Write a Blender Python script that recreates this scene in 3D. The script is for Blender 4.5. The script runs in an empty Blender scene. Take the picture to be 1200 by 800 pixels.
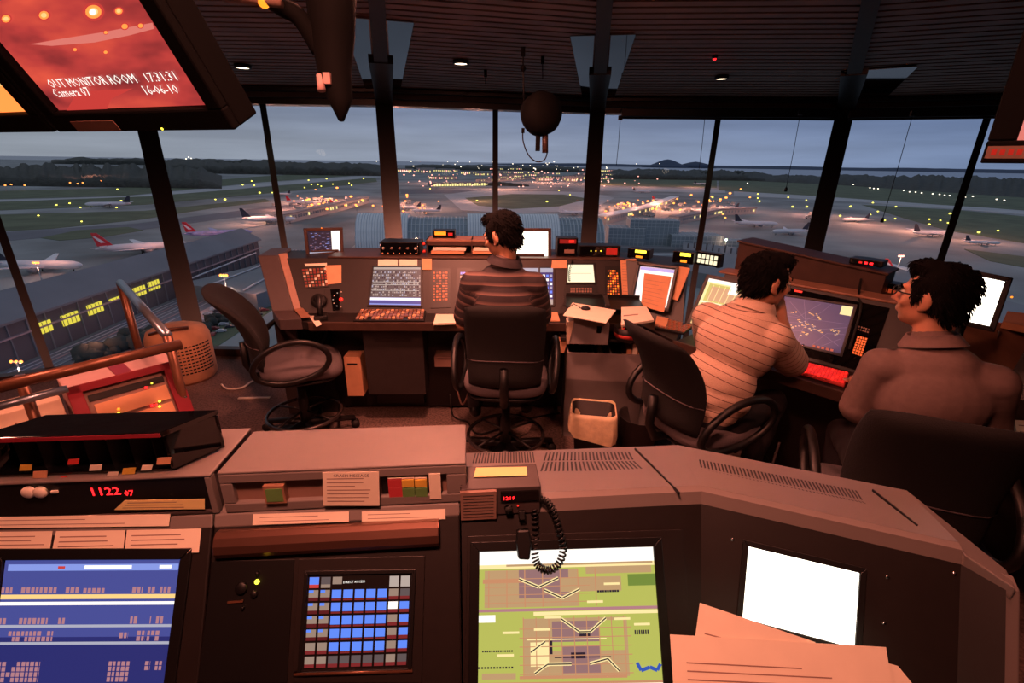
import bpy, math, random
from math import sin, cos, tan, pi, radians, degrees, atan2, hypot, sqrt
from mathutils import Vector, Matrix, noise
random.seed(7)
SC = bpy.context.scene
COL = SC.collection
# ------------------------------------------------------------------ camera model (1200x800 frame)
FPX = 560.0; PITCH = atan2(210, FPX); ROLL = radians(0.8); EYE = 1.7
def ray(px, py):
    x = (px-600)/FPX; y = (400-py)/FPX
    c, s = cos(ROLL), sin(ROLL)
    x2 = x*c-y*s; y2 = x*s+y*c
    return Vector((x2, cos(PITCH)+y2*sin(PITCH), -sin(PITCH)+y2*cos(PITCH)))
def onz(px, py, z):
    d = ray(px, py); t = (z-EYE)/d.z
    return Vector((d.x*t, d.y*t, z))
def atd(px, py, depth):
    "point seen at a pixel at a distance along the view axis"
    return Vector((0, 0, EYE))+ray(px, py)*depth
def at_dist(px, py, D):
    d = ray(px, py); t = D/hypot(d.x, d.y)
    return Vector((0, 0, EYE))+d*t
GZ = -75.0
def G(px, py, z=GZ): return onz(px, py, z)

# ------------------------------------------------------------------ materials
MATS = {}
def lin(c):
    return tuple(((v/255)/12.92 if v/255 <= .04045 else (((v/255)+.055)/1.055)**2.4) for v in c)
def mat(name, col, rough=.6, metal=0., var=.12, scale=18., bump=0., emit=0., ecol=None, spec=.5, coat=0., alpha=1., sub=0.):
    m = bpy.data.materials.new(name); m.use_nodes = True; MATS[name] = m
    nt = m.node_tree; N = nt.nodes; L = nt.links
    b = N['Principled BSDF']; c = lin(col)
    b.inputs['Base Color'].default_value = (*c, 1); b.inputs['Roughness'].default_value = rough
    b.inputs['Metallic'].default_value = metal; b.inputs['Specular IOR Level'].default_value = spec
    b.inputs['Coat Weight'].default_value = coat
    if sub: b.inputs['Subsurface Weight'].default_value = sub; b.inputs['Subsurface Radius'].default_value = (.02, .008, .004)
    tc = N.new('ShaderNodeTexCoord')
    if var or bump:
        nz = N.new('ShaderNodeTexNoise'); nz.inputs['Scale'].default_value = scale; nz.inputs['Detail'].default_value = 4
        L.new(tc.outputs['Object'], nz.inputs['Vector'])
    if var:
        r = N.new('ShaderNodeMapRange'); r.inputs['From Min'].default_value = .3; r.inputs['From Max'].default_value = .7
        r.inputs['To Min'].default_value = 1-var; r.inputs['To Max'].default_value = 1+var
        L.new(nz.outputs['Fac'], r.inputs['Value'])
        vm = N.new('ShaderNodeVectorMath'); vm.operation = 'SCALE'; vm.inputs[0].default_value = c
        L.new(r.outputs['Result'], vm.inputs['Scale']); L.new(vm.outputs['Vector'], b.inputs['Base Color'])
    if bump:
        bp = N.new('ShaderNodeBump'); bp.inputs['Strength'].default_value = bump; bp.inputs['Distance'].default_value = .01
        L.new(nz.outputs['Fac'], bp.inputs['Height']); L.new(bp.outputs['Normal'], b.inputs['Normal'])
    if emit:
        b.inputs['Emission Color'].default_value = (*lin(ecol or col), 1); b.inputs['Emission Strength'].default_value = emit
    return m
def glow(name, col, s=1.):
    "a lit screen colour: emission only"
    m = bpy.data.materials.new(name); m.use_nodes = True; MATS[name] = m
    b = m.node_tree.nodes['Principled BSDF']; b.inputs['Base Color'].default_value = (.01, .01, .01, 1); b.inputs['Roughness'].default_value = .35
    b.inputs['Emission Color'].default_value = (*lin(col), 1); b.inputs['Emission Strength'].default_value = s
    return m
def M_(n):
    if isinstance(n, str): return MATS[n]
    return n

# ------------------------------------------------------------------ mesh builder
class MB:
    def __init__(s): s.v = []; s.f = []; s.m = []; s.sm = []; s.names = []
    def mi(s, n):
        if n not in s.names: s.names.append(n)
        return s.names.index(n)
    def add(s, vs, fs, mat_, smooth=False, T=None):
        o = len(s.v); k = s.mi(mat_)
        for v in vs:
            v = Vector(v)
            s.v.append(T@v if T is not None else v)
        for f in fs: s.f.append(tuple(i+o for i in f)); s.m.append(k); s.sm.append(smooth)
        return s
    def box(s, a, b, mat_, T=None):
        x0, y0, z0 = [min(p, q) for p, q in zip(a, b)]; x1, y1, z1 = [max(p, q) for p, q in zip(a, b)]
        vs = [(x0,y0,z0),(x1,y0,z0),(x1,y1,z0),(x0,y1,z0),(x0,y0,z1),(x1,y0,z1),(x1,y1,z1),(x0,y1,z1)]
        return s.add(vs, [(0,3,2,1),(4,5,6,7),(0,1,5,4),(1,2,6,5),(2,3,7,6),(3,0,4,7)], mat_, T=T)
    def cb(s, c, sz, mat_, T=None):
        return s.box([c[i]-sz[i]/2 for i in range(3)], [c[i]+sz[i]/2 for i in range(3)], mat_, T)
    def poly(s, pts, mat_, T=None): return s.add(pts, [tuple(range(len(pts)))], mat_, T=T)
    def prism(s, pts, d, mat_, T=None):
        "extrude a polygon along a vector"
        n = len(pts); d = Vector(d); P = [Vector(p) for p in pts]
        vs = P+[p+d for p in P]
        fs = [tuple(range(n))[::-1], tuple(range(n, 2*n))]+[(i, (i+1) % n, n+(i+1) % n, n+i) for i in range(n)]
        return s.add(vs, fs, mat_, T=T)
    def profile(s, prof, x0, x1, mat_, T=None):
        "polygon in y,z extruded along x"
        return s.prism([(x0, y, z) for y, z in prof], (x1-x0, 0, 0), mat_, T)
    def tube(s, pts, r, mat_, seg=8, closed=False, T=None, rs=None, cap=True):
        P = [Vector(p) for p in pts]; n = len(P); vs = []; fs = []
        up = None
        for i in range(n):
            a = P[i-1] if (i or closed) else P[i]; b = P[(i+1) % n] if (i < n-1 or closed) else P[i]
            t = (b-a); t = t.normalized() if t.length > 1e-9 else Vector((0,0,1))
            if up is None:
                up = Vector((0,0,1)) if abs(t.z) < .9 else Vector((1,0,0))
            u = (up-t*up.dot(t));
            if u.length < 1e-6: u = t.orthogonal()
            u.normalize(); up = u; w = t.cross(u); rr = rs[i] if rs else r
            for k in range(seg):
                an = 2*pi*k/seg; vs.append(P[i]+(u*cos(an)+w*sin(an))*rr)
        for i in range(n if closed else n-1):
            j = (i+1) % n
            for k in range(seg): fs.append((i*seg+k, i*seg+(k+1) % seg, j*seg+(k+1) % seg, j*seg+k))
        if cap and not closed:
            fs.append(tuple(range(seg))[::-1]); fs.append(tuple((n-1)*seg+k for k in range(seg)))
        return s.add(vs, fs, mat_, True, T)
    def cyl(s, a, b, r, mat_, seg=16, r2=None, T=None):
        return s.tube([a, b], r, mat_, seg, rs=[r, r if r2 is None else r2], T=T)
    def lathe(s, prof, mat_, seg=24, T=None, smooth=True):
        "profile of (radius, z) about local z"
        vs = []; fs = []; n = len(prof)
        for r, z in prof:
            for k in range(seg): an = 2*pi*k/seg; vs.append((r*cos(an), r*sin(an), z))
        for i in range(n-1):
            for k in range(seg): fs.append((i*seg+k, i*seg+(k+1) % seg, (i+1)*seg+(k+1) % seg, (i+1)*seg+k))
        if prof[0][0] > 1e-4: fs.append(tuple(range(seg))[::-1])
        if prof[-1][0] > 1e-4: fs.append(tuple((n-1)*seg+k for k in range(seg)))
        return s.add(vs, fs, mat_, smooth, T)
    def ball(s, c, r, mat_, seg=12, rings=8, T=None, sc=(1,1,1)):
        vs = []; fs = []
        for i in range(rings+1):
            th = pi*i/rings
            for k in range(seg):
                an = 2*pi*k/seg; vs.append((c[0]+r*sc[0]*sin(th)*cos(an), c[1]+r*sc[1]*sin(th)*sin(an), c[2]+r*sc[2]*cos(th)))
        for i in range(rings):
            for k in range(seg): fs.append((i*seg+k, (i+1)*seg+k, (i+1)*seg+(k+1) % seg, i*seg+(k+1) % seg))
        return s.add(vs, fs, mat_, True, T)
    def text(s, txt, size, mat_, T, align='LEFT', th=0.0, sx=1.):
        cu = bpy.data.curves.new('t', 'FONT'); cu.body = txt; cu.size = size; cu.align_x = align; cu.extrude = th; cu.resolution_u = 1
        ob = bpy.data.objects.new('t', cu); COL.objects.link(ob)
        me = bpy.data.meshes.new_from_object(ob.evaluated_get(bpy.context.evaluated_depsgraph_get()))
        s.add([Vector((v.co.x*sx, v.co.y, v.co.z)) for v in me.vertices], [tuple(p.vertices) for p in me.polygons], mat_, T=T)
        bpy.data.objects.remove(ob); bpy.data.curves.remove(cu); bpy.data.meshes.remove(me)
        return s
    def mesh(s, name):
        me = bpy.data.meshes.new(name); me.from_pydata([tuple(v) for v in s.v], [], s.f)
        for n in s.names: me.materials.append(M_(n))
        me.polygons.foreach_set('material_index', s.m); me.polygons.foreach_set('use_smooth', s.sm)
        me.validate(); me.update(); return me
    def build(s, name, parent=None, T=None, bevel=0, label=None, subsurf=0, bseg=2):
        o = bpy.data.objects.new(name, s.mesh(name)); COL.objects.link(o)
        if parent is not None: o.parent = parent
        if T is not None: o.matrix_local = T
        if bevel:
            b = o.modifiers.new('b', 'BEVEL'); b.width = bevel; b.segments = bseg; b.limit_method = 'ANGLE'; b.angle_limit = radians(40)
        if subsurf:
            b = o.modifiers.new('s', 'SUBSURF'); b.levels = subsurf; b.render_levels = subsurf
        if label: o['label'] = label
        return o
def frame(loc, yaw=0., pitch=0., roll=0.):
    return Matrix.Translation(Vector(loc))@Matrix.Rotation(yaw, 4, 'Z')@Matrix.Rotation(pitch, 4, 'X')@Matrix.Rotation(roll, 4, 'Y')
def thing(name, label, cat, T=None, group=None):
    o = bpy.data.objects.new(name, None); COL.objects.link(o); o.empty_display_size = .05
    o.matrix_world = T if T is not None else Matrix()
    o['label'] = label; o['category'] = cat
    if group: o['group'] = group
    return o
def tag(o, label, cat, group=None):
    o['label'] = label; o['category'] = cat
    if group: o['group'] = group
    return o
def struct(o): o['kind'] = 'structure'; return o
def copy_tree(o, parent=None):
    c = o.copy(); COL.objects.link(c)
    if parent is not None: c.parent = parent
    for ch in o.children: copy_tree(ch, c)
    return c
def hit(T, px, py, p=(0,0,0), n=(0,0,1)):
    "where the view ray of a pixel meets a plane given in the local frame T; local coordinates"
    Ti = T.inverted(); o = Ti@Vector((0,0,EYE)); d = (Ti.to_3x3())@ray(px, py)
    n = Vector(n); p = Vector(p); t = (p-o).dot(n)/d.dot(n)
    return o+d*t
class Panel:
    "a flat working face: local x to the right, local y up the slope, local z out of it"
    def __init__(s, T): s.T = T
    def xy(s, px, py, h=0): q = hit(s.T, px, py, (0,0,h)); return q.x, q.y
    def rect(s, x0, y0, x1, y1, h=0):
        "local rectangle covering a pixel box (left/right/top/bottom edge midpoints)"
        ym = (y0+y1)/2; xm = (x0+x1)/2
        return s.xy(x0, ym, h)[0], s.xy(xm, y1, h)[1], s.xy(x1, ym, h)[0], s.xy(xm, y0, h)[1]
    def at(s, x, y, z=0): return s.T@Matrix.Translation((x, y, z))
def layer(mb, quads, w, h, z0, dz=.00025):
    "quads: (x0,y0,x1,y1,material) in unit coordinates, y up; later ones lie on top"
    for i, (a, b, c, d, m) in enumerate(quads):
        z = z0+dz*(i+1 if dz > 0 else 1)
        mb.poly([(a*w, b*h, z), (c*w, b*h, z), (c*w, d*h, z), (a*w, d*h, z)], m)
# ------------------------------------------------------------------ the palette
mat('carpet', (112, 92, 86), .95, var=.5, scale=75, bump=.4)
mat('slat_brown', (150, 116, 100), .55, var=.15, scale=6)
mat('ceiling_dark', (22, 18, 17), .8)
mat('post_black', (20, 19, 19), .35, var=.05)
mat('beam_brown', (66, 54, 48), .6)
mat('wall_dark', (38, 34, 33), .8)
mat('grey_metal', (124, 115, 112), .42, metal=.0, var=.04, scale=9, bump=.02)
mat('hood_metal', (150, 110, 96), .3, metal=.85, var=.05)
mat('grey_metal_dark', (72, 62, 62), .5, var=.06)
mat('panel_black', (29, 23, 22), .5, var=.1, scale=40, bump=.02)
mat('housing_black', (8, 8, 8), .85, spec=.15, var=.05)
mat('plastic_black', (15, 14, 15), .45, var=.05)
mat('gloss_black', (10, 10, 12), .06, var=0, coat=.6)
mat('rubber', (16, 15, 15), .7)
mat('chrome', (200, 200, 205), .18, metal=1., var=.02)
mat('steel_blue', (150, 165, 180), .3, metal=.8, var=.04)
mat('brass_brown', (120, 80, 60), .35, metal=.5)
mat('fabric_black', (21, 19, 20), .9, var=.2, scale=260, bump=.25)
mat('fabric_grey', (92, 84, 88), .9, var=.15, scale=260, bump=.2)
mat('paper', (238, 226, 205), .8, var=.03)
mat('paper_yellow', (240, 222, 150), .8, var=.03)
mat('paper_print', (150, 120, 110), .8)
mat('ink', (60, 40, 38), .8)
mat('card', (214, 160, 120), .85, var=.06)
mat('maroon', (138, 40, 52), .38, var=.06)
mat('salmon', (205, 165, 160), .45, var=.04)
mat('beige', (215, 190, 165), .6, var=.05)
mat('wood', (150, 110, 88), .5, var=.18, scale=14)
mat('wood_dark', (66, 46, 38), .5, var=.2, scale=14)
mat('cabinet_grey', (142, 134, 134), .5, var=.04)
mat('speaker_brown', (140, 110, 98), .6, var=.05)
mat('bag', (245, 222, 180), .35, var=.1, scale=25, bump=.5)
mat('bin_dark', (44, 38, 38), .6)
mat('amber_plastic', (200, 120, 40), .4)
mat('skin', (196, 142, 112), .55, var=.06, scale=30, sub=.15)
mat('hair', (9, 7, 7), .95, spec=.15, var=.2, scale=60) or mat('hair_unused', (9, 7, 7), .5, var=.2, scale=60)
mat('paper_warm', (226, 204, 184), .8, var=.03)
mat('trousers', (36, 32, 36), .9, var=.15, scale=120)
mat('shoe', (20, 17, 17), .35)
mat('mirror', (200, 200, 205), .05, metal=1., var=0)
mat('sticker_white', (225, 215, 200), .7)
mat('sticker_red', (200, 60, 55), .6)
mat('sticker_yellow', (214, 176, 70), .6)
mat('tab_green', (96, 140, 76), .6)
# lit things
glow('lamp_white', (255, 226, 190), 5.)
glow('led_red', (255, 26, 30), 4.)
glow('led_red_dim', (255, 40, 30), 1.3)
glow('led_yellow', (255, 235, 60), 3.)
glow('led_green', (190, 255, 60), 3.)
glow('led_orange', (255, 130, 30), 2.)
glow('lit_orange', (255, 96, 40), 1.0)
glow('lit_orange_dim', (255, 96, 50), .3)
glow('lit_red', (255, 40, 34), .8)
glow('lit_red_dim', (255, 45, 40), .28)
glow('lit_btn', (255, 214, 190), .5)
glow('s_white', (255, 244, 225), 3.2)
glow('s_white1', (255, 246, 235), 1.15)
glow('s_cream', (255, 240, 200), 1.1)
glow('s_pale', (196, 196, 215), .7)
glow('s_blue', (84, 94, 178), .62)
glow('s_blue_dark', (48, 56, 134), .6)
glow('s_blue_lt', (140, 160, 238), .85)
glow('s_btn_blue', (94, 138, 246), .95)
glow('s_pink', (214, 150, 160), .62)
glow('s_yellow', (246, 206, 130), 1.)
glow('s_green', (186, 190, 92), .9)
glow('s_green_dk', (126, 152, 66), .75)
glow('s_tan', (198, 160, 116), .85)
glow('s_mauve', (160, 120, 120), .8)
glow('s_road', (214, 150, 110), .8)
glow('s_cream2', (250, 226, 160), 1.)
glow('s_dark', (56, 46, 66), .5)
glow('s_map_blue', (52, 92, 190), .8)
glow('s_purple', (84, 76, 116), .52)
glow('s_purple_lt', (132, 120, 156), .6)
glow('s_amber', (240, 180, 90), .9)
glow('s_grey', (118, 104, 104), .55)
glow('s_grey_lt', (200, 182, 172), .75)
glow('s_red_a', (222, 70, 64), .75)
glow('s_red_b', (238, 130, 118), .8)
glow('s_red_c', (150, 46, 48), .6)
glow('s_red_d', (255, 130, 60), 1.6)
glow('s_key_red', (120, 34, 38), .5)
glow('s_key_tan', (186, 158, 140), .6)
def camera_picture():
    "the red camera view on the hanging monitor"
    m = bpy.data.materials.new('camera_picture'); m.use_nodes = True; MATS['camera_picture'] = m
    nt = m.node_tree; N = nt.nodes; L = nt.links; b = N['Principled BSDF']
    tc = N.new('ShaderNodeTexCoord'); nz = N.new('ShaderNodeTexNoise'); nz.inputs['Scale'].default_value = 5.5; nz.inputs['Detail'].default_value = 3
    mp = N.new('ShaderNodeMapping'); mp.inputs['Scale'].default_value = (1, 3.2, 1)
    L.new(tc.outputs['Object'], mp.inputs['Vector']); L.new(mp.outputs['Vector'], nz.inputs['Vector'])
    cr = N.new('ShaderNodeValToRGB'); e = cr.color_ramp.elements
    e[0].position = .3; e[0].color = (*lin((120, 42, 46)), 1); e[1].position = .72; e[1].color = (*lin((240, 92, 70)), 1)
    k = e.new(.5); k.color = (*lin((196, 66, 62)), 1)
    L.new(nz.outputs['Fac'], cr.inputs['Fac']); L.new(cr.outputs['Color'], b.inputs['Emission Color'])
    b.inputs['Emission Strength'].default_value = .85; b.inputs['Base Color'].default_value = (.01, .01, .01, 1); b.inputs['Roughness'].default_value = .3
camera_picture()
def stripe_mat(name, base, line, period, width, rough=.85, soft=False):
    "garment stripes running round the body and the sleeves, from the mesh's own length-along-the-limb attribute"
    m = mat(name, base, rough, var=.08, scale=200, bump=.15)
    nt = m.node_tree; N = nt.nodes; L = nt.links; b = N['Principled BSDF']
    at = N.new('ShaderNodeAttribute'); at.attribute_name = 'along'
    w = N.new('ShaderNodeMath'); w.operation = 'MODULO'; w.inputs[1].default_value = period
    ad = N.new('ShaderNodeMath'); ad.operation = 'ADD'; ad.inputs[1].default_value = 10*period
    L.new(at.outputs['Fac'], ad.inputs[0]); L.new(ad.outputs[0], w.inputs[0])
    mr = N.new('ShaderNodeMapRange'); mr.inputs['From Min'].default_value = width*.6 if not soft else width*.2; mr.inputs['From Max'].default_value = width
    L.new(w.outputs[0], mr.inputs['Value'])
    mx = N.new('ShaderNodeMix'); mx.data_type = 'RGBA'
    mx.inputs['A'].default_value = (*lin(line), 1)
    src = b.inputs['Base Color'].links[0].from_socket
    L.new(mr.outputs['Result'], mx.inputs['Factor']); L.new(src, mx.inputs['B']); L.new(mx.outputs['Result'], b.inputs['Base Color'])
    return m
stripe_mat('shirt_dark_stripe', (46, 38, 42), (116, 92, 86), .05, .02, soft=True)
stripe_mat('shirt_pinstripe', (196, 168, 148), (96, 66, 62), .034, .0042)
mat('shirt_taupe', (116, 96, 92), .85, var=.08, scale=50, bump=.1)
# glass
g = bpy.data.materials.new('window_glass'); g.use_nodes = True; MATS['window_glass'] = g
N = g.node_tree.nodes; L = g.node_tree.links; N.remove(N['Principled BSDF'])
tr = N.new('ShaderNodeBsdfTransparent'); tr.inputs['Color'].default_value = (.97, .975, .98, 1)
gl = N.new('ShaderNodeBsdfGlossy'); gl.inputs['Roughness'].default_value = .02
fr = N.new('ShaderNodeFresnel'); fr.inputs['IOR'].default_value = 1.25
mx = N.new('ShaderNodeMixShader'); L.new(fr.outputs[0], mx.inputs[0]); L.new(tr.outputs[0], mx.inputs[1]); L.new(gl.outputs[0], mx.inputs[2])
L.new(mx.outputs[0], N['Material Output'].inputs['Surface'])
# outdoors
mat('concrete_apron', (138, 144, 146), .8, var=.42, scale=.009)
mat('taxiway', (176, 180, 184), .8, var=.1, scale=.02)
mat('taxiway_dark', (104, 108, 118), .8, var=.15, scale=.02)
mat('runway_line', (220, 220, 215), .8)
mat('grass', (92, 104, 80), .95, var=.25, scale=.03)
mat('tree_dark', (62, 66, 62), .95, var=.4, scale=.06)
mat('sea', (150, 160, 175), .35, var=.05, scale=.002)
mat('far_shore', (66, 80, 104), .95, var=.05, scale=.001)
mat('roof_grey', (128, 130, 136), .7, var=.08, scale=.05)
mat('roof_light', (240, 242, 244), .5, var=.05, scale=.05)
mat('wall_mauve', (104, 98, 102), .8, var=.1, scale=.05)
mat('wall_pale', (170, 168, 166), .8, var=.1, scale=.03)
mat('glass_far', (140, 152, 160), .45, var=.1, scale=.05)
mat('frame_far', (200, 206, 212), .6)
mat('road', (116, 116, 128), .85, var=.1, scale=.05)
mat('rail_line', (190, 188, 198), .6)
mat('kerb_pink', (190, 160, 160), .85, var=.15, scale=.04)
mat('plane_white', (226, 226, 234), .35, var=.02, scale=.1)
mat('plane_lilac_lit', (170, 166, 214), .35, var=.25, scale=.25)  # purple light on the fuselage is put into its colour
mat('plane_red', (206, 46, 60), .4, var=.02)
mat('plane_navy', (44, 48, 66), .4, var=.02)
mat('engine_grey', (120, 122, 130), .4)
mat('car_a', (190, 190, 198), .3); mat('car_b', (60, 62, 72), .3); mat('car_c', (150, 60, 60), .3)
glow('win_yellow', (250, 232, 80), .8)
glow('win_cream', (255, 236, 150), 1.2)
glow('bulb_yellow', (255, 240, 90), 3.)
glow('bulb_white', (255, 238, 210), 3.)
glow('bulb_orange', (255, 140, 62), 3.6)
glow('bulb_pink', (255, 170, 150), 2.5)
glow('bulb_green', (225, 255, 210), 6.)
# ------------------------------------------------------------------ the glazed cab
ZH = 2.2                      # window head height
HEAD = [(-5.75,3.75), (-3.556,5.03), (-1.247,5.035), (.852,5.478), (3.304,5.304), (5.46,4.5)]
BACK = [(6.9,2.4), (6.9,-1.2), (5.0,-3.6), (-5.0,-3.6), (-6.9,-1.2), (-6.9,2.0)]
ALL = HEAD+BACK
FS = .82
def floor_pt(p): return Vector((p[0]*FS, p[1]*FS, 0))
def head_pt(p, z=ZH): return Vector((p[0], p[1], z))
def side_pt(p, z):            # on the leaning side line
    t = z/ZH; return floor_pt(p)*(1-t)+head_pt(p)*t
m = MB(); m.prism([floor_pt(p)-Vector((0,0,.12)) for p in ALL], (0,0,.12), 'carpet')
struct(m.build('floor'))
# ceiling of narrow slats, rising to the middle
def ceil_pt(p, k):            # k=1 at the window, 0 at the middle
    return Vector((p[0]*k, p[1]*k, 2.3+.5625*(1-k)))
m = MB(); n = len(ALL)
for i in range(n):
    a, b = ALL[i], ALL[(i+1) % n]
    up = Vector((0,0,.06))
    m.poly([ceil_pt(a,1.03)+up, ceil_pt(b,1.03)+up, ceil_pt(b,.05)+up, ceil_pt(a,.05)+up], 'ceiling_dark')
    front = i < len(HEAD)-1
    ns = 62 if front else 20
    for k in range(ns):
        k0 = 1.0-(k+.0)*(.95/ns); k1 = k0-.95/ns*.72
        q = [ceil_pt(a,k0), ceil_pt(b,k0), ceil_pt(b,k1), ceil_pt(a,k1)]
        m.prism(q, (0,0,.02), 'slat_brown')
struct(m.build('ceiling'))
# head beam with its two ledges
m = MB()
def ring(i, z0, z1, r0, r1, mt):
    a, b = ALL[i], ALL[(i+1) % n]
    P = [(a[0]*r0, a[1]*r0, z0), (b[0]*r0, b[1]*r0, z0), (b[0]*r1, b[1]*r1, z0), (a[0]*r1, a[1]*r1, z0)]
    m.prism(P, (0,0,z1-z0), mt)
for i in range(n):
    ring(i, ZH-.02, ZH+.035, .985, 1.02, 'post_black')
    ring(i, ZH+.035, ZH+.08, .975, 1.02, 'beam_brown')
    ring(i, ZH+.08, ZH+.105, .96, 1.02, 'post_black')
struct(m.build('trim_1'))
# posts at each corner and thin mullions between
def post(a, wid, dep, name, z0=0, z1=ZH, rib=True, mt='post_black'):
    m = MB(); r = Vector((a[0], a[1], 0)).normalized(); t = Vector((-r.y, r.x, 0))
    lo, hi = side_pt(a, z0), side_pt(a, z1)
    for (p, q) in ((lo, hi),):
        vs = []
        for c in (p, q):
            vs += [c-t*wid/2-r*dep, c+t*wid/2-r*dep, c+t*wid/2+r*.01, c-t*wid/2+r*.01]
        m.add(vs, [(0,1,2,3),(4,7,6,5),(0,4,5,1),(1,5,6,2),(2,6,7,3),(3,7,4,0)], mt)
    if rib:                  # the post bends and runs on under the ceiling as a short knee
        a0, a1, a2 = side_pt(a, ZH)-r*.06, ceil_pt(a, .93)-Vector((0,0,.05)), ceil_pt(a, .80)-Vector((0,0,.03))
        vs = []
        for c, w2, h2 in ((a0, wid, .08), (a1, wid, .07), (a2, wid*1.15, .04)):
            vs += [c-t*w2/2-Vector((0,0,h2*.3)), c+t*w2/2-Vector((0,0,h2*.3)), c+t*w2/2+Vector((0,0,h2)), c-t*w2/2+Vector((0,0,h2))]
        fs = [(0,1,2,3),(8,11,10,9)]
        for o in (0, 4): fs += [(o+k, o+(k+1) % 4, o+4+(k+1) % 4, o+4+k) for k in range(4)]
        m.add(vs, fs, mt)
        m.prism([ceil_pt(a,.80)-t*.05-Vector((0,0,.035)), ceil_pt(a,.80)+t*.05-Vector((0,0,.035)), ceil_pt(a,.1)+t*.03-Vector((0,0,.035)), ceil_pt(a,.1)-t*.03-Vector((0,0,.035))], (0,0,.04), 'beam_brown')
    return struct(m.build(name))
for i, p in enumerate(HEAD): post(p, .155, .12, 'trim_%d' % (i+2))
k = 0
for i in range(len(HEAD)-1):
    a, b = HEAD[i], HEAD[i+1]; mid = ((a[0]+b[0])/2, (a[1]+b[1])/2)
    post(mid, .055, .05, 'trim_%d' % (i+8), rib=False)
# panes
k = 0
for i in range(len(HEAD)-1):
    a, b = HEAD[i], HEAD[i+1]; mid = ((a[0]+b[0])/2, (a[1]+b[1])/2)
    for (p, q) in ((a, mid), (mid, b)):
        k += 1; m = MB(); o = 1.0
        m.poly([side_pt(p,.0), side_pt(q,.0), side_pt(q,ZH), side_pt(p,ZH)], 'window_glass')
        struct(m.build('window_%d' % k))
# low sill along the glass
m = MB()
for i in range(len(HEAD)-1):
    a, b = HEAD[i], HEAD[i+1]
    A, B = side_pt(a, 0), side_pt(b, 0); r = ((A+B)/2).normalized()
    m.prism([A-r*.09, B-r*.09, B-r*.005, A-r*.005], (0,0,.07), 'wood_dark')
struct(m.build('baseboard_window'))
# unseen wall behind the camera, made opaque to keep the cab dark
m = MB()
seq = [HEAD[-1]]+BACK+[HEAD[0]]
for i in range(len(seq)-1):
    a, b = seq[i], seq[i+1]
    m.poly([floor_pt(a), floor_pt(b), head_pt(b, 2.35), head_pt(a, 2.35)], 'wall_dark')
struct(m.build('wall_back'))
# narrow mirror plates on the ceiling behind three of the posts
def mirror(a, k0, k1, w0, w1, label, off=0.):
    r = Vector((a[0], a[1], 0)).normalized(); t = Vector((r.y, -r.x, 0))
    dz = Vector((0,0,-.012)); m = MB()
    p0, p1 = ceil_pt(a, k0)+t*off, ceil_pt(a, k1)+t*off
    q = [p0-t*w0/2+dz, p0+t*w0/2+dz, p1+t*w1/2+dz, p1-t*w1/2+dz]
    m.prism(q, (0,0,.006), 'mirror')
    return tag(m.build('mirror_panel'), label, 'mirror')
mirror(HEAD[2], .99, .66, .30, .42, 'narrow mirror plate on the slatted ceiling behind the post left of the hanging signal lamp')
mirror(HEAD[3], .99, .66, .30, .42, 'tapering mirror plate on the slatted ceiling behind the post right of the hanging signal lamp')
mirror(HEAD[4], .98, .80, .26, .46, 'short mirror plate beside the slanting ceiling beam above the right-hand post', .16)
# small recessed lamps in the ceiling
def ceil_at(px, py):
    best = None
    for i in range(n):
        a, b = ALL[i], ALL[(i+1) % n]
        A, B, C = ceil_pt(a,1), ceil_pt(b,1), ceil_pt(b,.1); nn = (B-A).cross(C-A).normalized()
        d = ray(px, py); t = (A-Vector((0,0,EYE))).dot(nn)/d.dot(nn)
        if t > 0:
            P = Vector((0,0,EYE))+d*t
            if (a[0]*b[1]-a[1]*b[0])*0 == 0 and (a[0]*P.y-a[1]*P.x)*(a[0]*b[1]-a[1]*b[0]) >= 0 and (P.x*b[1]-P.y*b[0])*(a[0]*b[1]-a[1]*b[0]) >= 0 and P.y*(a[1]+b[1]) > -1e9 and P.x*(a[0]+b[0])+P.y*(a[1]+b[1]) > 0:
                return P
    return None
for (px, py, lb, r) in ((284, 76, 'lit recessed ceiling lamp above the left windows, beside the hanging monitor', .05),
                     (540, 71, 'lit recessed ceiling lamp above the striped-shirt person, left of the signal lamp cord', .05),
                     (846, 89, 'dim recessed ceiling lamp just below the small red indicator light', .045)):
    P = ceil_at(px, py); T = frame(P-Vector((0,0,.02)))
    t = thing('recessed_lamp', lb, 'ceiling lamp', T, 'recessed ceiling lamps')
    MB().lathe([(r*1.25, .02), (r*1.25, -.004), (r, -.006), (r, .012)], 'post_black', 24).build('trim_ring', t)
    MB().lathe([(0, .0), (r, .0), (r, .006), (0, .006)], 'lamp_white', 24).build('diffuser', t)
P = ceil_at(838, 65); T = frame(P-Vector((0,0,.01)))
t = thing('indicator_light', 'small red warning light glowing on the ceiling slats', 'light', T)
MB().lathe([(.02, .02), (.022, 0), (.014, -.01), (0, -.01)], 'plastic_black', 16).build('housing', t)
MB().ball((0,0,-.012), .012, 'led_red').build('bulb', t)
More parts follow.
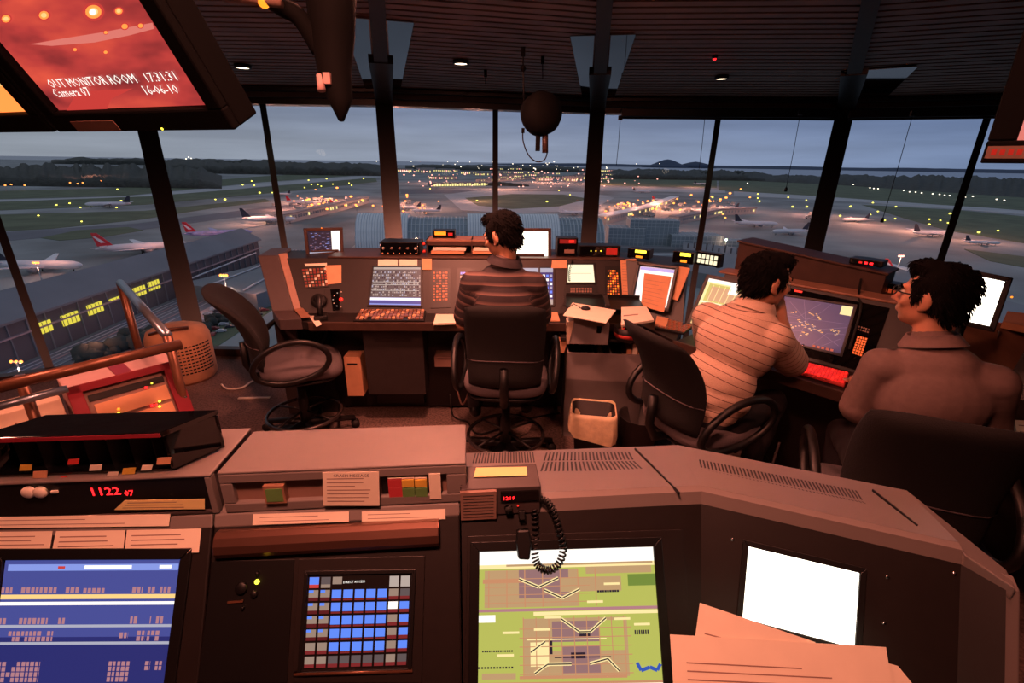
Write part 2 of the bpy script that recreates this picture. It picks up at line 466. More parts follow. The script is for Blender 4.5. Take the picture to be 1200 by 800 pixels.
# roller blind cassettes over the right panes, and their pull cords
def blind(a, b, f0, f1, label):
    A, B = Vector((*a, 0))*.965, Vector((*b, 0))*.965
    P, Q = A.lerp(B, f0), A.lerp(B, f1); yaw = atan2(Q.y-P.y, Q.x-P.x); L_ = (Q-P).length
    t = thing('roller_blind', label, 'blind', frame((P.x, P.y, ZH-.06), yaw))
    MB().box((0,-.03,0), (L_,.05,.075), 'post_black').build('cassette', t, bevel=.006)
    MB().cyl((.01,.01,-.008), (L_-.01,.01,-.008), .012, 'plastic_black').build('hem_bar', t)
    return t
blind(HEAD[3], HEAD[4], .10, .985, 'black roller blind cassette over the wide pane right of the signal lamp')
blind(HEAD[4], HEAD[5], .015, .98, 'black roller blind cassette over the far right pane behind the hanging screen')
def cord(px0, py0, px1, py1, D, label, weight=True):
    a, b = at_dist(px0, py0, D), at_dist(px1, py1, D)
    t = thing('pull_cord', label, 'cord', Matrix.Translation(b))
    MB().box((-.02,-.012,-.02), (.02,.012,.02), 'plastic_black').build('cord_holder', t, T=Matrix.Translation(a-b))
    MB().tube([(0,0,.02), (a-b)*.5+Vector((.004,0,0)), a-b], .0028, 'rubber', 6).build('string', t)
    if weight: MB().lathe([(0,-.02), (.014,-.018), (.014,.008), (.005,.025), (0,.026)], 'plastic_black', 12).build('weight', t)
cord(938, 132, 921, 222, 5.5, 'thin blind pull cord with black weight hanging between the signal lamp pane and right post')
cord(1070, 133, 1034, 258, 5.6, 'long slanting blind pull cord with black weight right of the thick right-hand post')
cord(727, 138, 722, 196, 5.3, 'short thin cord hanging just right of the post beside the signal lamp', False)
cord(826, 137, 819, 200, 5.6, 'thin cord hanging against the thin mullion left of the right-hand post', False)
# ------------------------------------------------------------------ the airfield outside
def flat(name, pts, mt, z=.0, kind='structure', px=True, th=.3):
    P = [G(*p)+Vector((0,0,z)) for p in pts] if px else [Vector((p[0], p[1], GZ+z)) for p in pts]
    m = MB(); m.prism(P, (0,0,-th), mt); o = m.build(name); o['kind'] = kind; return o
m = MB(); m.prism([Vector((-9000,-800,GZ)), Vector((9000,-800,GZ)), Vector((9000,9500,GZ)), Vector((-9000,9500,GZ))], (0,0,-2), 'concrete_apron')
struct(m.build('ground'))
m = MB(); m.poly([Vector((-60000,9500,GZ-1)), Vector((60000,9500,GZ-1)), Vector((60000,60000,GZ-1)), Vector((-60000,60000,GZ-1))], 'sea')
m.poly([Vector((700,9500,GZ+.6)), Vector((9000,9500,GZ+.6)), Vector((9000,2600,GZ+.6)), Vector((5200,3300,GZ+.6)), Vector((2600,4300,GZ+.6)), Vector((900,5600,GZ+.6))], 'sea')
m.poly([Vector((9000,-800,GZ-.5)), Vector((60000,-800,GZ-.5)), Vector((60000,9500,GZ-.5)), Vector((9000,9500,GZ-.5))], 'sea')
m.poly([Vector((-60000,-800,GZ-.5)), Vector((-9000,-800,GZ-.5)), Vector((-9000,9500,GZ-.5)), Vector((-60000,9500,GZ-.5))], 'tree_dark')
struct(m.build('sea'))
GR = [
 [(-90,226),(145,220),(300,207),(452,198),(452,203),(300,214),(150,229),(-90,236)],
 [(-90,240),(175,230),(300,220),(440,208),(442,213),(330,225),(170,240),(-90,250)],
 [(-90,254),(170,247),(310,233),(318,236),(250,244),(160,258),(60,268),(-90,276)],
 [(48,279),(90,270),(150,266),(168,270),(120,278),(70,282)],
 [(545,232),(600,227.5),(660,228),(690,233),(655,242),(600,245),(560,241)],
 [(700,209),(840,211),(840,220),(700,217)],
 [(842,206),(980,211),(1100,220),(1290,236),(1290,252),(1100,240),(960,230),(842,223)],
 [(1010,240),(1120,246),(1290,262),(1290,300),(1200,285),(1110,270),(1060,256)],
 [(1130,292),(1290,312),(1290,330),(1160,306)],
]
for g_ in GR: flat('grass', g_, 'grass', .35, 'stuff')
TX = [
 ([(-90,237),(150,230),(300,215),(452,204),(452,207),(300,219),(150,234),(-90,243)], 'taxiway'),
 ([(-90,278),(160,262),(310,243),(420,232),(420,236),(310,250),(160,270),(-90,290)], 'taxiway_dark'),
 ([(860,224),(1000,231),(1290,254),(1290,258),(1000,236),(860,229)], 'taxiway'),
 ([(700,219),(850,222),(850,226),(700,223)], 'taxiway'),
 ([(470,222),(560,222),(700,224),(700,227),(560,226),(470,227)], 'taxiway_dark'),
 ([(520,228),(560,223),(690,225),(720,232),(690,247),(600,250),(540,246)], 'taxiway'),
]
for p, mt in TX: flat('taxiway', p, mt, .2 if mt != 'taxiway' else .28)
flat('grass', GR[4], 'grass', .5, 'stuff')
# wooded rises: many-row ridge meshes
def woods(name, xa, xb, rows, seed, label=None, mt='tree_dark', step=6, top=None, kind='stuff', sl=0.):
    "rows: list of (pixel y of the ground there, height); columns every few pixels"
    m = MB(); vs = []; nx = int((xb-xa)/step)+1; rows = [(rows[0][0], 0)]+rows+[(rows[-1][0]-.3, 0)]
    for j, (yy, h) in enumerate(rows):
        for i in range(nx):
            x = xa+(xb-xa)*i/(nx-1); e = min(1, min(x-xa, xb-x)/30+.05)
            dy = (x-600)*.014+(x-xa)*sl*(1-j/(len(rows)-1))
            p = G(x, yy+dy); s = hypot(p.x, p.y)/1500
            hh = h*e*(.75+.5*noise.noise(Vector((x*.09+seed, j*3.1, 0)))+.35*noise.noise(Vector((x*.5+seed, j*7.7, 2)))) if h else 0
            vs.append(p+Vector((0,0,max(0,hh))))
    fs = [(j*nx+i, j*nx+i+1, (j+1)*nx+i+1, (j+1)*nx+i) for j in range(len(rows)-1) for i in range(nx-1)]
    m.add(vs, fs, mt, True); o = m.build(name); o['kind'] = kind; return o
woods('woods', -120, 260, [(226,12),(222,24),(217,34),(211,50)], 1, step=3)
woods('woods', 168, 452, [(208.5,26),(205,40),(201,52),(197,58)], 4, step=3)
woods('woods', 60, 345, [(199.5,40),(197,55),(195,66)], 9, step=3)
woods('woods', 700, 905, [(208,14),(206,24),(203,32),(200.5,36)], 14, step=2)
woods('woods', 790, 900, [(203,26),(201.5,36)], 18, step=2)
woods('woods', 955, 1300, [(210,12),(208,20),(205.5,27),(203,34)], 23, step=2.5, sl=.055)
woods('woods', 890, 975, [(208.5,10),(206,18),(203.5,24)], 41, step=2, sl=.03)
woods('woods', 475, 690, [(200.5,10),(197.5,20),(195.5,26)], 31, step=2.5)
woods('woods', 560, 620, [(218,10),(216.5,14)], 33, step=2)
# far shore across the strait and one distant island peak
m = MB()
for (x0, x1, D, h) in ((560, 1500, 14000, 95),):
    vs = []; N_ = 90
    for i in range(N_+1):
        x = x0+(x1-x0)*i/N_; p = at_dist(x, 200+(x-600)*.014, D)
        hh = h*min(1, i/8)*(1+.25*noise.noise(Vector((i*.13,0,5)))+.12*noise.noise(Vector((i*.6,0,5))))
        d2 = Vector((p.x, p.y, 0)).normalized()*900
        vs += [Vector((p.x,p.y,GZ)), Vector((p.x,p.y,GZ+hh*.6))+d2*.3, Vector((p.x,p.y,GZ+hh*.72))+d2*1.4, Vector((p.x,p.y,GZ))+d2*2]
    m.add(vs, [(i*4+k, i*4+4+k, i*4+5+k, i*4+1+k) for i in range(N_) for k in range(3)], 'far_shore', True)
struct(m.build('far_shore'))
m = MB(); c = at_dist(781, 200, 13200)
m.lathe([(780,0),(560,60),(380,140),(230,215),(110,262),(0,280)], 'far_shore', 20, Matrix.Translation((c.x,c.y,GZ))@Matrix.Diagonal((.8,.8,.7,1)))
m.lathe([(500,0),(300,90),(140,130),(0,150)], 'far_shore', 16, Matrix.Translation((c.x+720,c.y+60,GZ)))
struct(m.build('hill'))

# ---------------- buildings
def bld(name, label, cat='building', grp=None): return thing(name, label, cat, Matrix.Translation((0,0,0)), grp)
def mid(pts):
    s = Vector((0,0,0))
    for p in pts: s += p
    return s/len(pts)
def slab(m, px_pts, z0, z1, mt, pxz=None):
    P = [onz(*p, z1 if pxz is None else pxz) for p in px_pts]
    P = [Vector((p.x, p.y, z0)) for p in P]; m.prism(P, (0,0,z1-z0), mt)
# long concourse with a sloping grey roof on the left
A0, A1 = onz(-70, 362, -50), onz(286, 268, -50)        # back roof edge
d = (A1-A0); L_ = d.length*.98; yaw = atan2(d.y, d.x)
T = frame((A0.x, A0.y, GZ), yaw)
W = hit(T, 100, 347, (0,0,17), (0,0,1)).y
t = thing('long_concourse', 'long low concourse with sloping grey roof and yellow lit windows beside the road', 'building', T)
MB().profile([(W, 0), (0, 0), (0, 24), (W, 16)], 0, L_, 'wall_mauve').build('wall', t)
MB().profile([(W-1.5, 16.2), (.8, 25), (.8, 25.8), (W-1.5, 17.2)], -3, L_+3, 'roof_grey').build('roof', t)
MB().profile([(W-1.2, 10.6), (W, 10.6), (W, 11.2), (W-1.2, 11.2)], -3, L_+3, 'kerb_pink').build('ledge', t)
nwin = 0
for (px, py) in ((49,384),(82,373),(111,361),(135,350),(163,341),(180,334)):
    q = hit(T, px, py, (0, W, 0), (0, 1, 0))
    wdt = 8.5 if px not in (135,) else 8; hh = 2.3 if px != 135 else .7
    m = MB(); m.box((q.x-wdt/2, W-.6, q.z-hh), (q.x+wdt/2, W+.1, q.z+hh), 'win_yellow')
    for j in range(5): m.box((q.x-wdt/2+j*wdt/4-.12, W-.7, q.z-hh), (q.x-wdt/2+j*wdt/4+.12, W-.6, q.z+hh), 'wall_mauve')
    m.build('window', t)
m = MB()
for j in range(26):
    x_ = j*L_/26; m.box((x_, W-.5, 0), (x_+.5, W, 16), 'roof_grey')
m.build('pillar_row', t)
# roads and tracks that run beside it
for k, (o0, o1, mt, z) in enumerate(((-6,-34,'road',.1), (-8,-8.5,'rail_line',.35), (-11,-11.5,'rail_line',.35), (-14,-14.5,'kerb_pink',.4), (-17,-17.4,'rail_line',.35), (-20,-20.5,'rail_line',.35), (-24,-24.6,'kerb_pink',.4), (-28,-28.4,'rail_line',.35), (-34,-46,'kerb_pink',.25), (-46,-70,'grass',.2))):
    P = [T@Vector((-90, W+o0+4, z)), T@Vector((L_*1.25, W+o0+4, z)), T@Vector((L_*1.25, W+o1+4, z)), T@Vector((-90, W+o1+4, z))]
    m = MB(); m.prism([Vector((p.x,p.y,GZ+z)) for p in P], (0,0,-.2), mt)
    o = m.build('road' if 'grass' != mt else 'grass'); o['kind'] = 'structure' if mt != 'grass' else 'stuff'
# boundary shrubs along the bank
random.seed(3)
def shrubs(x0, x1, y0, y1, nn, h=(3,7)):
    m = MB()
    for i in range(nn):
        u = random.random(); p = G(x0+(x1-x0)*u+random.uniform(-8,8), y0+(y1-y0)*u+random.uniform(-5,5)); hh = random.uniform(*h)
        base = len(m.v); m.ball((p.x,p.y,p.z+hh*.45), hh*.6, 'tree_dark', 7, 5, sc=(1,1,.9))
        for j in range(base, len(m.v)):
            v = m.v[j]; m.v[j] = v+Vector(noise.noise_vector(v*.9))*1.1
    o = m.build('shrubbery'); o['kind'] = 'stuff'
shrubs(90, 200, 425, 392, 46); shrubs(225, 300, 392, 352, 40, (2,5)); shrubs(300, 335, 342, 300, 22, (4,8))
# dark link block and tree-hidden block between concourse and near terminal
t = bld('office_block', 'dark multi-storey airport block behind the lamp mast, left of the empty chair view')
m = MB(); slab(m, [(206,330),(240,318),(246,296),(208,304)], GZ, -62, 'wall_mauve', -70); m.build('block', t)
t = bld('flat_roofed_block', 'broad flat-roofed grey building with pale roof edges below the small desk monitor')
m = MB(); slab(m, [(212,332),(345,300),(372,322),(300,345)], GZ, -66, 'roof_grey', -66); m.build('block', t)
m = MB()
for a, b in (((212,331),(300,296)), ((240,336),(330,302)), ((285,340),(345,308))):
    P, Q = onz(*a, -65.4), onz(*b, -65.4); m.tube([P, Q], .5, 'frame_far', 4)
m.build('roof_edge', t)
# near terminal: barrel roofs and glazed bays
Tt0, Tt1 = onz(405, 281, -60), onz(700, 281, -60)
yaw = atan2((Tt1-Tt0).y, (Tt1-Tt0).x); T = frame((Tt0.x, Tt0.y, GZ), yaw); Lt = (Tt1-Tt0).length
t = thing('glass_terminal', 'curved silver barrel roofed terminal with glazed bays straight ahead', 'building', T)
def vault(m, x0, x1, y0, y1, z0, hz, mt, seg=10, th=.5):
    pr = [(y0+(y1-y0)*(1-cos(pi*k/seg))/2, z0+hz*sin(pi*k/seg)) for k in range(seg+1)]
    for k in range(seg): m.add([(x0,*pr[k]),(x1,*pr[k]),(x1,*pr[k+1]),(x0,*pr[k+1])], [(0,1,2,3)], mt, True)
    m.poly([(x0,*q) for q in pr], mt); m.poly([(x1,*q) for q in pr[::-1]], mt)
def xpx(px, z=15): return hit(T, px, 262, (0,10,0), (0,1,0)).x
MB().box((0,-4,0), (Lt+20,34,6), 'wall_pale').build('plinth', t)
for (a, b, mt) in ((418,478,'roof_light'), (478,548,'glass_far'), (548,655,'roof_light'), (655,706,'glass_far')):
    m = MB(); x0, x1 = xpx(a), xpx(b); vault(m, x0, x1, -2, 42, 5.5, 29 if mt == 'roof_light' else 26, mt)
    nn = max(3, int((x1-x0)/(2.2 if mt == 'roof_light' else 3.2)))
    for i in range(nn+1):
        x = x0+(x1-x0)*i/nn
        pts = [(x, -2+44*(1-cos(pi*k/10))/2, 5.6+(29 if mt == 'roof_light' else 26)*sin(pi*k/10)) for k in range(11)]
        m.tube(pts, .3 if mt == 'roof_light' else .45, 'frame_far', 4)
    if mt == 'glass_far':
        for k in (1,2,3,4): m.tube([(x0, -2+44*(1-cos(pi*k/10))/2, 5.7+26*sin(pi*k/10)), (x1, -2+44*(1-cos(pi*k/10))/2, 5.7+26*sin(pi*k/10))], .3, 'frame_far', 4)
    m.build('barrel_roof' if mt == 'roof_light' else 'glazed_bay', t)
MB().box((-25,-34,0), (Lt+70,-8,5.5), 'roof_grey').build('podium', t)
MB().box((-25,-24,5.5), (Lt+70,-20,6.6), 'frame_far').build('parapet', t)
# stepped glazed building right of it
t = bld('glazed_hall', 'stepped glass and steel terminal hall right of the thick middle post')
Tg = frame(onz(712, 292, GZ), radians(-4)); t.matrix_world = Tg
for (x0, y0, x1, y1, h, mt) in ((0,0,34,26,20,'glass_far'), (20,6,66,30,27,'glass_far'), (58,-4,104,24,15,'glass_far'), (84,4,130,20,10,'glass_far'), (-6,-16,118,-2,4.5,'roof_grey')):
    m = MB(); m.box((x0,y0,0), (x1,y1,h), mt)
    if mt == 'glass_far':
        for i in range(int((x1-x0)/4)+1): m.box((x0+i*4-.15,y0-.3,0), (x0+i*4+.15,y0,h+.3), 'frame_far'); m.box((x0+i*4-.15,y0,h), (x0+i*4+.15,y1,h+.4), 'frame_far')
        for j in range(int(h/3.5)+1): m.box((x0,y0-.3,j*3.5), (x1,y0,j*3.5+.3), 'frame_far')
        for j in range(4): m.box((x0,y0+j*(y1-y0)/4,h), (x1,y0+j*(y1-y0)/4+.3,h+.4), 'frame_far')
    m.build('glazed_block' if mt == 'glass_far' else 'canopy', t)
t = bld('pier_building', 'dark pier building running out behind the leaning person, in front of the parked jets')
m = MB(); slab(m, [(800,285),(960,300),(1010,312),(1040,330),(960,345),(800,318)], GZ, -65, 'roof_grey', -66); m.build('block', t)
m = MB()
for i in range(26):
    p = onz(806+i*7.2, 290+i*.95, -65); m.box((p.x-.5,p.y-.5,-65), (p.x+.5,p.y+.5,-62+random.uniform(-.5,3)), 'wall_mauve')
m.build('roof_plant', t)
m = MB(); p = onz(955, 290, -65); m.cb((p.x,p.y,-63.2), (9,7,3.6), 'wall_pale'); m.build('roof_shed', t)
t = bld('curved_roof_pier', 'pale curved pier roof at right edge beyond the glasses wearer')
m = MB(); slab(m, [(1035,308),(1100,330),(1180,352),(1290,380),(1290,420),(1150,385),(1040,345)], GZ, -66, 'roof_grey', -66); m.build('roof', t)
# apron piers among the parked aircraft
def pier(pts, h, label, mt='roof_grey', wid=14):
    P = [G(*p) for p in pts]; t = thing('pier', label, 'building', Matrix.Translation((P[0].x, P[0].y, GZ)))
    m = MB(); w = MB()
    for a, b in zip(P[:-1], P[1:]):
        a = a-P[0]; b = b-P[0]; dd = (b-a).normalized(); nn = Vector((-dd.y, dd.x, 0))*wid/2
        m.prism([a-nn-dd*3, b-nn+dd*3, b+nn+dd*3, a+nn-dd*3], (0,0,h), 'wall_pale')
        w.prism([a-nn*1.2-dd*3+Vector((0,0,h)), b-nn*1.2+dd*3+Vector((0,0,h)), b+nn*1.2+dd*3+Vector((0,0,h)), a+nn*1.2-dd*3+Vector((0,0,h))], (0,0,1.4), mt)
        k = int((b-a).length/7)
        for i in range(k):
            c = a.lerp(b, (i+.5)/k)
            for sg in (-1, 1):
                cc = c+nn*sg*1.01; m.box((cc.x-1.4,cc.y-.4,h*.45), (cc.x+1.4,cc.y+.4,h*.8), 'win_cream' if random.random() < .22 else 'glass_far')
    m.build('wall', t); w.build('roof', t)
pier([(330,262),(395,247),(428,238)], 11, 'long grey pier reaching to the pink lit stands behind the small monitor')
pier([(705,262),(755,250),(790,236)], 10, 'grey pier pointing away between two glowing stands, right of middle post', 'roof_light')
pier([(790,262),(840,252),(880,250)], 9, 'pier crossing behind the thin mullion right of the middle post')
pier([(560,214),(640,209),(712,210)], 12, 'distant terminal block glowing pink behind the oval grass island')
t = bld('lit_shed_row', 'distant long shed with bright yellow lit front left of the thin middle mullion')
a, b = G(508, 218.5), G(572, 217.5); T = frame((a.x,a.y,GZ), atan2(b.y-a.y,b.x-a.x)); t.matrix_world = T; Ls = (b-a).length
MB().box((0,0,0), (Ls,40,12), 'roof_grey').build('shed', t)
m = MB()
for i in range(22): m.box((Ls*i/22+1,-1,1), (Ls*i/22+Ls/22*.75,0,9 if i % 3 else 6), 'win_cream')
m.build('lit_front', t)
random.seed(11)
def blocks(x0, x1, y0, y1, nn, label, lit):
    for i in range(nn):
        px = random.uniform(x0, x1); p = G(px, random.uniform(y0, y1)+(px-600)*.014); s = hypot(p.x,p.y)/1500
        t = thing('airport_building', label, 'building', Matrix.Translation(p), label.split(' with')[0])
        w, d_, h = random.uniform(25,90)*s, random.uniform(15,30)*s, random.uniform(7,16)*s**.6
        MB().box((-w/2,0,0), (w/2,d_,h), 'wall_pale').build('wall', t); MB().box((-w/2-1,-1,h), (w/2+1,d_+1,h+1), 'roof_grey').build('roof', t)
        m = MB(); k = int(w/(6*s))+1
        for j in range(k):
            if random.random() < lit: m.box((-w/2+j*6*s+1,-.6,h*.2), (-w/2+j*6*s+3.2*s,0,h*.65), random.choice(['win_cream','bulb_pink','win_cream']))
        if m.f: m.build('window_row', t)
blocks(470, 720, 199, 212, 34, 'small airport building with glowing windows in the distant middle of the airfield', .6)
blocks(30, 140, 206, 214, 7, 'low shed with glowing windows below the wooded rise at far left', .6)
blocks(715, 760, 200, 206, 4, 'low pale shed with bright windows right of the middle post near the sea', .8)

# ---------------- aircraft
def airliner(px, py, head, label, length=58., body='plane_white', tail='plane_navy', swoosh=None, z=0):
    p = G(px, py); T = frame((p.x, p.y, GZ+z), radians(head)); s = length/58.
    t = thing('airliner', label, 'airplane', T@Matrix.Scale(s, 4))
    R = 2.9; m = MB()
    prof = [(0,-29),(.9,-28.2),(1.8,-26.6),(2.6,-23.5),(R,-20),(R,10),(2.6,17),(1.7,23),(.7,28),(.15,29.3)]
    TT = Matrix.Translation((0,0,5.2))@Matrix.Rotation(radians(90), 4, 'Y')
    m.lathe(prof, body, 16, TT)          # nose at -x
    m.build('fuselage', t)
    def wing(root, tip, rc, tc, th, zz, zt, mt, sg):
        a, b = root, tip; mm = MB()
        vs = [(a[0],sg*a[1],zz-th),(a[0]+rc,sg*a[1],zz-th*.6),(b[0]+tc,sg*b[1],zt-.1),(b[0],sg*b[1],zt-.1),(a[0],sg*a[1],zz+th),(a[0]+rc,sg*a[1],zz+th*.4),(b[0]+tc,sg*b[1],zt+.15),(b[0],sg*b[1],zt+.15)]
        mm.add(vs, [(0,1,2,3),(4,7,6,5),(0,4,5,1),(1,5,6,2),(2,6,7,3),(3,7,4,0)], mt); return mm
    for sg in (-1, 1):
        wing((-7,2), (11,28), 11, 2.6, .55, 4.2, 7.2, body, sg).build('wing', t)
        wing((21.5,1), (27.5,10), 5, 1.8, .25, 6.4, 7.2, body, sg).build('tailplane', t)
        m = MB(); m.lathe([(1.1,-2.6),(1.45,-1.6),(1.4,1),(.8,2.6),(0,3)], 'engine_grey', 12, Matrix.Translation((-3.5,sg*9.2,3.0))@Matrix.Rotation(radians(90),4,'Y')); m.build('engine', t)
    m = MB(); m.prism([(18.5,-.25,7.6),(26,-.25,16.5),(29.3,-.25,16.5),(27.6,-.25,7.0)], (0,.5,0), tail)
    if swoosh: m.prism([(22.2,-.32,9.6),(27.4,-.32,14.2),(28.6,-.32,14.0),(25,-.32,9.3)], (0,.64,0), swoosh)
    m.build('tail_fin', t)
    m = MB()
    for (x, y) in ((-22,0),(2,-3.4),(2,3.4)): m.cyl((x,y,0), (x,y,3.4), .35, 'rubber', 8)
    m.build('landing_gear', t)
    return t
airliner(128, 243, 20, 'white airliner rolling along the grass-lined taxiway at upper left', 62)
airliner(172, 297, 208, 'jet with bright red white-flashed tail, its body passing behind the thick left post', 66, 'plane_white', 'plane_red', 'plane_white')
airliner(258, 279, 203, 'lilac lit jet with red white-flashed tail just right of the thick left post', 60, 'plane_lilac_lit', 'plane_red', 'plane_white')
airliner(316, 262, 186, 'long white jet with dark tail crossing behind the left thin mullion', 66)
airliner(48, 319, 180, 'white wide jet with dark tail parked at the far left edge below the taxiways', 62)
airliner(352, 240, 168, 'pink lit jet with red tail at the glowing stand above the small desk monitor', 55, 'plane_white', 'plane_red')
airliner(500, 250, 8, 'jet with dark fin poking over the silver barrel roof left of the striped-shirt person', 46, z=0)
airliner(672, 252, 190, 'white jet whose tail shows left of the thick middle post', 46, tail='plane_white')
airliner(752, 226, 170, 'small white jet with raised tail right of the middle post beyond a pier', 50)
airliner(822, 217, 175, 'pale jet on the far lit pad left of the wooded shore', 60)
airliner(925, 275, 12, 'white jet half hidden by the thick right-hand post', 50)
airliner(1002, 260, 8, 'small pale jet on the pink apron right of the right-hand post', 44)
airliner(1091, 277, 187, 'white jet with dark tail alone on the far right apron', 52)
airliner(1068, 322, 165, 'near jet with red and white tail showing over the right console ledge', 40, tail='plane_red', swoosh='plane_white')
airliner(1150, 287, 170, 'small jet in the dark patch behind the far right thin mullion', 34)
airliner(402, 243, 172, 'pink lit jet at the pier end just left of the thick post', 46, tail='plane_red')
airliner(478, 246, 10, 'pink lit jet right of the thick post above the barrel roof', 44)
airliner(735, 252, 15, 'jet parked amid orange floodlights directly right of the middle post', 40)
airliner(775, 236, 172, 'jet at the far side of the pier right of the middle post', 42, tail='plane_red')
airliner(852, 246, 8, 'jet parked just right of the thin mullion on the pink stand', 44)
airliner(330, 229, 5, 'small jet on the far stand right of the left thin mullion', 40)
airliner(885, 266, 172, 'long pale jet below the blind cord weight left of the right-hand post', 56)
# ---------------- lamps of the airfield, each one a small glowing head on its pole
random.seed(5)
def lamp_set(name, label, cat, grp, pts, glowm, h=5., k=.0011, kmin=.5):
    pole = None
    for (px, py, *o) in pts:
        s = o[0] if o else 1.; z = GZ+h
        p = onz(px, py, z); D = hypot(p.x, p.y)
        if D > 9000 or ray(px, py).z > -.004: p = at_dist(px, py, 8500)
        p.z = max(p.z, z-20); D = hypot(p.x, p.y); r = max(kmin*.4, D*k*s)
        if pole is None:
            t = thing(name, label, cat, Matrix.Translation((p.x,p.y,GZ)), grp)
            MB().cyl((0,0,0), (0,0,1), .02, 'engine_grey', 5).build('pole', t)
            MB().ball((0,0,0), 1, glowm, 8, 5).build('lamp_head', t); pole = t
        else:
            t = copy_tree(pole); t.matrix_world = Matrix.Translation((p.x,p.y,GZ))
        h_ = h; h = p.z-GZ
        for c in t.children:
            if c.name.startswith('pole'): c.matrix_local = Matrix.Diagonal((8,8,h,1))
            else: c.matrix_local = Matrix.Translation((0,0,h))@Matrix.Diagonal((r*1.25,r*1.25,r*.75,1))
        h = h_
YL = [(45,252.4),(95.6,259.4),(66,240),(81.6,238),(94,243),(106,240),(142,235),(137.6,221.6),(136.6,243),(252.4,233.6),(263.6,233.6,1.6),(284.4,216.4),(298,217),(304.4,225.6,1.4),(319,225.6),(295,212),(357,219.6),(361.6,211),(365,216),(372.6,216),(376.4,218),(382.6,209.4),(390,215.6),(409,214.4),(412,217),(415.4,203.6),(426,209),(559,235,1.5),(641,236,1.6),(504,221),(655,223),(668,228),(835,231,1.4),(831,234),(888,227.2),(888,232),(890,235.7,1.3),(929,242,1.5),(945,234.6),(945.6,242,1.4),(923.7,231),(984.6,252.7,1.3),(997,241.7,1.4),(1022.9,237.4),(1020,251.3),(1028.8,247.6),(1037,258),(1049,256),(1050,242),(1089,256.7),(1089,262.6,1.2),(1102,258),(1111,261),(1113.5,250,1.3),(1147,272,1.5),(1169.6,270)]
lamp_set('taxiway_lamp', 'small yellow taxiway lamp glowing among the grass and concrete', 'airfield lamp', 'yellow taxiway lamps', YL, 'bulb_yellow', 2.5)
WL = [(876,214.5),(1000,216),(1019.5,220),(1024,220.7),(1029,221),(1059,223),(1066,224.7),(1073,225),(1080,226),(1093,227),(1101,227.6),(1107,228.5),(1113,229),(1124,229.7),(1131,231),(1140,230),(1168,233.5),(1177,234.6),(1196,219),(202,203),(206,203),(211,203),(235,201.4),(221,184),(218,186),(224,185.5),(1015,213.5),(920,207),(925,207)]
lamp_set('boundary_lamp', 'small white lamp by the dark woods at the airfield edge', 'airfield lamp', 'white boundary lamps', WL, 'bulb_white', 8, .0009)
OL = [(49,198.6,1.7),(66.6,201),(128.6,197.4,2.2),(122,206),(139,206,1.3),(108,206.5),(29,217),(13,216),(6,217),(82,214),(91,215),(97,214),(214,208),(118,212)]
lamp_set('street_lamp', 'orange street lamp glowing by the sheds below the left woods', 'street lamp', 'orange street lamps at far left', OL, 'bulb_orange', 12, .001)
PL = []
for i in range(95):
    u = random.random(); px = random.choice([random.gauss(500,26), random.gauss(620,40), random.gauss(700,36)])
    if 465 < px < 790: PL.append((px, random.uniform(199,219)+(px-600)*.01, random.uniform(.6,1.35)))
lamp_set('floodlight_mast', 'small pinkish floodlight mast in the crowded distant terminal area', 'floodlight', 'floodlights of the distant terminals', PL, 'bulb_pink', 14, .0011)
PW = [(random.gauss(610,75), random.uniform(188.5,199), random.uniform(.5,1.3)) for i in range(46)]
lamp_set('harbour_lamp', 'tiny white lamp near the horizon beyond the distant terminals', 'lamp', 'lamps on the horizon', PW, 'bulb_white', 15, .0008)
SL = [(random.gauss(380,24), random.gauss(234,6), random.uniform(.7,1.6)) for i in range(24)]+[(random.gauss(475,22), random.gauss(240,6), random.uniform(.7,1.4)) for i in range(16)]+\
     [(random.gauss(745,28), random.gauss(244,8), random.uniform(.7,1.5)) for i in range(30)]+[(random.gauss(822,22), random.gauss(240,8), random.uniform(.7,1.5)) for i in range(24)]
lamp_set('stand_floodlight', 'warm orange floodlight glowing over the aircraft stands', 'floodlight', 'floodlights over the stands', SL, 'bulb_orange', 9, .0015)
def mast(px, py, zt, label, glowm, r=.9, two=True):
    p = onz(px, py, zt); t = thing('lamp_mast', label, 'lamp mast', Matrix.Translation((p.x,p.y,GZ)))
    MB().cyl((0,0,0), (0,0,zt-GZ), .22, 'frame_far', 8).build('pole', t)
    MB().box((-1.6,-.2,zt-GZ-.2), (1.6,.2,zt-GZ+.1), 'frame_far').build('crossarm', t)
    for sx in ((-1.5, 0, 1.5) if two else (0,)): MB().ball((sx,0,zt-GZ+.1), r, glowm, 10, 6).build('lamp_head', t)
    L = bpy.data.lights.new('mast_light', 'POINT'); L.energy = 9000; L.color = (1,.5,.3); L.shadow_soft_size = .3
    o = bpy.data.objects.new('mast_light', L); COL.objects.link(o); o.parent = t; o.location = (0,0,zt-GZ-1.5)
mast(262, 323, -58, 'tall lamp mast with glowing orange heads above the parked cars', 'bulb_orange', .8)
mast(42, 308, -62, 'lamp mast with red and orange heads beside the parked jet at far left', 'bulb_orange', .7)
mast(19, 424, -57, 'near orange lamp mast seen through the lowest left pane', 'bulb_orange', .45)
mast(851, 281, -62, 'greenish white floodlight on the pier roof behind the leaning person', 'bulb_green', 1.1, False)
mast(1056, 300, -60, 'red and white lit mast beyond the red radio on the right ledge', 'bulb_pink', .8)
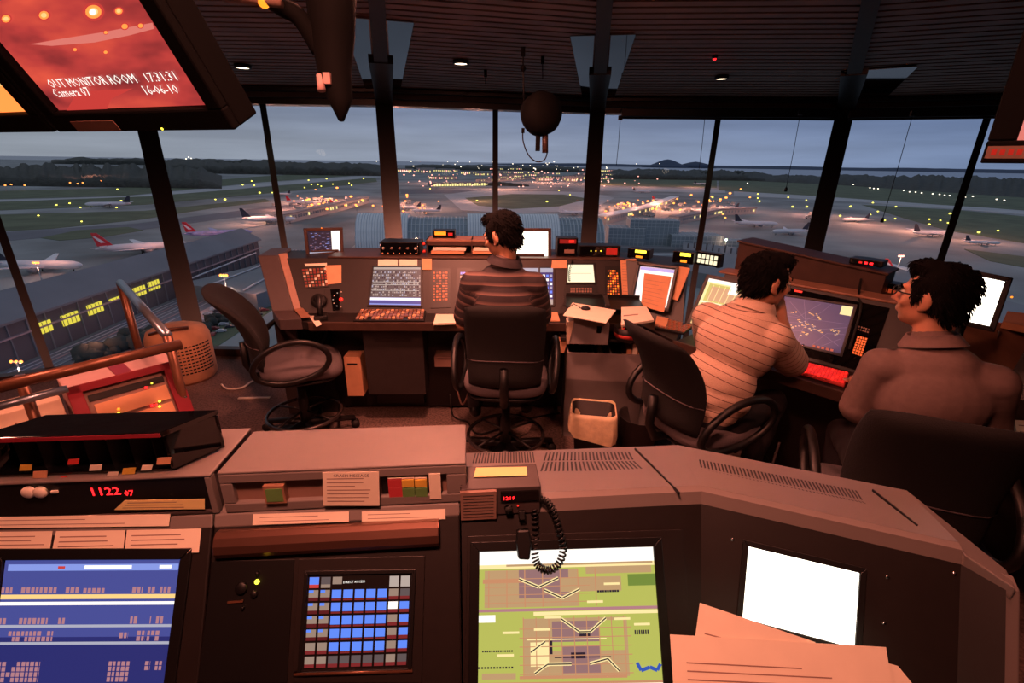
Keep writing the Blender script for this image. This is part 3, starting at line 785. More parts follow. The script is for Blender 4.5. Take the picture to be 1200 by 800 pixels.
# cars in the park below the left window
random.seed(21)
car0 = None
for i in range(46):
    r_, c_ = divmod(i, 9)
    p = G(228+c_*10.5+r_*4+random.uniform(-2,2), 402-c_*4.6-r_*8+random.uniform(-1.5,1.5))
    if car0 is None:
        t = thing('car', 'small car parked below the left windows, beyond the empty chair', 'car', Matrix(), 'cars parked below the tower'); car0 = t
        MB().prism([(-2.2,-.9,.4),(2.2,-.9,.4),(2.2,-.9,.95),(1.2,-.9,1.0),(.6,-.9,1.5),(-1.3,-.9,1.5),(-1.9,-.9,1.0),(-2.2,-.9,.9)], (0,1.8,0), 'car_a').build('body', t)
        m = MB()
        for x in (-1.4,1.4):
            for y in (-.92,.72): m.cyl((x,y,.35),(x,y+.2,.35),.35,'rubber',10)
        m.build('wheel_set', t)
    else: t = copy_tree(car0)
    t.matrix_world = frame((p.x,p.y,GZ), radians(random.choice([20,25,110])))
    for c in t.children:
        if c.name.startswith('body') and i % 3:
            c.data = c.data.copy(); c.data.materials[0] = MATS['car_b' if i % 3 == 1 else 'car_c']
# service vehicles and loaders about the stands
random.seed(31); tr0 = None
for (cx, cy, sx, sy, nn) in ((375,240,34,7,34),(480,243,20,5,16),(745,248,34,8,34),(825,243,26,7,24),(960,256,22,4,8),(640,214,60,4,14)):
    for i in range(nn):
        p = G(random.gauss(cx,sx*.6), cy+random.uniform(-sy,sy))
        if tr0 is None:
            t = thing('service_truck', 'small service truck standing about the glowing aircraft stands', 'truck', Matrix(), 'service trucks on the stands'); tr0 = t
            MB().prism([(-3.6,-1.3,.6),(3.6,-1.3,.6),(3.6,-1.3,2.0),(2.4,-1.3,2.9),(1.7,-1.3,2.9),(1.7,-1.3,1.5),(-3.6,-1.3,1.5)], (0,2.6,0), 'car_a').build('chassis', t)
            MB().box((-3.6,-1.25,1.5), (1.5,1.25,4.0), 'wall_pale').build('cargo_box', t)
            m = MB()
            for x in (-2.4,2.4):
                for y in (-1.32,1.1): m.cyl((x,y,.6),(x,y+.22,.6),.6,'rubber',10)
            m.build('wheel_set', t)
        else: t = copy_tree(tr0)
        t.matrix_world = frame((p.x,p.y,GZ), random.uniform(0,6.28))@Matrix.Scale(random.uniform(.8,1.7), 4)
# warm apron lighting, and fill lights over the terminals
AK = 4.
def alight(px, py, h, E, col=(1,.36,.22), r=3):
    p = G(px, py); L = bpy.data.lights.new('apron_and_fill_light', 'POINT'); L.energy = E*AK*(1.6 if E > 9000 else .25); L.color = col; L.shadow_soft_size = min(.6, r)
    o = bpy.data.objects.new('apron_and_fill_light', L); COL.objects.link(o); o.location = (p.x, p.y, GZ+h*(1.15 if E > 9000 else 1))
for (px, py, h, E) in ((560,275,40,14000),(470,275,40,12000),(640,275,40,12000),(760,270,40,14000),(360,238,26,40000),(395,236,26,50000),(330,246,22,15000),(470,243,24,30000),(500,246,20,16000),(745,243,24,32000),(715,246,22,22000),(780,247,24,30000),(820,246,24,30000),(850,248,22,18000),  # the first four are added to brighten the terminal roofs
                       (955,253,22,14000),(1010,262,22,16000),(1075,272,22,16000),(1140,283,22,10000),(60,322,18,5000),(180,300,18,7000),(245,283,16,5000),(300,262,20,10000),(590,222,60,90000),(700,216,60,120000),(640,214,60,120000),(520,215,50,80000),(560,236,24,20000),
                       (110,214,30,9500),(812,219,40,40000),(755,219,40,30000),(895,262,20,9000)):
    alight(px, py, h, E)
for (px, py, h, E) in ((60,470,12,1800),(200,385,12,2500),(300,365,12,2000),(120,420,10,1500)): alight(px, py, h, E)
# ------------------------------------------------------------------ console kit
TW = {}
def base(name, label, cat, T, group=None):
    o = thing(name, label, cat, T, group); TW[o.name] = T.copy(); return o
def put(mb, name, parent, Tworld, bevel=0, label=None, **k):
    "build a part given in the frame Tworld under its thing (or under a part)"
    Tp = TW[parent.name]; o = mb.build(name, parent, Tp.inverted()@Tworld, bevel, label, **k); TW[o.name] = Tworld.copy(); return o
def quadmap(P, quad, h=0):
    "unit square -> face coordinates from four pixel corners TL,TR,BR,BL"
    tl, tr, br, bl = [Vector(P.xy(*q, h)) for q in quad]
    return lambda u, v: (bl*(1-u)+br*u)*(1-v)+(tl*(1-u)+tr*u)*v
def slabq(mb, P, quad, z0, z1, mt):
    f = quadmap(P, quad, z1); c = [f(0,0), f(1,0), f(1,1), f(0,1)]
    mb.prism([(q.x, q.y, z0) for q in c], (0,0,z1-z0), mt)
def cells(mb, f, quads, z, dz=.0003):
    "flat picture elements; each lies just above those it overlaps"
    dep = []
    for i, (a, b, c, d, mt) in enumerate(quads):
        k = 0
        for j in range(i):
            A, B, C, D, _ = quads[j]
            if a < C and c > A and b < D and d > B: k = max(k, dep[j]+1)
        dep.append(k); zz = z+dz*k
        pts = [f(a,b), f(c,b), f(c,d), f(a,d)]
        mb.poly([(p.x, p.y, zz) for p in pts], mt)
def frameq(mb, P, quad, w, z0, z1, mt):
    "bezel bars of face width w around a quad"
    f = quadmap(P, quad, z0); c = [f(0,0), f(1,0), f(1,1), f(0,1)]
    o = []
    ctr = sum(c, Vector((0,0)))/4
    for i in range(4):
        e0 = (c[i]-c[i-1]).normalized(); e1 = (c[(i+1) % 4]-c[i]).normalized()
        n0 = Vector((e0.y, -e0.x)); n1 = Vector((e1.y, -e1.x))
        k = n0+n1; o.append(c[i]+k*(w/(1+n0.dot(n1))))
    for i in range(4):
        j = (i+1) % 4
        mb.prism([(c[i].x,c[i].y,z0),(o[i].x,o[i].y,z0),(o[j].x,o[j].y,z0),(c[j].x,c[j].y,z0)], (0,0,z1-z0), mt)
def keypad(mb, f, nx, ny, z, h, gap, mts, skip=0.):
    for i in range(nx):
        for j in range(ny):
            if skip and random.random() < skip: continue
            a, b = (i+gap/2)/nx, (j+gap/2)/ny; c, d = (i+1-gap/2)/nx, (j+1-gap/2)/ny
            p = [f(a,b), f(c,b), f(c,d), f(a,d)]; mt = mts[(i*3+j*5) % len(mts)] if isinstance(mts, (list, tuple)) else mts
            mb.prism([(q.x,q.y,z) for q in p], (0,0,h), mt)
def knob(mb, x, y, r, h, mt, mt2='sticker_white'):
    mb.lathe([(r*1.15,0), (r*1.1,.002), (r*.95,.003), (r*.85,h), (0,h)], mt, 20, Matrix.Translation((x,y,0)))
    mb.box((x-r*.08, y, h), (x+r*.08, y+r*.75, h+.0008), mt2)
def sheet(name, label, P, quad, z=.001, mt='paper', lines=5, group=None, parent=None, head=None, th=.0008, cat='paper', seed=0):
    f = quadmap(P, quad, z); c = f(.5,.5); T = P.at(c.x, c.y, z)
    mb = MB(); cc = [f(0,0)-c, f(1,0)-c, f(1,1)-c, f(0,1)-c]
    mb.prism([(q.x,q.y,0) for q in cc], (0,0,th), mt)
    r = random.Random(seed+len(label)); g_ = lambda u, v: f(u,v)-c
    for i in range(lines):
        v = .86-.78*(i+.5)/lines; u1 = r.uniform(.55,.93); hh = .09/max(lines,3) if name not in ('loose_sheet','taped_sheet') else .004
        p = [g_(.07,v-hh), g_(u1,v-hh), g_(u1,v+hh), g_(.07,v+hh)]
        mb.poly([(q.x,q.y,th+.0002) for q in p], 'paper_print')
    if head:
        w = (g_(1,.5)-g_(0,.5)).length; a = g_(.18,.86)
        ang = atan2((g_(1,.5)-g_(0,.5)).y, (g_(1,.5)-g_(0,.5)).x)
        mb.text(head, w*.085, 'ink', Matrix.Translation((a.x,a.y,th+.0003))@Matrix.Rotation(ang,4,'Z'))
    o = mb.build(name, None, T); TW[o.name] = T
    return tag(o, label, cat, group)
# ------------------------------------------------------------------ the near console
SL57 = radians(57)
YA = radians(5.3); YC = radians(-20.6)
OA = Vector((.129, .866, .975)); FA = frame((OA.x, OA.y, 0), YA)          # upright frame; y=0 on the face's top edge
PA = Panel(frame(OA, YA, SL57))
LIPA = Panel(frame(OA, YA, radians(66)))                                   # small grey lip above the face
TOPA = Panel(frame(FA@Vector((0,.012,1.0)), YA, radians(-10.5)))           # sloping grey top
xa = lambda px, py: PA.xy(px, py)[0]
# corner between straight and turned part
OC = Vector((.437, .895, .975)); FC = frame((OC.x, OC.y, 0), YC)
PC = Panel(frame(OC, YC, SL57)); LIPC = Panel(frame(OC, YC, radians(66))); TOPC = Panel(frame(FC@Vector((0,.012,1.0)), YC, radians(-10.5)))
X0 = -1.45; X1 = xa(243, 700); X2 = xa(541, 640); X3 = (FA.inverted()@OC).x
def body_profile(top_back=.26):
    return [(-.196,.673), (0,.975), (.008,.978), (.03,.96), (top_back,.93), (top_back,.02), (-.06,.02), (-.06,.60), (-.17,.60)]
def console_body(F, x0, x1, mt='panel_black'):
    return MB().profile(body_profile(), x0, x1, mt)
LIP = [(0,.975), (.012,1.0), (.05,1.0), (.05,.975)]
def desk_ledge(F, x0, x1): return MB().profile([(-.46,.64), (-.44,.66), (-.175,.668), (-.165,.645), (-.165,.60), (-.44,.62)], x0, x1, 'grey_metal_dark')
g = .003
# -- unit 1: blue flight list
u1 = base('control_console', 'near console unit at lower left with the blue flight list screen', 'console', FA@Matrix.Translation(((X0+X1)/2,0,0)))
put(console_body(FA, X0, X1-g), 'body', u1, FA, .004)
put(MB().profile(LIP, X0, X1-g, 'grey_metal'), 'lip', u1, FA, .003)
put(desk_ledge(FA, X0, X1-g), 'shelf', u1, FA, .004)
m = MB(); Q = [(6,656),(212,655),(193,800),(-13,801)]
bigQ = [(6,656),(212,655),(191,815),(-15,816)]
frameq(m, PA, bigQ, .022, .0005, .006, 'plastic_black'); put(m, 'bezel', u1, PA.T, .002)
m = MB(); f = quadmap(PA, bigQ, .002); q = [(0,0,1,1,'s_blue'), (.02,.915,.99,.965,'s_blue_lt'), (0,.0,1,.42,'s_blue_dark'), (0,.70,1,.735,'s_yellow'), (0,.655,1,.68,'s_white1'), (0,.49,1,.51,'s_pale'), (0,.365,1,.385,'s_pale'), (0,.055,1,.07,'s_pink'), (.3,.93,.34,.95,'s_red_a'), (.45,.925,.72,.955,'s_white1'), (.88,.93,.95,.955,'s_white1')]
r = random.Random(4)
for (v0, v1, spans) in ((.745,.80,((0,.06),(.11,.31),(.36,.44))), (.745,.79,((.46,.58),)), (.745,.80,((.74,.80),(.83,.87),(.9,.96))), (.515,.57,((.0,.05),(.12,.28),(.34,.42))), (.515,.58,((.75,.79),(.84,.87),(.9,.94))), (.39,.47,((.07,.32),(.80,.85),(.86,.93))), (.41,.46,((.70,.75),)), (.10,.25,((.03,.27),(.66,.70),(.71,.78))), (.18,.25,((.87,.9),(.93,.97)))):
    for a, b in spans:
        x = a; rows_ = max(1, int((v1-v0)/.035))
        while x < b:
            w = r.uniform(.014,.022)
            for k in range(rows_):
                vv = v0+(v1-v0)*k/rows_
                if r.random() < .93: q.append((x, vv, min(b, x+w), vv+(v1-v0)/rows_*.82, 's_pink'))
            x += w+.007
cells(m, f, q, .001); put(m, 'screen', u1, PA.T)
m = MB(); slabq(m, PA, [(250,721),(262,722),(259,746),(247,745)], .0005, .002, 'speaker_brown'); 
# -- unit 2: touch keypad
u2 = base('control_console', 'near console unit with touch key screen under a rounded metal hood', 'console', FA@Matrix.Translation(((X1+X2)/2,0,0)))
put(console_body(FA, X1, X2-g), 'body', u2, FA, .004)
put(MB().profile(LIP, X1, X2-g, 'grey_metal'), 'lip', u2, FA, .003)
put(desk_ledge(FA, X1, X2-g), 'shelf', u2, FA, .004)
put(m, 'name_plate', u2, PA.T)
m = MB(); x0 = xa(257, 632); x1 = xa(515, 630)
m.profile([(-.058,.001), (-.058,.012), (-.050,.022), (-.034,.028), (-.018,.026), (-.006,.018), (-.002,.001)], x0, x1, 'hood_metal'); put(m, 'lamp_hood', u2, PA.T, .002, 'rounded brown metal hood over the keypad')
m = MB()
for (a, b) in ((252,345),(345,516)): 
    Z = [(a,650),(b,650),(b-4,662),(a-3,662)]
slabq(m, PA, [(249,657),(345,655),(336,800),(231,800)], .0003, .0022, 'plastic_black'); put(m, 'side_panel', u2, PA.T, .001)
m = MB(); slabq(m, PA, [(350,655),(498,651),(494,800),(342,800)], .0003, .004, 'panel_black'); frameq(m, PA, [(362,673),(483,671),(478,782),(354,786)], .008, .004, .009, 'plastic_black'); put(m, 'bezel', u2, PA.T, .001)
m = MB(); kq = [(362,675),(482,673),(477,780),(355,784)]; f = quadmap(PA, kq, .005); q = [(0,0,1,1,'plastic_black')]
nc, nr = 9, 7
for i in range(nc):
    for j in range(nr):
        a, b = (i+.09)/nc, (j+.08)/nr; c, d = (i+.91)/nc, (j+.92)/nr; hm = b+(d-b)*.32
        if j == nr-1:
            if i in (0,): q += [(a,b,c,d,'s_red_a'), (a,hm,c,d,'s_btn_blue')]
            elif i == 1: q += [(a,b,c,hm,'s_key_tan'), (a,hm,c,d,'s_grey')]
            elif i == 2: q += [(a,hm,c,d,'s_key_tan')]
            elif i in (7,8): q += [(a,b,c,d,'s_grey_lt')]
            continue
        if i in (0,1):
            if j in (2,3,4,5): q += [(a,b,c,hm,'s_key_red'), (a,hm,c,d,'s_key_tan'), (a,d-.03,(a+c)/2,d,'s_btn_blue')]
            else: q += [(a,b,c,hm,'s_red_c'), (a,hm,c,d,'s_key_tan')]
        elif i in (2,3,4,5,6) and j >= 1: q += [(a,b,c,b+.02,'s_red_c'), (a,b+.025,c,d,'s_btn_blue')]
        elif i == 7: q += [(a,b,c,hm,'s_red_c'), (a,hm,c,d,'s_white1' if j == 4 else 's_key_tan')]
        elif i == 8 and 0 < j < 5: q += [(a,b,c,hm,'s_red_c'), (a,hm,c,d,'s_btn_blue')]
        else: q += [(a,b,c,hm,'s_red_c'), (a,hm,c,d,'s_grey')]
cells(m, f, q, .005); sc_ = put(m, 'touch_screen', u2, PA.T)
m = MB(); a = quadmap(PA, kq, .006)(.335,.915); m.text('DIRECT ACCESS', .0062, 's_white1', Matrix.Translation((a.x,a.y,.0066))@Matrix.Rotation(radians(-1),4,'Z')); put(m, 'heading_text', sc_, PA.T)
m = MB(); x, y = PA.xy(302, 681); m.ball((x,y,.003), .005, 'led_yellow'); put(m, 'indicator', u2, PA.T)
m = MB()
for (px, py, w, h_) in ((277,704,.03,.004),):
    x, y = PA.xy(px, py); m.box((x-w/2,y-h_/2,.002), (x+w/2,y+h_/2,.006), 'brass_brown')
for (px, py, r_) in ((303,671,.0035),(299,695,.007),(284,688,.012),(286,711,.003)):
    m2 = MB(); x, y = PA.xy(px, py); m2.lathe([(r_,.002),(r_,.007),(r_*.8,.009),(0,.009)], 'plastic_black', 16, Matrix.Translation((x,y,0))); put(m2, 'button', u2, PA.T)
put(m, 'label_plate', u2, PA.T)
m = MB(); a, b = PA.xy(344, 790, .008), PA.xy(483, 786, .008); m.cyl((a[0],a[1],.006), (b[0],b[1],.006), .004, 'brass_brown', 10); put(m, 'metal_bar', u2, PA.T)
# -- unit 3: airfield map screen
u3 = base('control_console', 'near console unit with the green airfield map screen', 'console', FA@Matrix.Translation(((X2+X3)/2,0,0)))
XM = X3-.012
put(MB().profile(body_profile(.265), X2, X3, 'panel_black'), 'body', u3, FA)
put(desk_ledge(FA, X2, X3-.02), 'shelf', u3, FA, .004)
m = MB()
# lip and top run to the mitred corner
yb = .27
def P2(F, x, y, z): return F@Vector((x,y,z))
def mitre(y):       # point where both top lines at depth y meet
    a = P2(FA,0,y,0); da = Vector((cos(YA),sin(YA),0)); c = P2(FC,0,y,0); dc = Vector((cos(YC),sin(YC),0))
    t = ((c-a).x*dc.y-(c-a).y*dc.x)/(da.x*dc.y-da.y*dc.x); return a+da*t
def mz(y, z): p = mitre(y); return Vector((p.x,p.y,z))
TOPPROF = [(0,.975), (.012,1.0), (.03,1.003), (yb,.955), (yb+.004,.93), (.03,.93)]
def mitred(F, xe, prof, mt):
    mb = MB(); A = [P2(F, xe, y, z) for y, z in prof]; B = [mz(y, z) for y, z in prof]; nn = len(prof)
    mb.add(A+B, [tuple(range(nn)), tuple(range(2*nn-1, nn-1, -1))]+[(i, i+nn, (i+1) % nn+nn, (i+1) % nn) for i in range(nn)], mt); return mb
put(mitred(FA, X2, TOPPROF, 'grey_metal'), 'top_cover', u3, Matrix())
m = MB()
for (ra, rb) in (((556,533,626,531),(553,544,628,543)), ((639,532,739,531),(636,541,744,540)), ((636,543,745,542),(632,554,757,553))):
    nsl = 24 if ra[0] > 600 else 22
    for i in range(nsl):
        u = (i+.2)/nsl; u2_ = (i+.62)/nsl
        p = [TOPA.xy(rb[0]+(rb[2]-rb[0])*u, rb[1]+(rb[3]-rb[1])*u), TOPA.xy(rb[0]+(rb[2]-rb[0])*u2_, rb[1]+(rb[3]-rb[1])*u2_), TOPA.xy(ra[0]+(ra[2]-ra[0])*u2_, ra[1]+(ra[3]-ra[1])*u2_), TOPA.xy(ra[0]+(ra[2]-ra[0])*u, ra[1]+(ra[3]-ra[1])*u)]
        m.prism([(a_,b_,.001) for a_, b_ in p], (0,0,.0016), 'plastic_black')
put(m, 'vent_slots', u3, TOPA.T@Matrix.Translation((0,0,.0022)))
m = MB(); a, b = Vector(TOPA.xy(744,528)), Vector(TOPA.xy(796,581)); n_ = Vector((-(b-a).y,(b-a).x)).normalized()*.0014; m.prism([(q.x,q.y,.0005) for q in (a-n_,b-n_,b+n_,a+n_)], (0,0,.0065), 'plastic_black'); put(m, 'seam', u3, TOPA.T@Matrix.Translation((0,0,.0022)))
m = MB(); mq = [(562,646),(765,640),(778,815),(560,818)]
slabq(m, PA, [(548,628),(800,620),(816,830),(544,830)], .0003, .003, 'panel_black'); frameq(m, PA, mq, .02, .003, .008, 'plastic_black'); put(m, 'bezel', u3, PA.T, .001)
m = MB(); f = quadmap(PA, mq, .004)
q = [(0,0,1,1,'s_green'), (0,.90,1,1,'s_white1'), (0,.87,1,.90,'s_cream2'), (.15,.885,.99,.9,'s_tan')]
# terminals and aprons of the picture
q += [(.03,.60,.55,.86,'s_tan'), (.22,.66,.5,.86,'s_mauve'), (.45,.70,.80,.80,'s_tan'), (.60,.82,.98,.87,'s_tan'), (.84,.73,1,.81,'s_green_dk'), (.02,.77,.25,.80,'s_road'),
      (.0,.57,1,.59,'s_pink'), (.30,.54,1,.565,'s_cream2'),
      (.24,.13,.82,.52,'s_tan'), (.40,.30,.80,.50,'s_green'), (.40,.36,.66,.50,'s_mauve'), (.45,.15,.66,.33,'s_mauve'), (.28,.20,.38,.36,'s_cream2'), (.22,.12,.80,.14,'s_road'), (.0,.08,1,.10,'s_road'),
      (0,.035,1,.085,'s_white1'), (0,0,1,.035,'s_tan'), (.55,.0,.99,.03,'s_mauve'), (.36,.02,.5,.035,'s_green'),
      (.0,.50,.09,.55,'s_white1'), (.0,.21,.23,.36,'s_green'), (.02,.12,.2,.16,'s_tan'), (.85,.1,1,.5,'s_green'), (.55,.39,.61,.43,'s_dark'), (.50,.25,.58,.29,'s_dark'), (.38,.28,.40,.37,'s_dark'), (.41,.255,.72,.262,'s_dark'), (.26,.375,.7,.382,'s_cream2')]
for k in range(9): q.append((.24+.07*k, .12, .245+.07*k, .53, 's_road'))
for k in range(6): q.append((.22, .15+.06*k, .84, .156+.06*k, 's_road'))
for k in range(7): q.append((.05+.1*k, .6, .056+.1*k, .86, 's_road'))
for k in range(4): q.append((.03, .63+.055*k, .62, .635+.055*k, 's_road'))
for k in range(14): q.append((.02+.012*k, .3-.0*k, .028+.012*k, .312, 's_dark'))
for k in range(12): q.append((.0+.016*k, .19, .01+.016*k, .203, 's_dark'))
for k in range(7): q.append((.86+.012*k, .40, .868+.012*k, .43, 's_dark'))
for k in range(9): q.append((.66+.014*k, .69, .672+.014*k, .705, 's_dark'))
for (x, y) in ((.70,.74),(.86,.46),(.36,.52),(.6,.62),(.13,.42),(.1,.27),(.75,.50),(.3,.44)): q.append((x, y, x+.09, y+.016, 's_cream2'))
cells(m, f, q, .004)
def dia(pts, w, mt, z):
    for (a, b), (c, d) in zip(pts[:-1], pts[1:]):
        A, B = f(a,b), f(c,d); n_ = Vector((-(B-A).y, (B-A).x)).normalized()*w
        m.poly([(p.x,p.y,z) for p in (A-n_, B-n_, B+n_, A+n_)], mt)
for pts in ([(.22,.80),(.33,.74),(.44,.80)], [(.36,.72),(.46,.66),(.56,.72)], [(.45,.52),(.55,.43),(.61,.43),(.70,.52)], [(.28,.30),(.36,.37)], [(.3,.16),(.37,.22),(.5,.22)], [(.6,.22),(.7,.25),(.76,.17)]):
    dia(pts, .0032, 's_cream2', .0085); dia(pts, .0012, 's_dark', .0088)
dia([(.86,.22),(.88,.17),(.93,.19),(.97,.17),(.99,.21)], .0035, 's_map_blue', .0085)
put(m, 'screen', u3, PA.T)
# -- unit 4: turned part with the glaring white screen
LC = .478; XE = LC
u4 = base('control_console', 'angled near console unit at right with a glaring white screen and vented grey top', 'console', FC@Matrix.Translation((LC/2,0,0)))
put(MB().profile(body_profile(.265), .0, XE, 'panel_black'), 'body', u4, FC)
put(mitred(FC, XE, TOPPROF, 'grey_metal'), 'top_cover', u4, Matrix())
# end cheek: folds back round the corner
m = MB()
E0, E1 = P2(FC,XE,0,.975), P2(FC,XE,yb,.955)
e = [P2(FC,XE+.05,-.03,.96), P2(FC,XE+.05,.10,.955)]
YD = YC-radians(40); FD = frame(P2(FC,XE,0,0), YD)
cz = [P2(FC,XE,.0,.999), P2(FC,XE+.058,-.052,.988), P2(FC,XE+.080,.02,.972), P2(FC,XE+.0,yb,.956)]; m.add(cz+[p-Vector((0,0,.03)) for p in cz], [(0,1,2,3),(7,6,5,4),(0,4,5,1),(1,5,6,2),(2,6,7,3),(3,7,4,0)], 'grey_metal')
put(m, 'corner_cover', u4, Matrix(), .003)
m = MB(); prof = [(-.196,.673), (-.0,.975), (.03,.985), (.03,.60), (-.17,.60)]
A = [P2(FC,XE+.045,y-.04,z) for y, z in prof]; m.prism(A, (FC.to_3x3()@Vector((.028,0,0))), 'grey_metal')
put(m, 'end_cheek', u4, Matrix(), .003)
m = MB(); A0 = [P2(FC,XE,y,z) for y, z in ((-.196,.673),(0,.975),(0,.60))]; A1 = [P2(FC,XE+.05,y-.045,z) for y, z in ((-.196,.673),(0,.975),(0,.60))]
m.add(A0+A1, [(0,1,4,3),(1,2,5,4),(2,0,3,5),(0,2,1),(3,4,5)], 'panel_black'); put(m, 'corner_panel', u4, Matrix())
m = MB()
for (Pp, l0, l1) in ((TOPC,(1022,577),(1074,619)),):
    a, b = Vector(Pp.xy(*l0)), Vector(Pp.xy(*l1)); n_ = Vector((-(b-a).y,(b-a).x)).normalized()*.0014; m.prism([(q.x,q.y,.0005) for q in (a-n_,b-n_,b+n_,a+n_)], (0,0,.0065), 'plastic_black')
put(m, 'seam', u4, TOPC.T@Matrix.Translation((0,0,.0022)))
m = MB(); nsl = 44
for (ra, rb) in (((818,540,1005,577),(820,549,1012,588)), ((820,551,1012,590),(823,562,1030,601))):
    for i in range(nsl):
        u = (i+.2)/nsl; uu = (i+.62)/nsl
        p = [TOPC.xy(rb[0]+(rb[2]-rb[0])*t, rb[1]+(rb[3]-rb[1])*t) for t in (u, uu)]+[TOPC.xy(ra[0]+(ra[2]-ra[0])*t, ra[1]+(ra[3]-ra[1])*t) for t in (uu, u)]
        m.prism([(a_,b_,.001) for a_, b_ in p], (0,0,.0016), 'plastic_black')
put(m, 'vent_slots', u4, TOPC.T@Matrix.Translation((0,0,.0022)))
m = MB(); wq = [(877,640),(1007,671),(1001,759),(870,724)]; frameq(m, PC, wq, .012, .0003, .005, 'plastic_black'); put(m, 'bezel', u4, PC.T, .001)
m = MB(); f = quadmap(PC, wq, .002); cells(m, f, [(0,0,1,1,'s_white')], .002); put(m, 'screen', u4, PC.T)
for (px, py) in ((858,632),(852,720),(1040,676),(1036,730),(1118,672)):
    m = MB(); x, y = PC.xy(px, py); m.lathe([(.004,0),(.0035,.0015),(0,.0018)], 'chrome', 10, Matrix.Translation((x,y,0))); put(m, 'screw', u4, PC.T)
put(MB().profile([(-.46,.64), (-.44,.66), (-.175,.668), (-.165,.645), (-.165,.60), (-.44,.62)], .06, XE-.05, 'grey_metal_dark'), 'shelf', u4, FC, .004)

# -- grey rack box on unit 2
PF = Panel(frame(FA@Vector((0,.012,1.0)), YA, radians(90)))      # upright front plane of the boxes
def fx(px, py): q = hit(FA, px, py, (0,.012,0), (0,1,0)); return q.x, q.z
bx0, bz0 = fx(264, 597); bx1, bz1 = fx(546, 546); bt = fx(400, 548)[1]
rb = base('equipment_box', 'long grey metal box with recessed dark front and memo card on the near console', 'equipment box', FA@Matrix.Translation(((bx0+bx1)/2,.1,1.0)))
dpt = hit(FA, 450, 501, (0,0,bt-.012), (0,0,1)).y
prof = [(.012,1.002), (.012,bt), (dpt,bt-.012), (dpt,1.002)]
put(MB().profile([(.03,1.002), (.03,bt-.004), (dpt,bt-.016), (dpt,1.002)], bx0+.003, bx1-.003, 'grey_metal_dark'), 'body', rb, FA)
m = MB(); m.profile([(.012,bt-.006), (.012,bt), (dpt,bt-.010), (dpt,bt-.016)], bx0, bx1, 'grey_metal')
ix0, iz0 = fx(277, 590); ix1, iz1 = fx(523, 556)
m.box((bx0,.012,1.002), (bx1,.03,iz0), 'grey_metal'); m.box((bx0,.012,iz1), (bx1,.03,bt-.006), 'grey_metal'); m.box((bx0,.012,iz0), (ix0,.03,iz1), 'grey_metal'); m.box((ix1,.012,iz0), (bx1,.03,iz1), 'grey_metal')
put(m, 'casing', rb, FA, .0025)
put(MB().box((ix0,.024,iz0), (ix1,.029,iz1), 'speaker_brown'), 'front_panel', rb, FA)
m = MB(); a = fx(313,590); b = fx(333,567); m.box((a[0],.006,a[1]+.004), (b[0],.024,b[1]), 'wood'); m.box((a[0]+.004,.005,a[1]+.009), (b[0]-.004,.006,b[1]-.006), 'tab_green'); put(m, 'push_button', rb, FA, .002, 'square yellow and green push button')
m = MB(); a = fx(448,588); b = fx(505,556); m.box((a[0],.021,iz0+.001), (b[0],.024,iz1-.001), 'plastic_black'); put(m, 'button_plate', rb, FA)
for k, (pa, pb, c1, c2) in enumerate(((456,470,'lit_red_dim','lit_red_dim'),(472,485,'sticker_yellow','tab_green'),(487,500,'sticker_yellow','tab_green'))):
    a = fx(pa,583); b = fx(pb,560); mid_ = (a[1]+b[1])/2; m = MB()
    m.box((a[0],.012,a[1]), (b[0],.021,mid_-.001), c2); m.box((a[0],.012,mid_+.001), (b[0],.021,b[1]-.004), c1); m.box((a[0],.014,b[1]-.003), (b[0],.021,b[1]), 'sticker_white'); put(m, 'guard_button', rb, FA, .001)
m = MB(); a = fx(504,584); b = fx(516,554); m.box((a[0],.010,a[1]), (b[0],.012,b[1]), 'paper'); put(m, 'label_strip', rb, FA)
PFm = Panel(frame(FA@Vector((0,.006,1.0)), YA, radians(90)))
sheet('memo_card', 'orange-lit memo card with a heading taped to the front of the long grey box', PFm, [(378,553),(444,552),(445,592),(379,592)], .001, 'paper', 7, head='CRASH MESSAGE', cat='card')
# label strips on the lip
LPm = Panel(LIPA.T@Matrix.Translation((0,.0,.0035)))
sheet('label_card', 'long paper label on the console lip under the left half of the grey box', LPm, [(297,602),(409,599),(409,611),(296,615)], .0, 'paper', 2, cat='label')
sheet('label_card', 'long paper label on the console lip under the right half of the grey box', LPm, [(424,599),(522,596),(522,608),(424,611)], .0, 'paper', 2, cat='label')
sheet('label_strip', 'wide paper strip along the console lip at the far left above three cards', LPm, [(-40,606),(200,602),(198,616),(-40,619)], .0, 'paper', 2, cat='label')
PA1 = Panel(PA.T@Matrix.Translation((0,0,.002)))
for k, (qd, lb) in enumerate((([(-8,623),(62,622),(58,647),(-12,648)], 'leftmost of three paper cards above the blue flight list screen'), ([(66,622),(147,621),(144,649),(60,652)], 'middle of three paper cards above the blue flight list screen'), ([(149,621),(236,619),(233,647),(146,649)], 'rightmost of three paper cards above the blue flight list screen'))):
    sheet('paper_card', lb, PA1, qd, .001*k, 'paper', 4, cat='card')

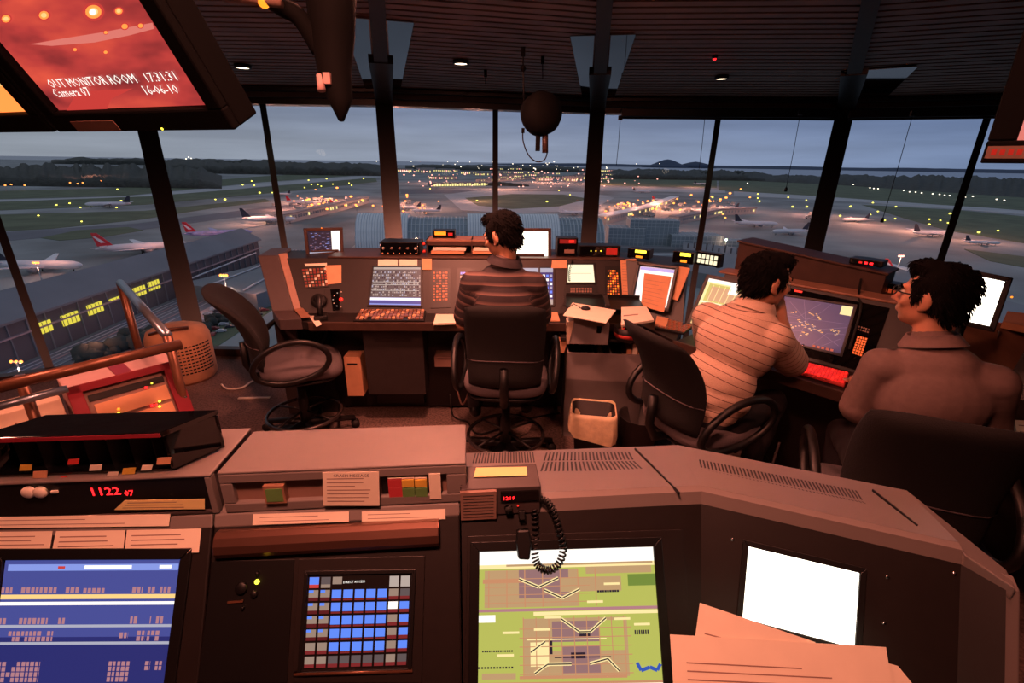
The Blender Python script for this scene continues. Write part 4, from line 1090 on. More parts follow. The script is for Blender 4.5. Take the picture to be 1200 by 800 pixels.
# -- housing with clock on unit 1
hx1, _ = fx(254, 590); ht = bt-.004; hb = hit(FA, 200, 505, (0,0,ht-.01), (0,0,1)).y
hs = base('equipment_box', 'grey metal box with black fascia and red digits at far left of the near console', 'equipment box', FA@Matrix.Translation(((X0+hx1)/2,.1,1.0)))
put(MB().profile([(.03,1.002), (.03,ht-.004), (hb,ht-.014), (hb,1.002)], X0, hx1-.003, 'grey_metal_dark'), 'body', hs, FA)
jx1, jz1 = fx(240, 566); _, jz0 = fx(150, 602)
m = MB(); m.profile([(.012,ht-.006), (.012,ht), (hb,ht-.008), (hb,ht-.014)], X0, hx1, 'grey_metal'); m.box((jx1,.012,1.002), (hx1,.03,ht-.006), 'grey_metal'); m.box((X0,.012,1.002), (jx1,.03,max(jz0,1.006)), 'grey_metal_dark'); put(m, 'casing', hs, FA, .0025)
put(MB().box((X0,.016,max(jz0,1.006)), (jx1,.03,ht-.006), 'plastic_black'), 'fascia', hs, FA)
for px in (33, 47):
    m = MB(); x, z = fx(px, 577); m.lathe([(.0125,0),(.012,.006),(.009,.009),(0,.009)], 'sticker_white', 20, frame((x,.016,z), 0, radians(90))); put(m, 'knob', hs, FA, 0, 'round cream knob')
m = MB(); x, z = fx(63, 577); m.box((x-.006,.012,z-.002), (x+.006,.016,z+.003), 'sticker_white', T=None)
put(m, 'switch', hs, FA)
m = MB(); x, z = fx(104, 582); m.text('1122', .026, 'led_red', frame((x,.0155,z), 0, radians(90)), th=.0005, sx=1.15); x, z = fx(145,582); m.text('07', .018, 'led_red', frame((x,.0155,z), 0, radians(90)), th=.0005); put(m, 'clock_digits', hs, FA, 0, 'red clock digits')
PFh = Panel(frame(FA@Vector((0,.010,1.0)), YA, radians(90)))
sheet('label_card', 'yellow-edged paper label at right end of the black fascia with red digits', PFh, [(146,586),(240,584),(240,596),(134,597)], .0, 'paper_yellow', 3, cat='label')
# glossy black open-fronted box standing on that housing
gx1 = hit(FA, 205, 552, (0,.03,0), (0,1,0)).x; gx0 = hit(FA, -10, 560, (0,.03,0), (0,1,0)).x
gz = ht+.001; gh = hit(FA, 205, 503, (0,.03,0), (0,1,0)).z-gz
gz1 = gz+gh
br_ = hit(FA, 264, 523, (0,0,gz), (0,0,1)); gd = br_.y; gxb = br_.x; dxb = gxb-gx1
_p = hit(FA, 265, 486, (0,gd,0), (0,1,0)); gzb = _p.z
bb = base('strip_holder_box', 'glossy black open-fronted box of coloured tabs standing on the left grey box', 'box', FA@Matrix.Translation(((gx0+gx1)/2,.1,gz)))
m = MB(); gk = .006
def wallp(x, k): return [(x,.03,gz),(x+dxb,gd,gz),(x+dxb,gd,gzb),(x,.03,gz1-.002)]
m.prism(wallp(gx1-gk,0), (gk,0,0), 'gloss_black'); m.prism(wallp(gx0,0), (gk,0,0), 'gloss_black'); m.prism([(gx0+dxb,gd-gk,gz),(gx1+dxb,gd-gk,gz),(gx1+dxb,gd-gk,gzb),(gx0+dxb,gd-gk,gzb)], (0,gk,0), 'gloss_black'); m.prism([(gx0,.03,gz),(gx1,.03,gz),(gx1+dxb,gd,gz),(gx0+dxb,gd,gz)], (0,0,gk), 'gloss_black')
put(m, 'case', bb, FA, .001)
m = MB(); m.prism([(gx0,.018,gz1-.010),(gx1,.018,gz1-.010),(gx1+dxb,gd+.004,gzb),(gx0+dxb,gd+.004,gzb)], (0,0,.011), 'gloss_black'); put(m, 'lid', bb, FA, .001)
m = MB(); m.box((gx0,.0165,gz1-.009), (gx1,.0185,gz1-.001), 'maroon'); put(m, 'red_edge', bb, FA, 0, 'dark red strip along the lid edge')
m = MB()
for k in range(7): x_ = gx0+(gx1-gx0)*(k+1)/8; m.prism([(x_,.05,gz+gk),(x_+dxb*.9,gd-gk,gz+gk),(x_+dxb*.9,gd-gk,gzb-.014),(x_,.05,gz1-.014)], (.002,0,0), 'plastic_black')
put(m, 'divider', bb, FA)
r = random.Random(8); tabs = [(28,548,.022,'sticker_yellow'),(45,556,.026,'card'),(84,541,.02,'sticker_red'),(110,548,.022,'paper'),(130,556,.02,'sticker_white'),(149,552,.024,'sticker_yellow'),(170,548,.02,'paper'),(190,540,.026,'card'),(72,560,.012,'sticker_red'),(158,561,.014,'sticker_white'),(178,561,.012,'card'),(196,561,.014,'paper')]
for (px, py, w, mt) in tabs:
    q_ = hit(FA, px, py, (0,.024,0), (0,1,0)); m = MB(); hh = w*.6
    m.prism([(-w/2,0,-hh/2),(w/2,0,-hh/2),(w/2+.006,0,hh/2),(-w/2+.006,0,hh/2)], (0,.0012,0), mt)
    o = m.build('paper_tab', None, FA@Matrix.Translation(q_)); names_ = {'sticker_yellow':'yellow','card':'orange','sticker_red':'red','paper':'cream','sticker_white':'white'}
    pos = 'low row' if py >= 560 else 'upper row'
    tag(o, '%s paper tab, %s of the glossy black box, %s' % (names_[mt], pos, 'left end' if px < 75 else 'middle' if px < 155 else 'right end'), 'tab', 'paper tabs in the black box')
# -- intercom with digits, knob, mic and coil cord
def topz(px, py, h): return hit(FA, px, py, (0,0,h), (0,0,1))
iz = 1.004; x0i, _ = fx(540, 590); x1i = fx(632, 585)[0]; xs = fx(581, 585)[0]; it = fx(590, 566)[1]
ic = base('intercom_unit', 'low dark intercom box with brown speaker grille and red digits beside the grey box', 'intercom', FA@Matrix.Translation(((x0i+x1i)/2,.06,iz)))
yb_i = hit(FA, 600, 545, (0,0,it), (0,0,1)).y
put(MB().profile([(-.004,iz-.028), (-.004,it), (yb_i,it+.002), (yb_i,iz-.002), (.014,iz-.002), (-.0,iz-.026)], x0i, x1i, 'grey_metal_dark'), 'case', ic, FA, .003)
m = MB(); _, sz0 = fx(560, 600); m.box((x0i,-.012,sz0), (xs,-.004,it-.002), 'speaker_brown')
for k in range(8): zz = sz0+(it-sz0)*(k+1)/9.5; m.box((x0i+.006,-.0128,zz), (xs-.006,-.012,zz+.0012), 'panel_black')
put(m, 'speaker_grille', ic, FA, .001)
m = MB(); a = fx(586,580); b = fx(630,568); m.box((a[0],-.008,a[1]-.001), (b[0],-.004,b[1]), 'gloss_black'); put(m, 'display', ic, FA)
m = MB(); a = fx(588,579); m.text('1219', .0125, 'led_red', frame((a[0],-.0083,a[1]+.0005), 0, radians(90)), th=.0003, sx=1.1); put(m, 'display_digits', ic, FA, 0, 'red digits')
m = MB(); x, z = fx(595,589); m.lathe([(.009,0),(.008,.010),(0,.010)], 'rubber', 16, frame((x,-.005,z), 0, radians(90))); x, z = fx(606,586); m.ball((x,-.006,z), .002, 'led_red_dim'); put(m, 'knob', ic, FA)
TI = Panel(frame(FA@Vector((0,0,it+.002)), YA)); sheet('note_paper', 'blank cream note lying on top of the intercom box', TI, [(558,548),(617,547),(618,557),(555,559)], .001, 'paper_yellow', 0)
def pz(px, py, z=.03): q_ = hit(PA.T, px, py, (0,0,z)); return PA.T@q_
mic = base('hand_microphone', 'black hand microphone with coiled cord hanging over the map screen', 'microphone', Matrix.Translation(pz(613,638)))
m = MB(); f_ = quadmap(PA, [(606,616),(622,615),(621,658),(608,657)], .03)
pts = [pz(614,612,.028), pz(614,620,.032), pz(613,636,.034), pz(613,655,.03)]
x, y = PA.xy(613.5, 636, .025)
prof2 = [(-.011,-.022),(-.013,.0),(-.011,.021),(.011,.021),(.0135,.0),(.009,-.024)]
m.prism([(x+a*1.2, y+b*1.35, .012) for a, b in prof2], (0,0,.026), 'plastic_black'); put(m, 'body', mic, PA.T, .004)
m = MB(); x2_, y2_ = PA.xy(612, 606, .02); m.box((x2_-.007,y2_-.006,.004), (x2_+.007,y2_+.014,.02), 'plastic_black'); put(m, 'hanger_clip', mic, PA.T, .002)
path = [(632,585),(641,588),(649,600),(655,620),(660,642),(655,660),(643,668),(632,664),(627,652),(628,630),(627,605),(626,590)]
path = [pz(a, b, .012+.012*sin(i*.5)) for i, (a, b) in enumerate(path)]
def smooth_path(P, n):
    out = []
    for i in range(len(P)-1):
        p0 = P[max(i-1,0)]; p1 = P[i]; p2 = P[i+1]; p3 = P[min(i+2,len(P)-1)]
        for k in range(n):
            t = k/n; out.append(.5*((2*p1)+(p2-p0)*t+(2*p0-5*p1+4*p2-p3)*t*t+(3*p1-p0-3*p2+p3)*t*t*t))
    out.append(P[-1]); return out
def coil(P, R, r, turns, mt, m, seg=5):
    sp = smooth_path(P, 60); n = len(sp); pts = []
    for i, p in enumerate(sp):
        t = (sp[min(i+1,n-1)]-sp[max(i-1,0)]).normalized(); u = t.cross(Vector((0,0,1)));
        if u.length < .01: u = Vector((1,0,0))
        u.normalize(); w_ = t.cross(u); a = 2*pi*turns*i/n; pts.append(p+(u*cos(a)+w_*sin(a))*R)
    m.tube(pts, r, mt, seg)
m = MB(); coil(path, .0068, .0022, 44, 'plastic_black', m); put(m, 'coiled_cord', mic, Matrix())
# loose sheets held against the face at the lower right
PS = Panel(frame((.33,.60,.80), radians(-8), radians(42)))
sheet('loose_sheet', 'rear loose sheet with small coloured crest under the white screen, topmost edge highest', PS, [(820,706),(955,752),(1010,930),(790,930)], .001, 'paper', 14, seed=2)
sheet('loose_sheet', 'broad front loose sheet with a printed panel at lower right of the map screen', PS, [(785,743),(1038,758),(1072,965),(800,965)], .006, 'paper', 16, seed=5, head=None)
sheet('loose_sheet', 'loose sheet peeking out at the right of the broad front sheet', PS, [(1000,765),(1052,780),(1175,930),(1040,950)], .003, 'paper', 9, seed=6)
# ------------------------------------------------------------------ the far ring of consoles
YM = radians(2.0); OM = Vector((-1.235, 2.79, 0)); FM = frame(OM, YM)
TZ = 1.08
PM = Panel(frame(FM@Vector((0,.41,TZ)), YM, SL57))
LM = 2.02
DESK = .76
def far_profile(dd=.41, zt=TZ, zd=.02, back=.34):
    "desk, sloping face, top shelf (y,z)"
    h = (zt-DESK)/tan(SL57)
    return [(-.0,DESK-.045), (0,DESK), (dd-h,DESK), (dd,zt), (dd+back,zt), (dd+back,.02), (.30,.02), (.30,DESK-.045)]
def wx(F, px, py, z): return hit(F, px, py, (0,0,z), (0,0,1))
# main straight run
cm = base('desk_console', 'long straight desk console under the windows where the striped-shirt person sits', 'console', FM@Matrix.Translation((LM/2,.3,0)))
put(MB().profile(far_profile(), 0, LM, 'panel_black'), 'body', cm, FM)
m = MB(); m.box((-.02,-.012,DESK-.05), (LM,.004,DESK+.004), 'wood_dark'); put(m, 'desk_edge', cm, FM, .003)
m = MB(); m.box((0,.405,TZ), (LM,.76,TZ+.012), 'wood_dark'); put(m, 'top_shelf', cm, FM, .003)
def skirt(F, x0, x1, parent):
    m = MB(); m.box((x0,.26,.06), (x1,.30,.68), 'panel_black'); return put(m, 'kick_panel', parent, F, .004)
skirt(FM, .28, .62, cm)
# wing turned inwards at the left end, with its tall side cheek
YW = radians(20)
FW = frame((-1.56+.0, 3.0, 0), YW)
cw = base('desk_console', 'left end console wing with small key panels, a round dial and a wooden side strip', 'console', frame((-1.4, 3.1, 0), YW))
W0, W1 = Vector((-1.30,2.80,0)), FM@Vector((0,0,0)); B0, B1 = Vector((-1.56,3.17,0)), FM@Vector((0,.41,0))
def lerp(a, b, t): return a*(1-t)+b*t
L0, L1 = lerp(W0,B0,.46)+Vector((0,0,DESK)), FM@Vector((0,.2,DESK))
H0, H1 = B0+Vector((0,0,TZ)), B1+Vector((0,0,TZ))
m = MB()
m.add([W0+Vector((0,0,DESK)), W1+Vector((0,0,DESK)), L1, L0, H0, H1, H0+Vector((-.05,.3,0)), H1+Vector((0,.3,0)), B0+Vector((-.05,.3,0)), B1+Vector((0,.3,0)), W0+Vector((0,0,DESK-.045)), W1+Vector((0,0,DESK-.045)), lerp(W0,B0,.6), lerp(W1,B1,.6), lerp(W0,B0,.6)+Vector((0,0,DESK-.045)), lerp(W1,B1,.6)+Vector((0,0,DESK-.045))],
      [(0,1,2,3),(3,2,5,4),(4,5,7,6),(6,7,9,8),(10,11,1,0),(10,14,15,11),(14,12,13,15),(12,8,9,13),(0,3,4,6,8,12,14,10),(1,11,15,13,9,7,5,2)], 'panel_black')
put(m, 'body', cw, Matrix())
# side cheek
sd = (W0-B0).normalized(); out = Vector((-sd.y*-1, sd.x*-1, 0)); out = Vector((-.78,-.63,0))
m = MB(); P_ = [W0+Vector((0,0,DESK-.05)), W0+Vector((0,0,DESK+.02)), L0+Vector((0,0,.02)), H0+Vector((0,0,.02)), B0+Vector((-.05,.3,TZ+.02)), B0+Vector((-.05,.3,.02)), lerp(W0,B0,.5)+Vector((0,0,.02)), lerp(W0,B0,.5)+Vector((0,0,DESK-.05))]
m.prism(P_, (-.13,-.02,0), 'grey_metal_dark'); put(m, 'side_cheek', cw, Matrix(), .004)
m = MB(); P_ = [W0+Vector((0,0,DESK+.021)), L0+Vector((0,0,.021)), H0+Vector((0,0,.021))]
for a, b in zip(P_[:-1], P_[1:]):
    m.prism([a, b, b+Vector((.045,.03,0)), a+Vector((.045,.03,0))], (0,0,.01), 'wood')
put(m, 'wood_strip', cw, Matrix(), .002, 'reddish wooden strip')
nw = ((H1-L1).cross(L1-L0)).normalized()
if nw.y > 0: nw = -nw
xw = (L1-L0); xw = (xw-nw*xw.dot(nw)).normalized(); yw = nw.cross(xw)
R3 = Matrix((xw, yw, nw)).transposed().to_4x4(); PW = Panel(Matrix.Translation((L0+L1+H0+H1)/4+nw*.002)@R3)
m = MB(); f = quadmap(PW, [(353,315),(383,313),(385,335),(358,337)], .002)
slabq(m, PW, [(351,313),(384,312),(386,336),(357,338)], .0, .003, 'plastic_black'); keypad(m, f, 7, 6, .003, .002, .35, ['lit_orange_dim','lit_red_dim','lit_orange_dim','sticker_white']); put(m, 'key_grid', cw, PW.T, 0, 'grid of small dim red keys')
m = MB(); slabq(m, PW, [(387,339),(413,337),(414,362),(390,364)], 0, .004, 'gloss_black'); c = PW.xy(400,351)
for k in range(12):
    a = 2*pi*k/12; m.cb((c[0]+.052*cos(a), c[1]+.052*sin(a), .005), (.006,.006,.002), 'sticker_white' if k % 2 else 'lit_btn')
m.lathe([(.014,0),(.012,.01),(0,.01)], 'led_red_dim', 16, Matrix.Translation((c[0],c[1],.004))); put(m, 'round_dial', cw, PW.T, 0, 'black dial with ring of white marks and red centre')
m = MB(); c = PW.xy(374,353); m.lathe([(.05,0),(.048,.02),(.03,.03),(0,.03)], 'rubber', 24, Matrix.Translation((c[0],c[1],0))); m.lathe([(.022,.03),(.02,.06),(0,.06)], 'plastic_black', 16, Matrix.Translation((c[0],c[1],0))); put(m, 'round_knob', cw, PW.T)
sheet('paper_note', 'blank tan paper sheet stuck on the left end console wing', Panel(PW.T@Matrix.Translation((0,0,.003))), [(381,311),(412,310),(414,330),(384,333)], .001, 'card', 0, cat='note')
sheet('paper_note', 'narrow pale strip above the key grid on the left end console wing', Panel(PW.T@Matrix.Translation((0,0,.003))), [(357,309),(383,308),(383,311),(358,312)], .001, 'paper', 0, cat='note')
# handset standing on the wing desk
hp = wx(Matrix(), 375, 375, DESK); t = base('desk_handset', 'black handset standing in its cradle at the left end of the desk', 'handset', frame((hp.x,hp.y+.02,DESK+.001), radians(20)))
m = MB(); m.box((-.04,-.04,0), (.04,.05,.03), 'plastic_black'); put(m, 'cradle', t, TW[t.name], .006)
m = MB(); m.tube([(0,-.01,.03),(0,.0,.08),(0,.03,.14)], .02, 'plastic_black', 10, rs=[.02,.014,.022]); put(m, 'handset', t, TW[t.name])
sheet('paper_note', 'small cream card on the desk corner of the left end console wing', Panel(Matrix.Translation((0,0,DESK+.004))), [(362,370),(370,370),(377,380),(371,383)], 0, 'paper', 0, cat='note')

# ---- things set into the straight run
def inset(quad, name, label, parent=cm, P=PM, bez=.012, z=.004, mt='plastic_black'):
    m = MB(); frameq(m, P, quad, bez, .0005, .008, mt); return put(m, name, parent, P.T, .001, label)
q1 = [(438,313),(493,313),(493,358),(433,357)]
inset(q1, 'screen_bezel', None)
m = MB(); f = quadmap(PM, q1, .003); q = [(0,0,1,1,'s_grey'), (0,0,1,.2,'s_blue_lt'), (0,.13,1,.19,'s_white1'), (0,.04,1,.11,'s_blue'), (0,.94,1,1,'s_grey_lt')]
r = random.Random(9)
for j in range(9):
    for i in range(26):
        if r.random() < .72: v = .24+.075*j; q.append((i/26+.005, v, i/26+.03, v+r.uniform(.02,.06), r.choice(['s_grey_lt','s_dark','s_grey_lt','s_pale'])))
for j in (2,4,5): q.append((.02,.23+.075*j,.97,.235+.075*j,'s_white1'))
cells(m, f, q, .003); put(m, 'flight_screen', cm, PM.T, 0, 'grey screen full of small table entries with a blue band')
for (qd, cols, rows, mts, lb, nm) in (
    ([(507,318),(525,318),(525,352),(507,353)], 5, 11, ['lit_orange','lit_orange_dim','lit_orange','lit_orange_dim'], 'column of orange lit keys', 'key_column'),
    ([(539,318),(553,318),(553,335),(538,335)], 4, 4, ['s_btn_blue','lit_btn','s_btn_blue'], 'small grid of pale blue keys', 'key_grid'),
    ([(712,316),(724,316),(727,352),(711,352)], 5, 12, ['lit_orange','led_orange','lit_orange','lit_orange_dim'], 'column of bright orange lit keys', 'key_column')):
    m = MB(); slabq(m, PM, [(qd[0][0]-3,qd[0][1]-4),(qd[1][0]+3,qd[1][1]-4),(qd[2][0]+3,qd[2][1]+8),(qd[3][0]-3,qd[3][1]+8)], .0005, .004, 'plastic_black')
    keypad(m, quadmap(PM, qd, .004), cols, rows, .004, .002, .4, mts, .1); put(m, nm, cm, PM.T, 0, lb)
q3 = [(633,314),(648,314),(648,357),(633,357)]; inset(q3, 'screen_bezel', None)
m = MB(); f = quadmap(PM, [(606,314),(648,314),(648,357),(605,357)], .003); q = [(0,0,1,1,'s_blue_dark'), (0,0,1,.15,'s_grey_lt'), (0,.88,1,1,'s_pale')]
for j in range(6):
    for i in range(10): q.append((i/10+.01, .2+j*.11, i/10+.08, .27+j*.11, ['s_white1','s_btn_blue','s_pale'][(i+j) % 3]))
cells(m, f, q, .003); put(m, 'status_screen', cm, PM.T, 0, 'blue and white screen beside the striped shirt')
q4 = [(666,310),(695,310),(697,331),(665,331)]; inset(q4, 'screen_bezel', None); m = MB(); cells(m, quadmap(PM, q4, .003), [(0,0,1,1,'s_cream'), (.05,.5,.9,.52,'s_tan')], .003); put(m, 'pale_screen', cm, PM.T, 0, 'small blank cream screen')
m = MB(); a = PM.T@Vector((*PM.xy(671,306), .01)); b = PM.T@Vector((*PM.xy(667,330), .012)); coil([a, (a+b)/2+Vector((-.01,0,0)), b], .006, .002, 16, 'rubber', m); put(m, 'coiled_cord', cm, Matrix())
m = MB(); slabq(m, PM, [(662,334),(700,334),(702,358),(660,358)], .0005, .006, 'plastic_black'); keypad(m, quadmap(PM, [(668,337),(694,337),(694,343),(668,343)], .006), 8, 2, .006, .003, .3, 'speaker_brown'); put(m, 'control_plate', cm, PM.T)
m = MB(); slabq(m, PM, [(727,304),(746,303),(737,355),(729,353)], .0005, .003, 'card')
for k in range(14): x_ = quadmap(PM, [(728,306),(745,305),(737,353),(730,351)], .003); p = [x_(.05,k/14), x_(.95,k/14), x_(.95,k/14+.01), x_(.05,k/14+.01)]; m.poly([(a_.x,a_.y,.0033) for a_ in p], 'paper_print')
put(m, 'ribbed_panel', cm, PM.T, 0, 'ribbed tan panel beside the tablet screen')
PMn = Panel(PM.T@Matrix.Translation((0,0,.009)))
sheet('sticky_note', 'blank note above left half of the grey flight screen on the straight desk', PMn, [(443,304),(466,304),(466,311),(443,311)], 0, 'paper', 0, cat='note')
sheet('sticky_note', 'blank note above right half of the grey flight screen on the straight desk', PMn, [(468,304),(489,304),(489,311),(468,311)], 0, 'paper', 0, cat='note')
sheet('sticky_note', 'square orange-lit note right of the grey flight screen above the orange key column', PMn, [(494,303),(506,303),(506,316),(495,316)], 0, 'card', 0, cat='note')
sheet('sticky_note', 'tan note between the big white monitor and the small cream screen', PMn, [(647,305),(664,305),(665,314),(646,314)], 0, 'card', 0, cat='note')
PD = Panel(Matrix.Translation((0,0,DESK+.002)))
sheet('notepad', 'cream notepad lying on the desk left of the striped-shirt person', PD, [(511,370),(533,370),(534,380),(508,381)], 0, 'paper', 0, cat='notepad', th=.012)
sheet('notepad', 'tan notepad lying on the desk right of the striped-shirt person', PD, [(633,366),(653,366),(656,377),(636,377)], 0, 'card', 0, cat='notepad', th=.008)
# keyboard on the desk
def keyboard(P, quad, label, key='lit_orange', cols=18, rows=5, bodym='plastic_black'):
    f = quadmap(P, quad, .0); c = f(.5,.5); T = P.at(c.x,c.y,0); t = base('keyboard', label, 'keyboard', T)
    m = MB(); cc = [f(-.02,-.06)-c, f(1.02,-.06)-c, f(1.02,1.06)-c, f(-.02,1.06)-c]; m.prism([(q_.x,q_.y,0) for q_ in cc], (0,0,.014), bodym); put(m, 'body', t, T, .003)
    m = MB(); g_ = lambda u, v: f(u,v)-c; keypad(m, g_, cols, rows, .014, .006, .22, key, .04); put(m, 'keys', t, T); return t
keyboard(PD, [(424,364),(498,365),(496,377),(416,377)], 'dark keyboard with orange glinting keys in front of the grey flight screen', ['speaker_brown','lit_orange_dim','speaker_brown','card'], 17, 4)
# ---- instruments on the top shelf
def shelf_box(F, px0, py0, px1, py1, y, dep, name, label, cat, mt='plastic_black', z0=TZ+.012, deco=None, feet=False):
    "box whose front stands at local depth y on the shelf and spans a pixel box"
    a = hit(F, px0, (py0+py1)/2, (0,y,0), (0,1,0)).x; b = hit(F, px1, (py0+py1)/2, (0,y,0), (0,1,0)).x; h = hit(F, (px0+px1)/2, py0, (0,y,0), (0,1,0)).z
    h = max(h, z0+.02); T = F@Matrix.Translation(((a+b)/2, y, z0)); w = b-a; h -= z0
    t = base(name, label, cat, T); m = MB(); m.box((-w/2,.004,.004), (w/2,dep,h), mt)
    for sx in (-1,1): m.box((sx*w*.4-.01,.01,0), (sx*w*.4+.01,dep-.01,.004), 'rubber')
    put(m, 'case', t, T, .003); m = MB(); m.box((-w/2+.004,0,.008), (w/2-.004,.004,h-.004), 'gloss_black')
    put(m, 'front_plate', t, T)
    if deco: deco(t, T, w, h)
    return t
def d_radio(t, T, w, h):
    r = random.Random(3); m = MB()
    for k in range(5): m = MB(); m.lathe([(.009,0),(.008,.012),(0,.012)], 'sticker_white' if k in (0,4) else 'speaker_brown', 12, T_ := Matrix.Translation((-w*.4+w*.8*k/4, 0, h*.55))@Matrix.Rotation(radians(90),4,'X')); put(m, 'knob', t, T)
    m = MB()
    for k in range(7): m.box((-w*.45+k*w*.14, -.003, h*.1), (-w*.45+k*w*.14+.008, 0, h*.2), 'card')
    put(m, 'key_row', t, T)
    for sg in (-1,1): m = MB(); m.tube([(sg*w*.46,0,h*.1),(sg*w*.46,-.025,h*.2),(sg*w*.46,-.025,h*.85),(sg*w*.46,0,h*.95)], .003, 'chrome', 6); put(m, 'handle', t, T)
    return
    m = MB(); m.tube([(-w*.46,0,h*.1),(-w*.46,-.025,h*.2),(-w*.46,-.025,h*.85),(-w*.46,0,h*.95)], .003, 'chrome', 6); m.tube([(w*.46,0,h*.1),(w*.46,-.025,h*.2),(w*.46,-.025,h*.85),(w*.46,0,h*.95)], .003, 'chrome', 6); put(m, 'handle', t, T)
shelf_box(FM, 445, 284, 492, 304, .47, .18, 'radio_set', 'black radio set with handles on the shelf above the grey flight screen, under the post', 'radio', deco=d_radio)
# raised book shelf
a = hit(FM, 500, 300, (0,.50,0), (0,1,0)).x; b = hit(FM, 606, 300, (0,.50,0), (0,1,0)).x; hz = hit(FM, 540, 281, (0,.5,0), (0,1,0)).z
z0 = TZ+.012; T = FM@Matrix.Translation(((a+b)/2,.5,z0)); w = b-a; h = hz-z0
t = base('document_rack', 'low wooden rack of folders on the shelf before the striped-shirt person', 'rack', T)
m = MB(); m.box((-w/2,0,h-.012), (w/2,.2,h), 'wood'); m.box((-w/2,.19,0), (w/2,.2,h), 'wood_dark'); m.box((-w/2,0,0), (w/2,.2,.008), 'wood_dark')
for k in range(3): x_ = -w/2+(w-.012)*k/2; m.box((x_,0,0), (x_+.012,.2,h), 'wood_dark')
m.box((-w/2,.0,h*.62), (w/2,.008,h-.012), 'wood_dark'); put(m, 'frame', t, T, .002)
for (k, x_, ww, zz) in ((0,-w*.46,w*.36,.012),(1,-w*.44,w*.36,.034),(2,-w*.04+.02,w*.34,.012),(3,-w*.03+.02,w*.36,.034)):
    mm = MB(); mm.box((0,0,0), (ww,.14,.018), 'paper' if k % 2 else 'card'); o = mm.build('folder', None, T@Matrix.Translation((x_+.01,-.02,zz-.002)), .001)
    tag(o, ('pale upper' if k % 2 else 'tan lower')+' folder in the '+('left' if k < 2 else 'right')+' bay of the wooden rack before the striped-shirt person', 'folder', 'folders in the wooden rack')
def d_amber(t, T, w, h):
    m = MB(); m.box((-w*.4,-.002,h*.4), (w*.1,0,h*.85), 'led_orange'); m.box((w*.2,-.002,h*.3), (w*.4,0,h*.7), 'lit_red'); put(m, 'display', t, T, 0, 'amber lit display')
shelf_box(FM, 507, 270, 533, 283, .56, .10, 'indicator_box', 'small black box with amber display on top of the wooden rack', 'display box', z0=z0+h+.001, deco=d_amber)
for (px, py, lb) in ((503,286,'upper of two round red lamps at the left end of the wooden rack'), (503,295,'lower of two round red lamps at the left end of the wooden rack')):
    p = hit(FM, px, py, (0,.47,0), (0,1,0)); t = base('signal_button', lb, 'lamp', FM@Matrix.Translation((a-.012,.49,p.z)), 'red lamps on the rack')
    m = MB(); m.lathe([(.014,0),(.014,.01),(.0,.01)], 'plastic_black', 14, Matrix.Rotation(radians(90),4,'X')); put(m, 'socket', t, TW[t.name]); m = MB(); m.ball((0,-.012,0), .011, 'sticker_red'); put(m, 'lens', t, TW[t.name])
def monitor(P, quad, label, bez, content, depth=.04, base_z=None, mt='plastic_black', led=None, z=0, stand=True, group=None, lower=None, sbase=(.1,.16)):
    "a free monitor whose picture covers a pixel quad of plane P; neck and foot go straight down to base_z"
    f = quadmap(P, quad, .0); c = f(.5,0); c3 = P.T@Vector((c.x,c.y,-.02)); bz = base_z if base_z is not None else c3.z-.05
    T = frame((c3.x, c3.y, bz), P.T.to_euler('ZXY').z if False else atan2(P.T[1][0], P.T[0][0])); t = base('monitor', label, 'monitor', T, group)
    m = MB(); frameq(m, P, quad, bez, -.01, .008, mt); ff = quadmap(P, quad, .0)
    cc = [ff(-.0,-.0), ff(1,0), ff(1,1), ff(0,1)]; m.prism([(q_.x,q_.y,-depth) for q_ in cc], (0,0,depth-.002), mt)
    put(m, 'housing', t, P.T, .003)
    m = MB(); cells(m, f, content, .001); put(m, 'screen', t, P.T)
    if led: m = MB(); x_, y_ = P.xy(*led[:2]); m.ball((x_,y_,.008), .004, led[2]); put(m, 'power_light', t, P.T)
    if stand:
        Ti = T.inverted(); top = Ti@(P.T@Vector((c.x,c.y+.03,-depth*.8))); m = MB(); m.tube([(0,top.y+.02,.01),(0,top.y+.02,max(.02,top.z*.6)),top], .016, mt, 8); put(m, 'neck', t, T)
        m = MB(); w_, d_ = sbase; m.box((-w_,top.y-d_*.4,0), (w_,top.y+d_*.6,.014), mt); put(m, 'foot', t, T, .004)
    return t
# small monitor on the left shelf: yaw 20, upright
P_ = Panel(frame(at_dist(380, 284, 3.62), radians(16), radians(84)))
r = random.Random(2); q = [(0,0,1,1,'s_dark'), (.73,.02,1,1,'s_white1'), (0,0,1,.06,'s_pale')]
for k in range(60): x_, y_ = r.uniform(.02,.66), r.uniform(.1,.92); q.append((x_,y_,x_+r.uniform(.02,.09),y_+.025,r.choice(['s_purple_lt','s_pink','s_purple_lt','s_blue_lt'])))
monitor(P_, [(360,271),(398,270),(399,294),(363,297)], 'small brown-framed monitor with purple picture at the left end of the shelf', .022, q, .05, TZ+.013, 'wood_dark', (377,267,'led_orange'), sbase=(.09,.12))
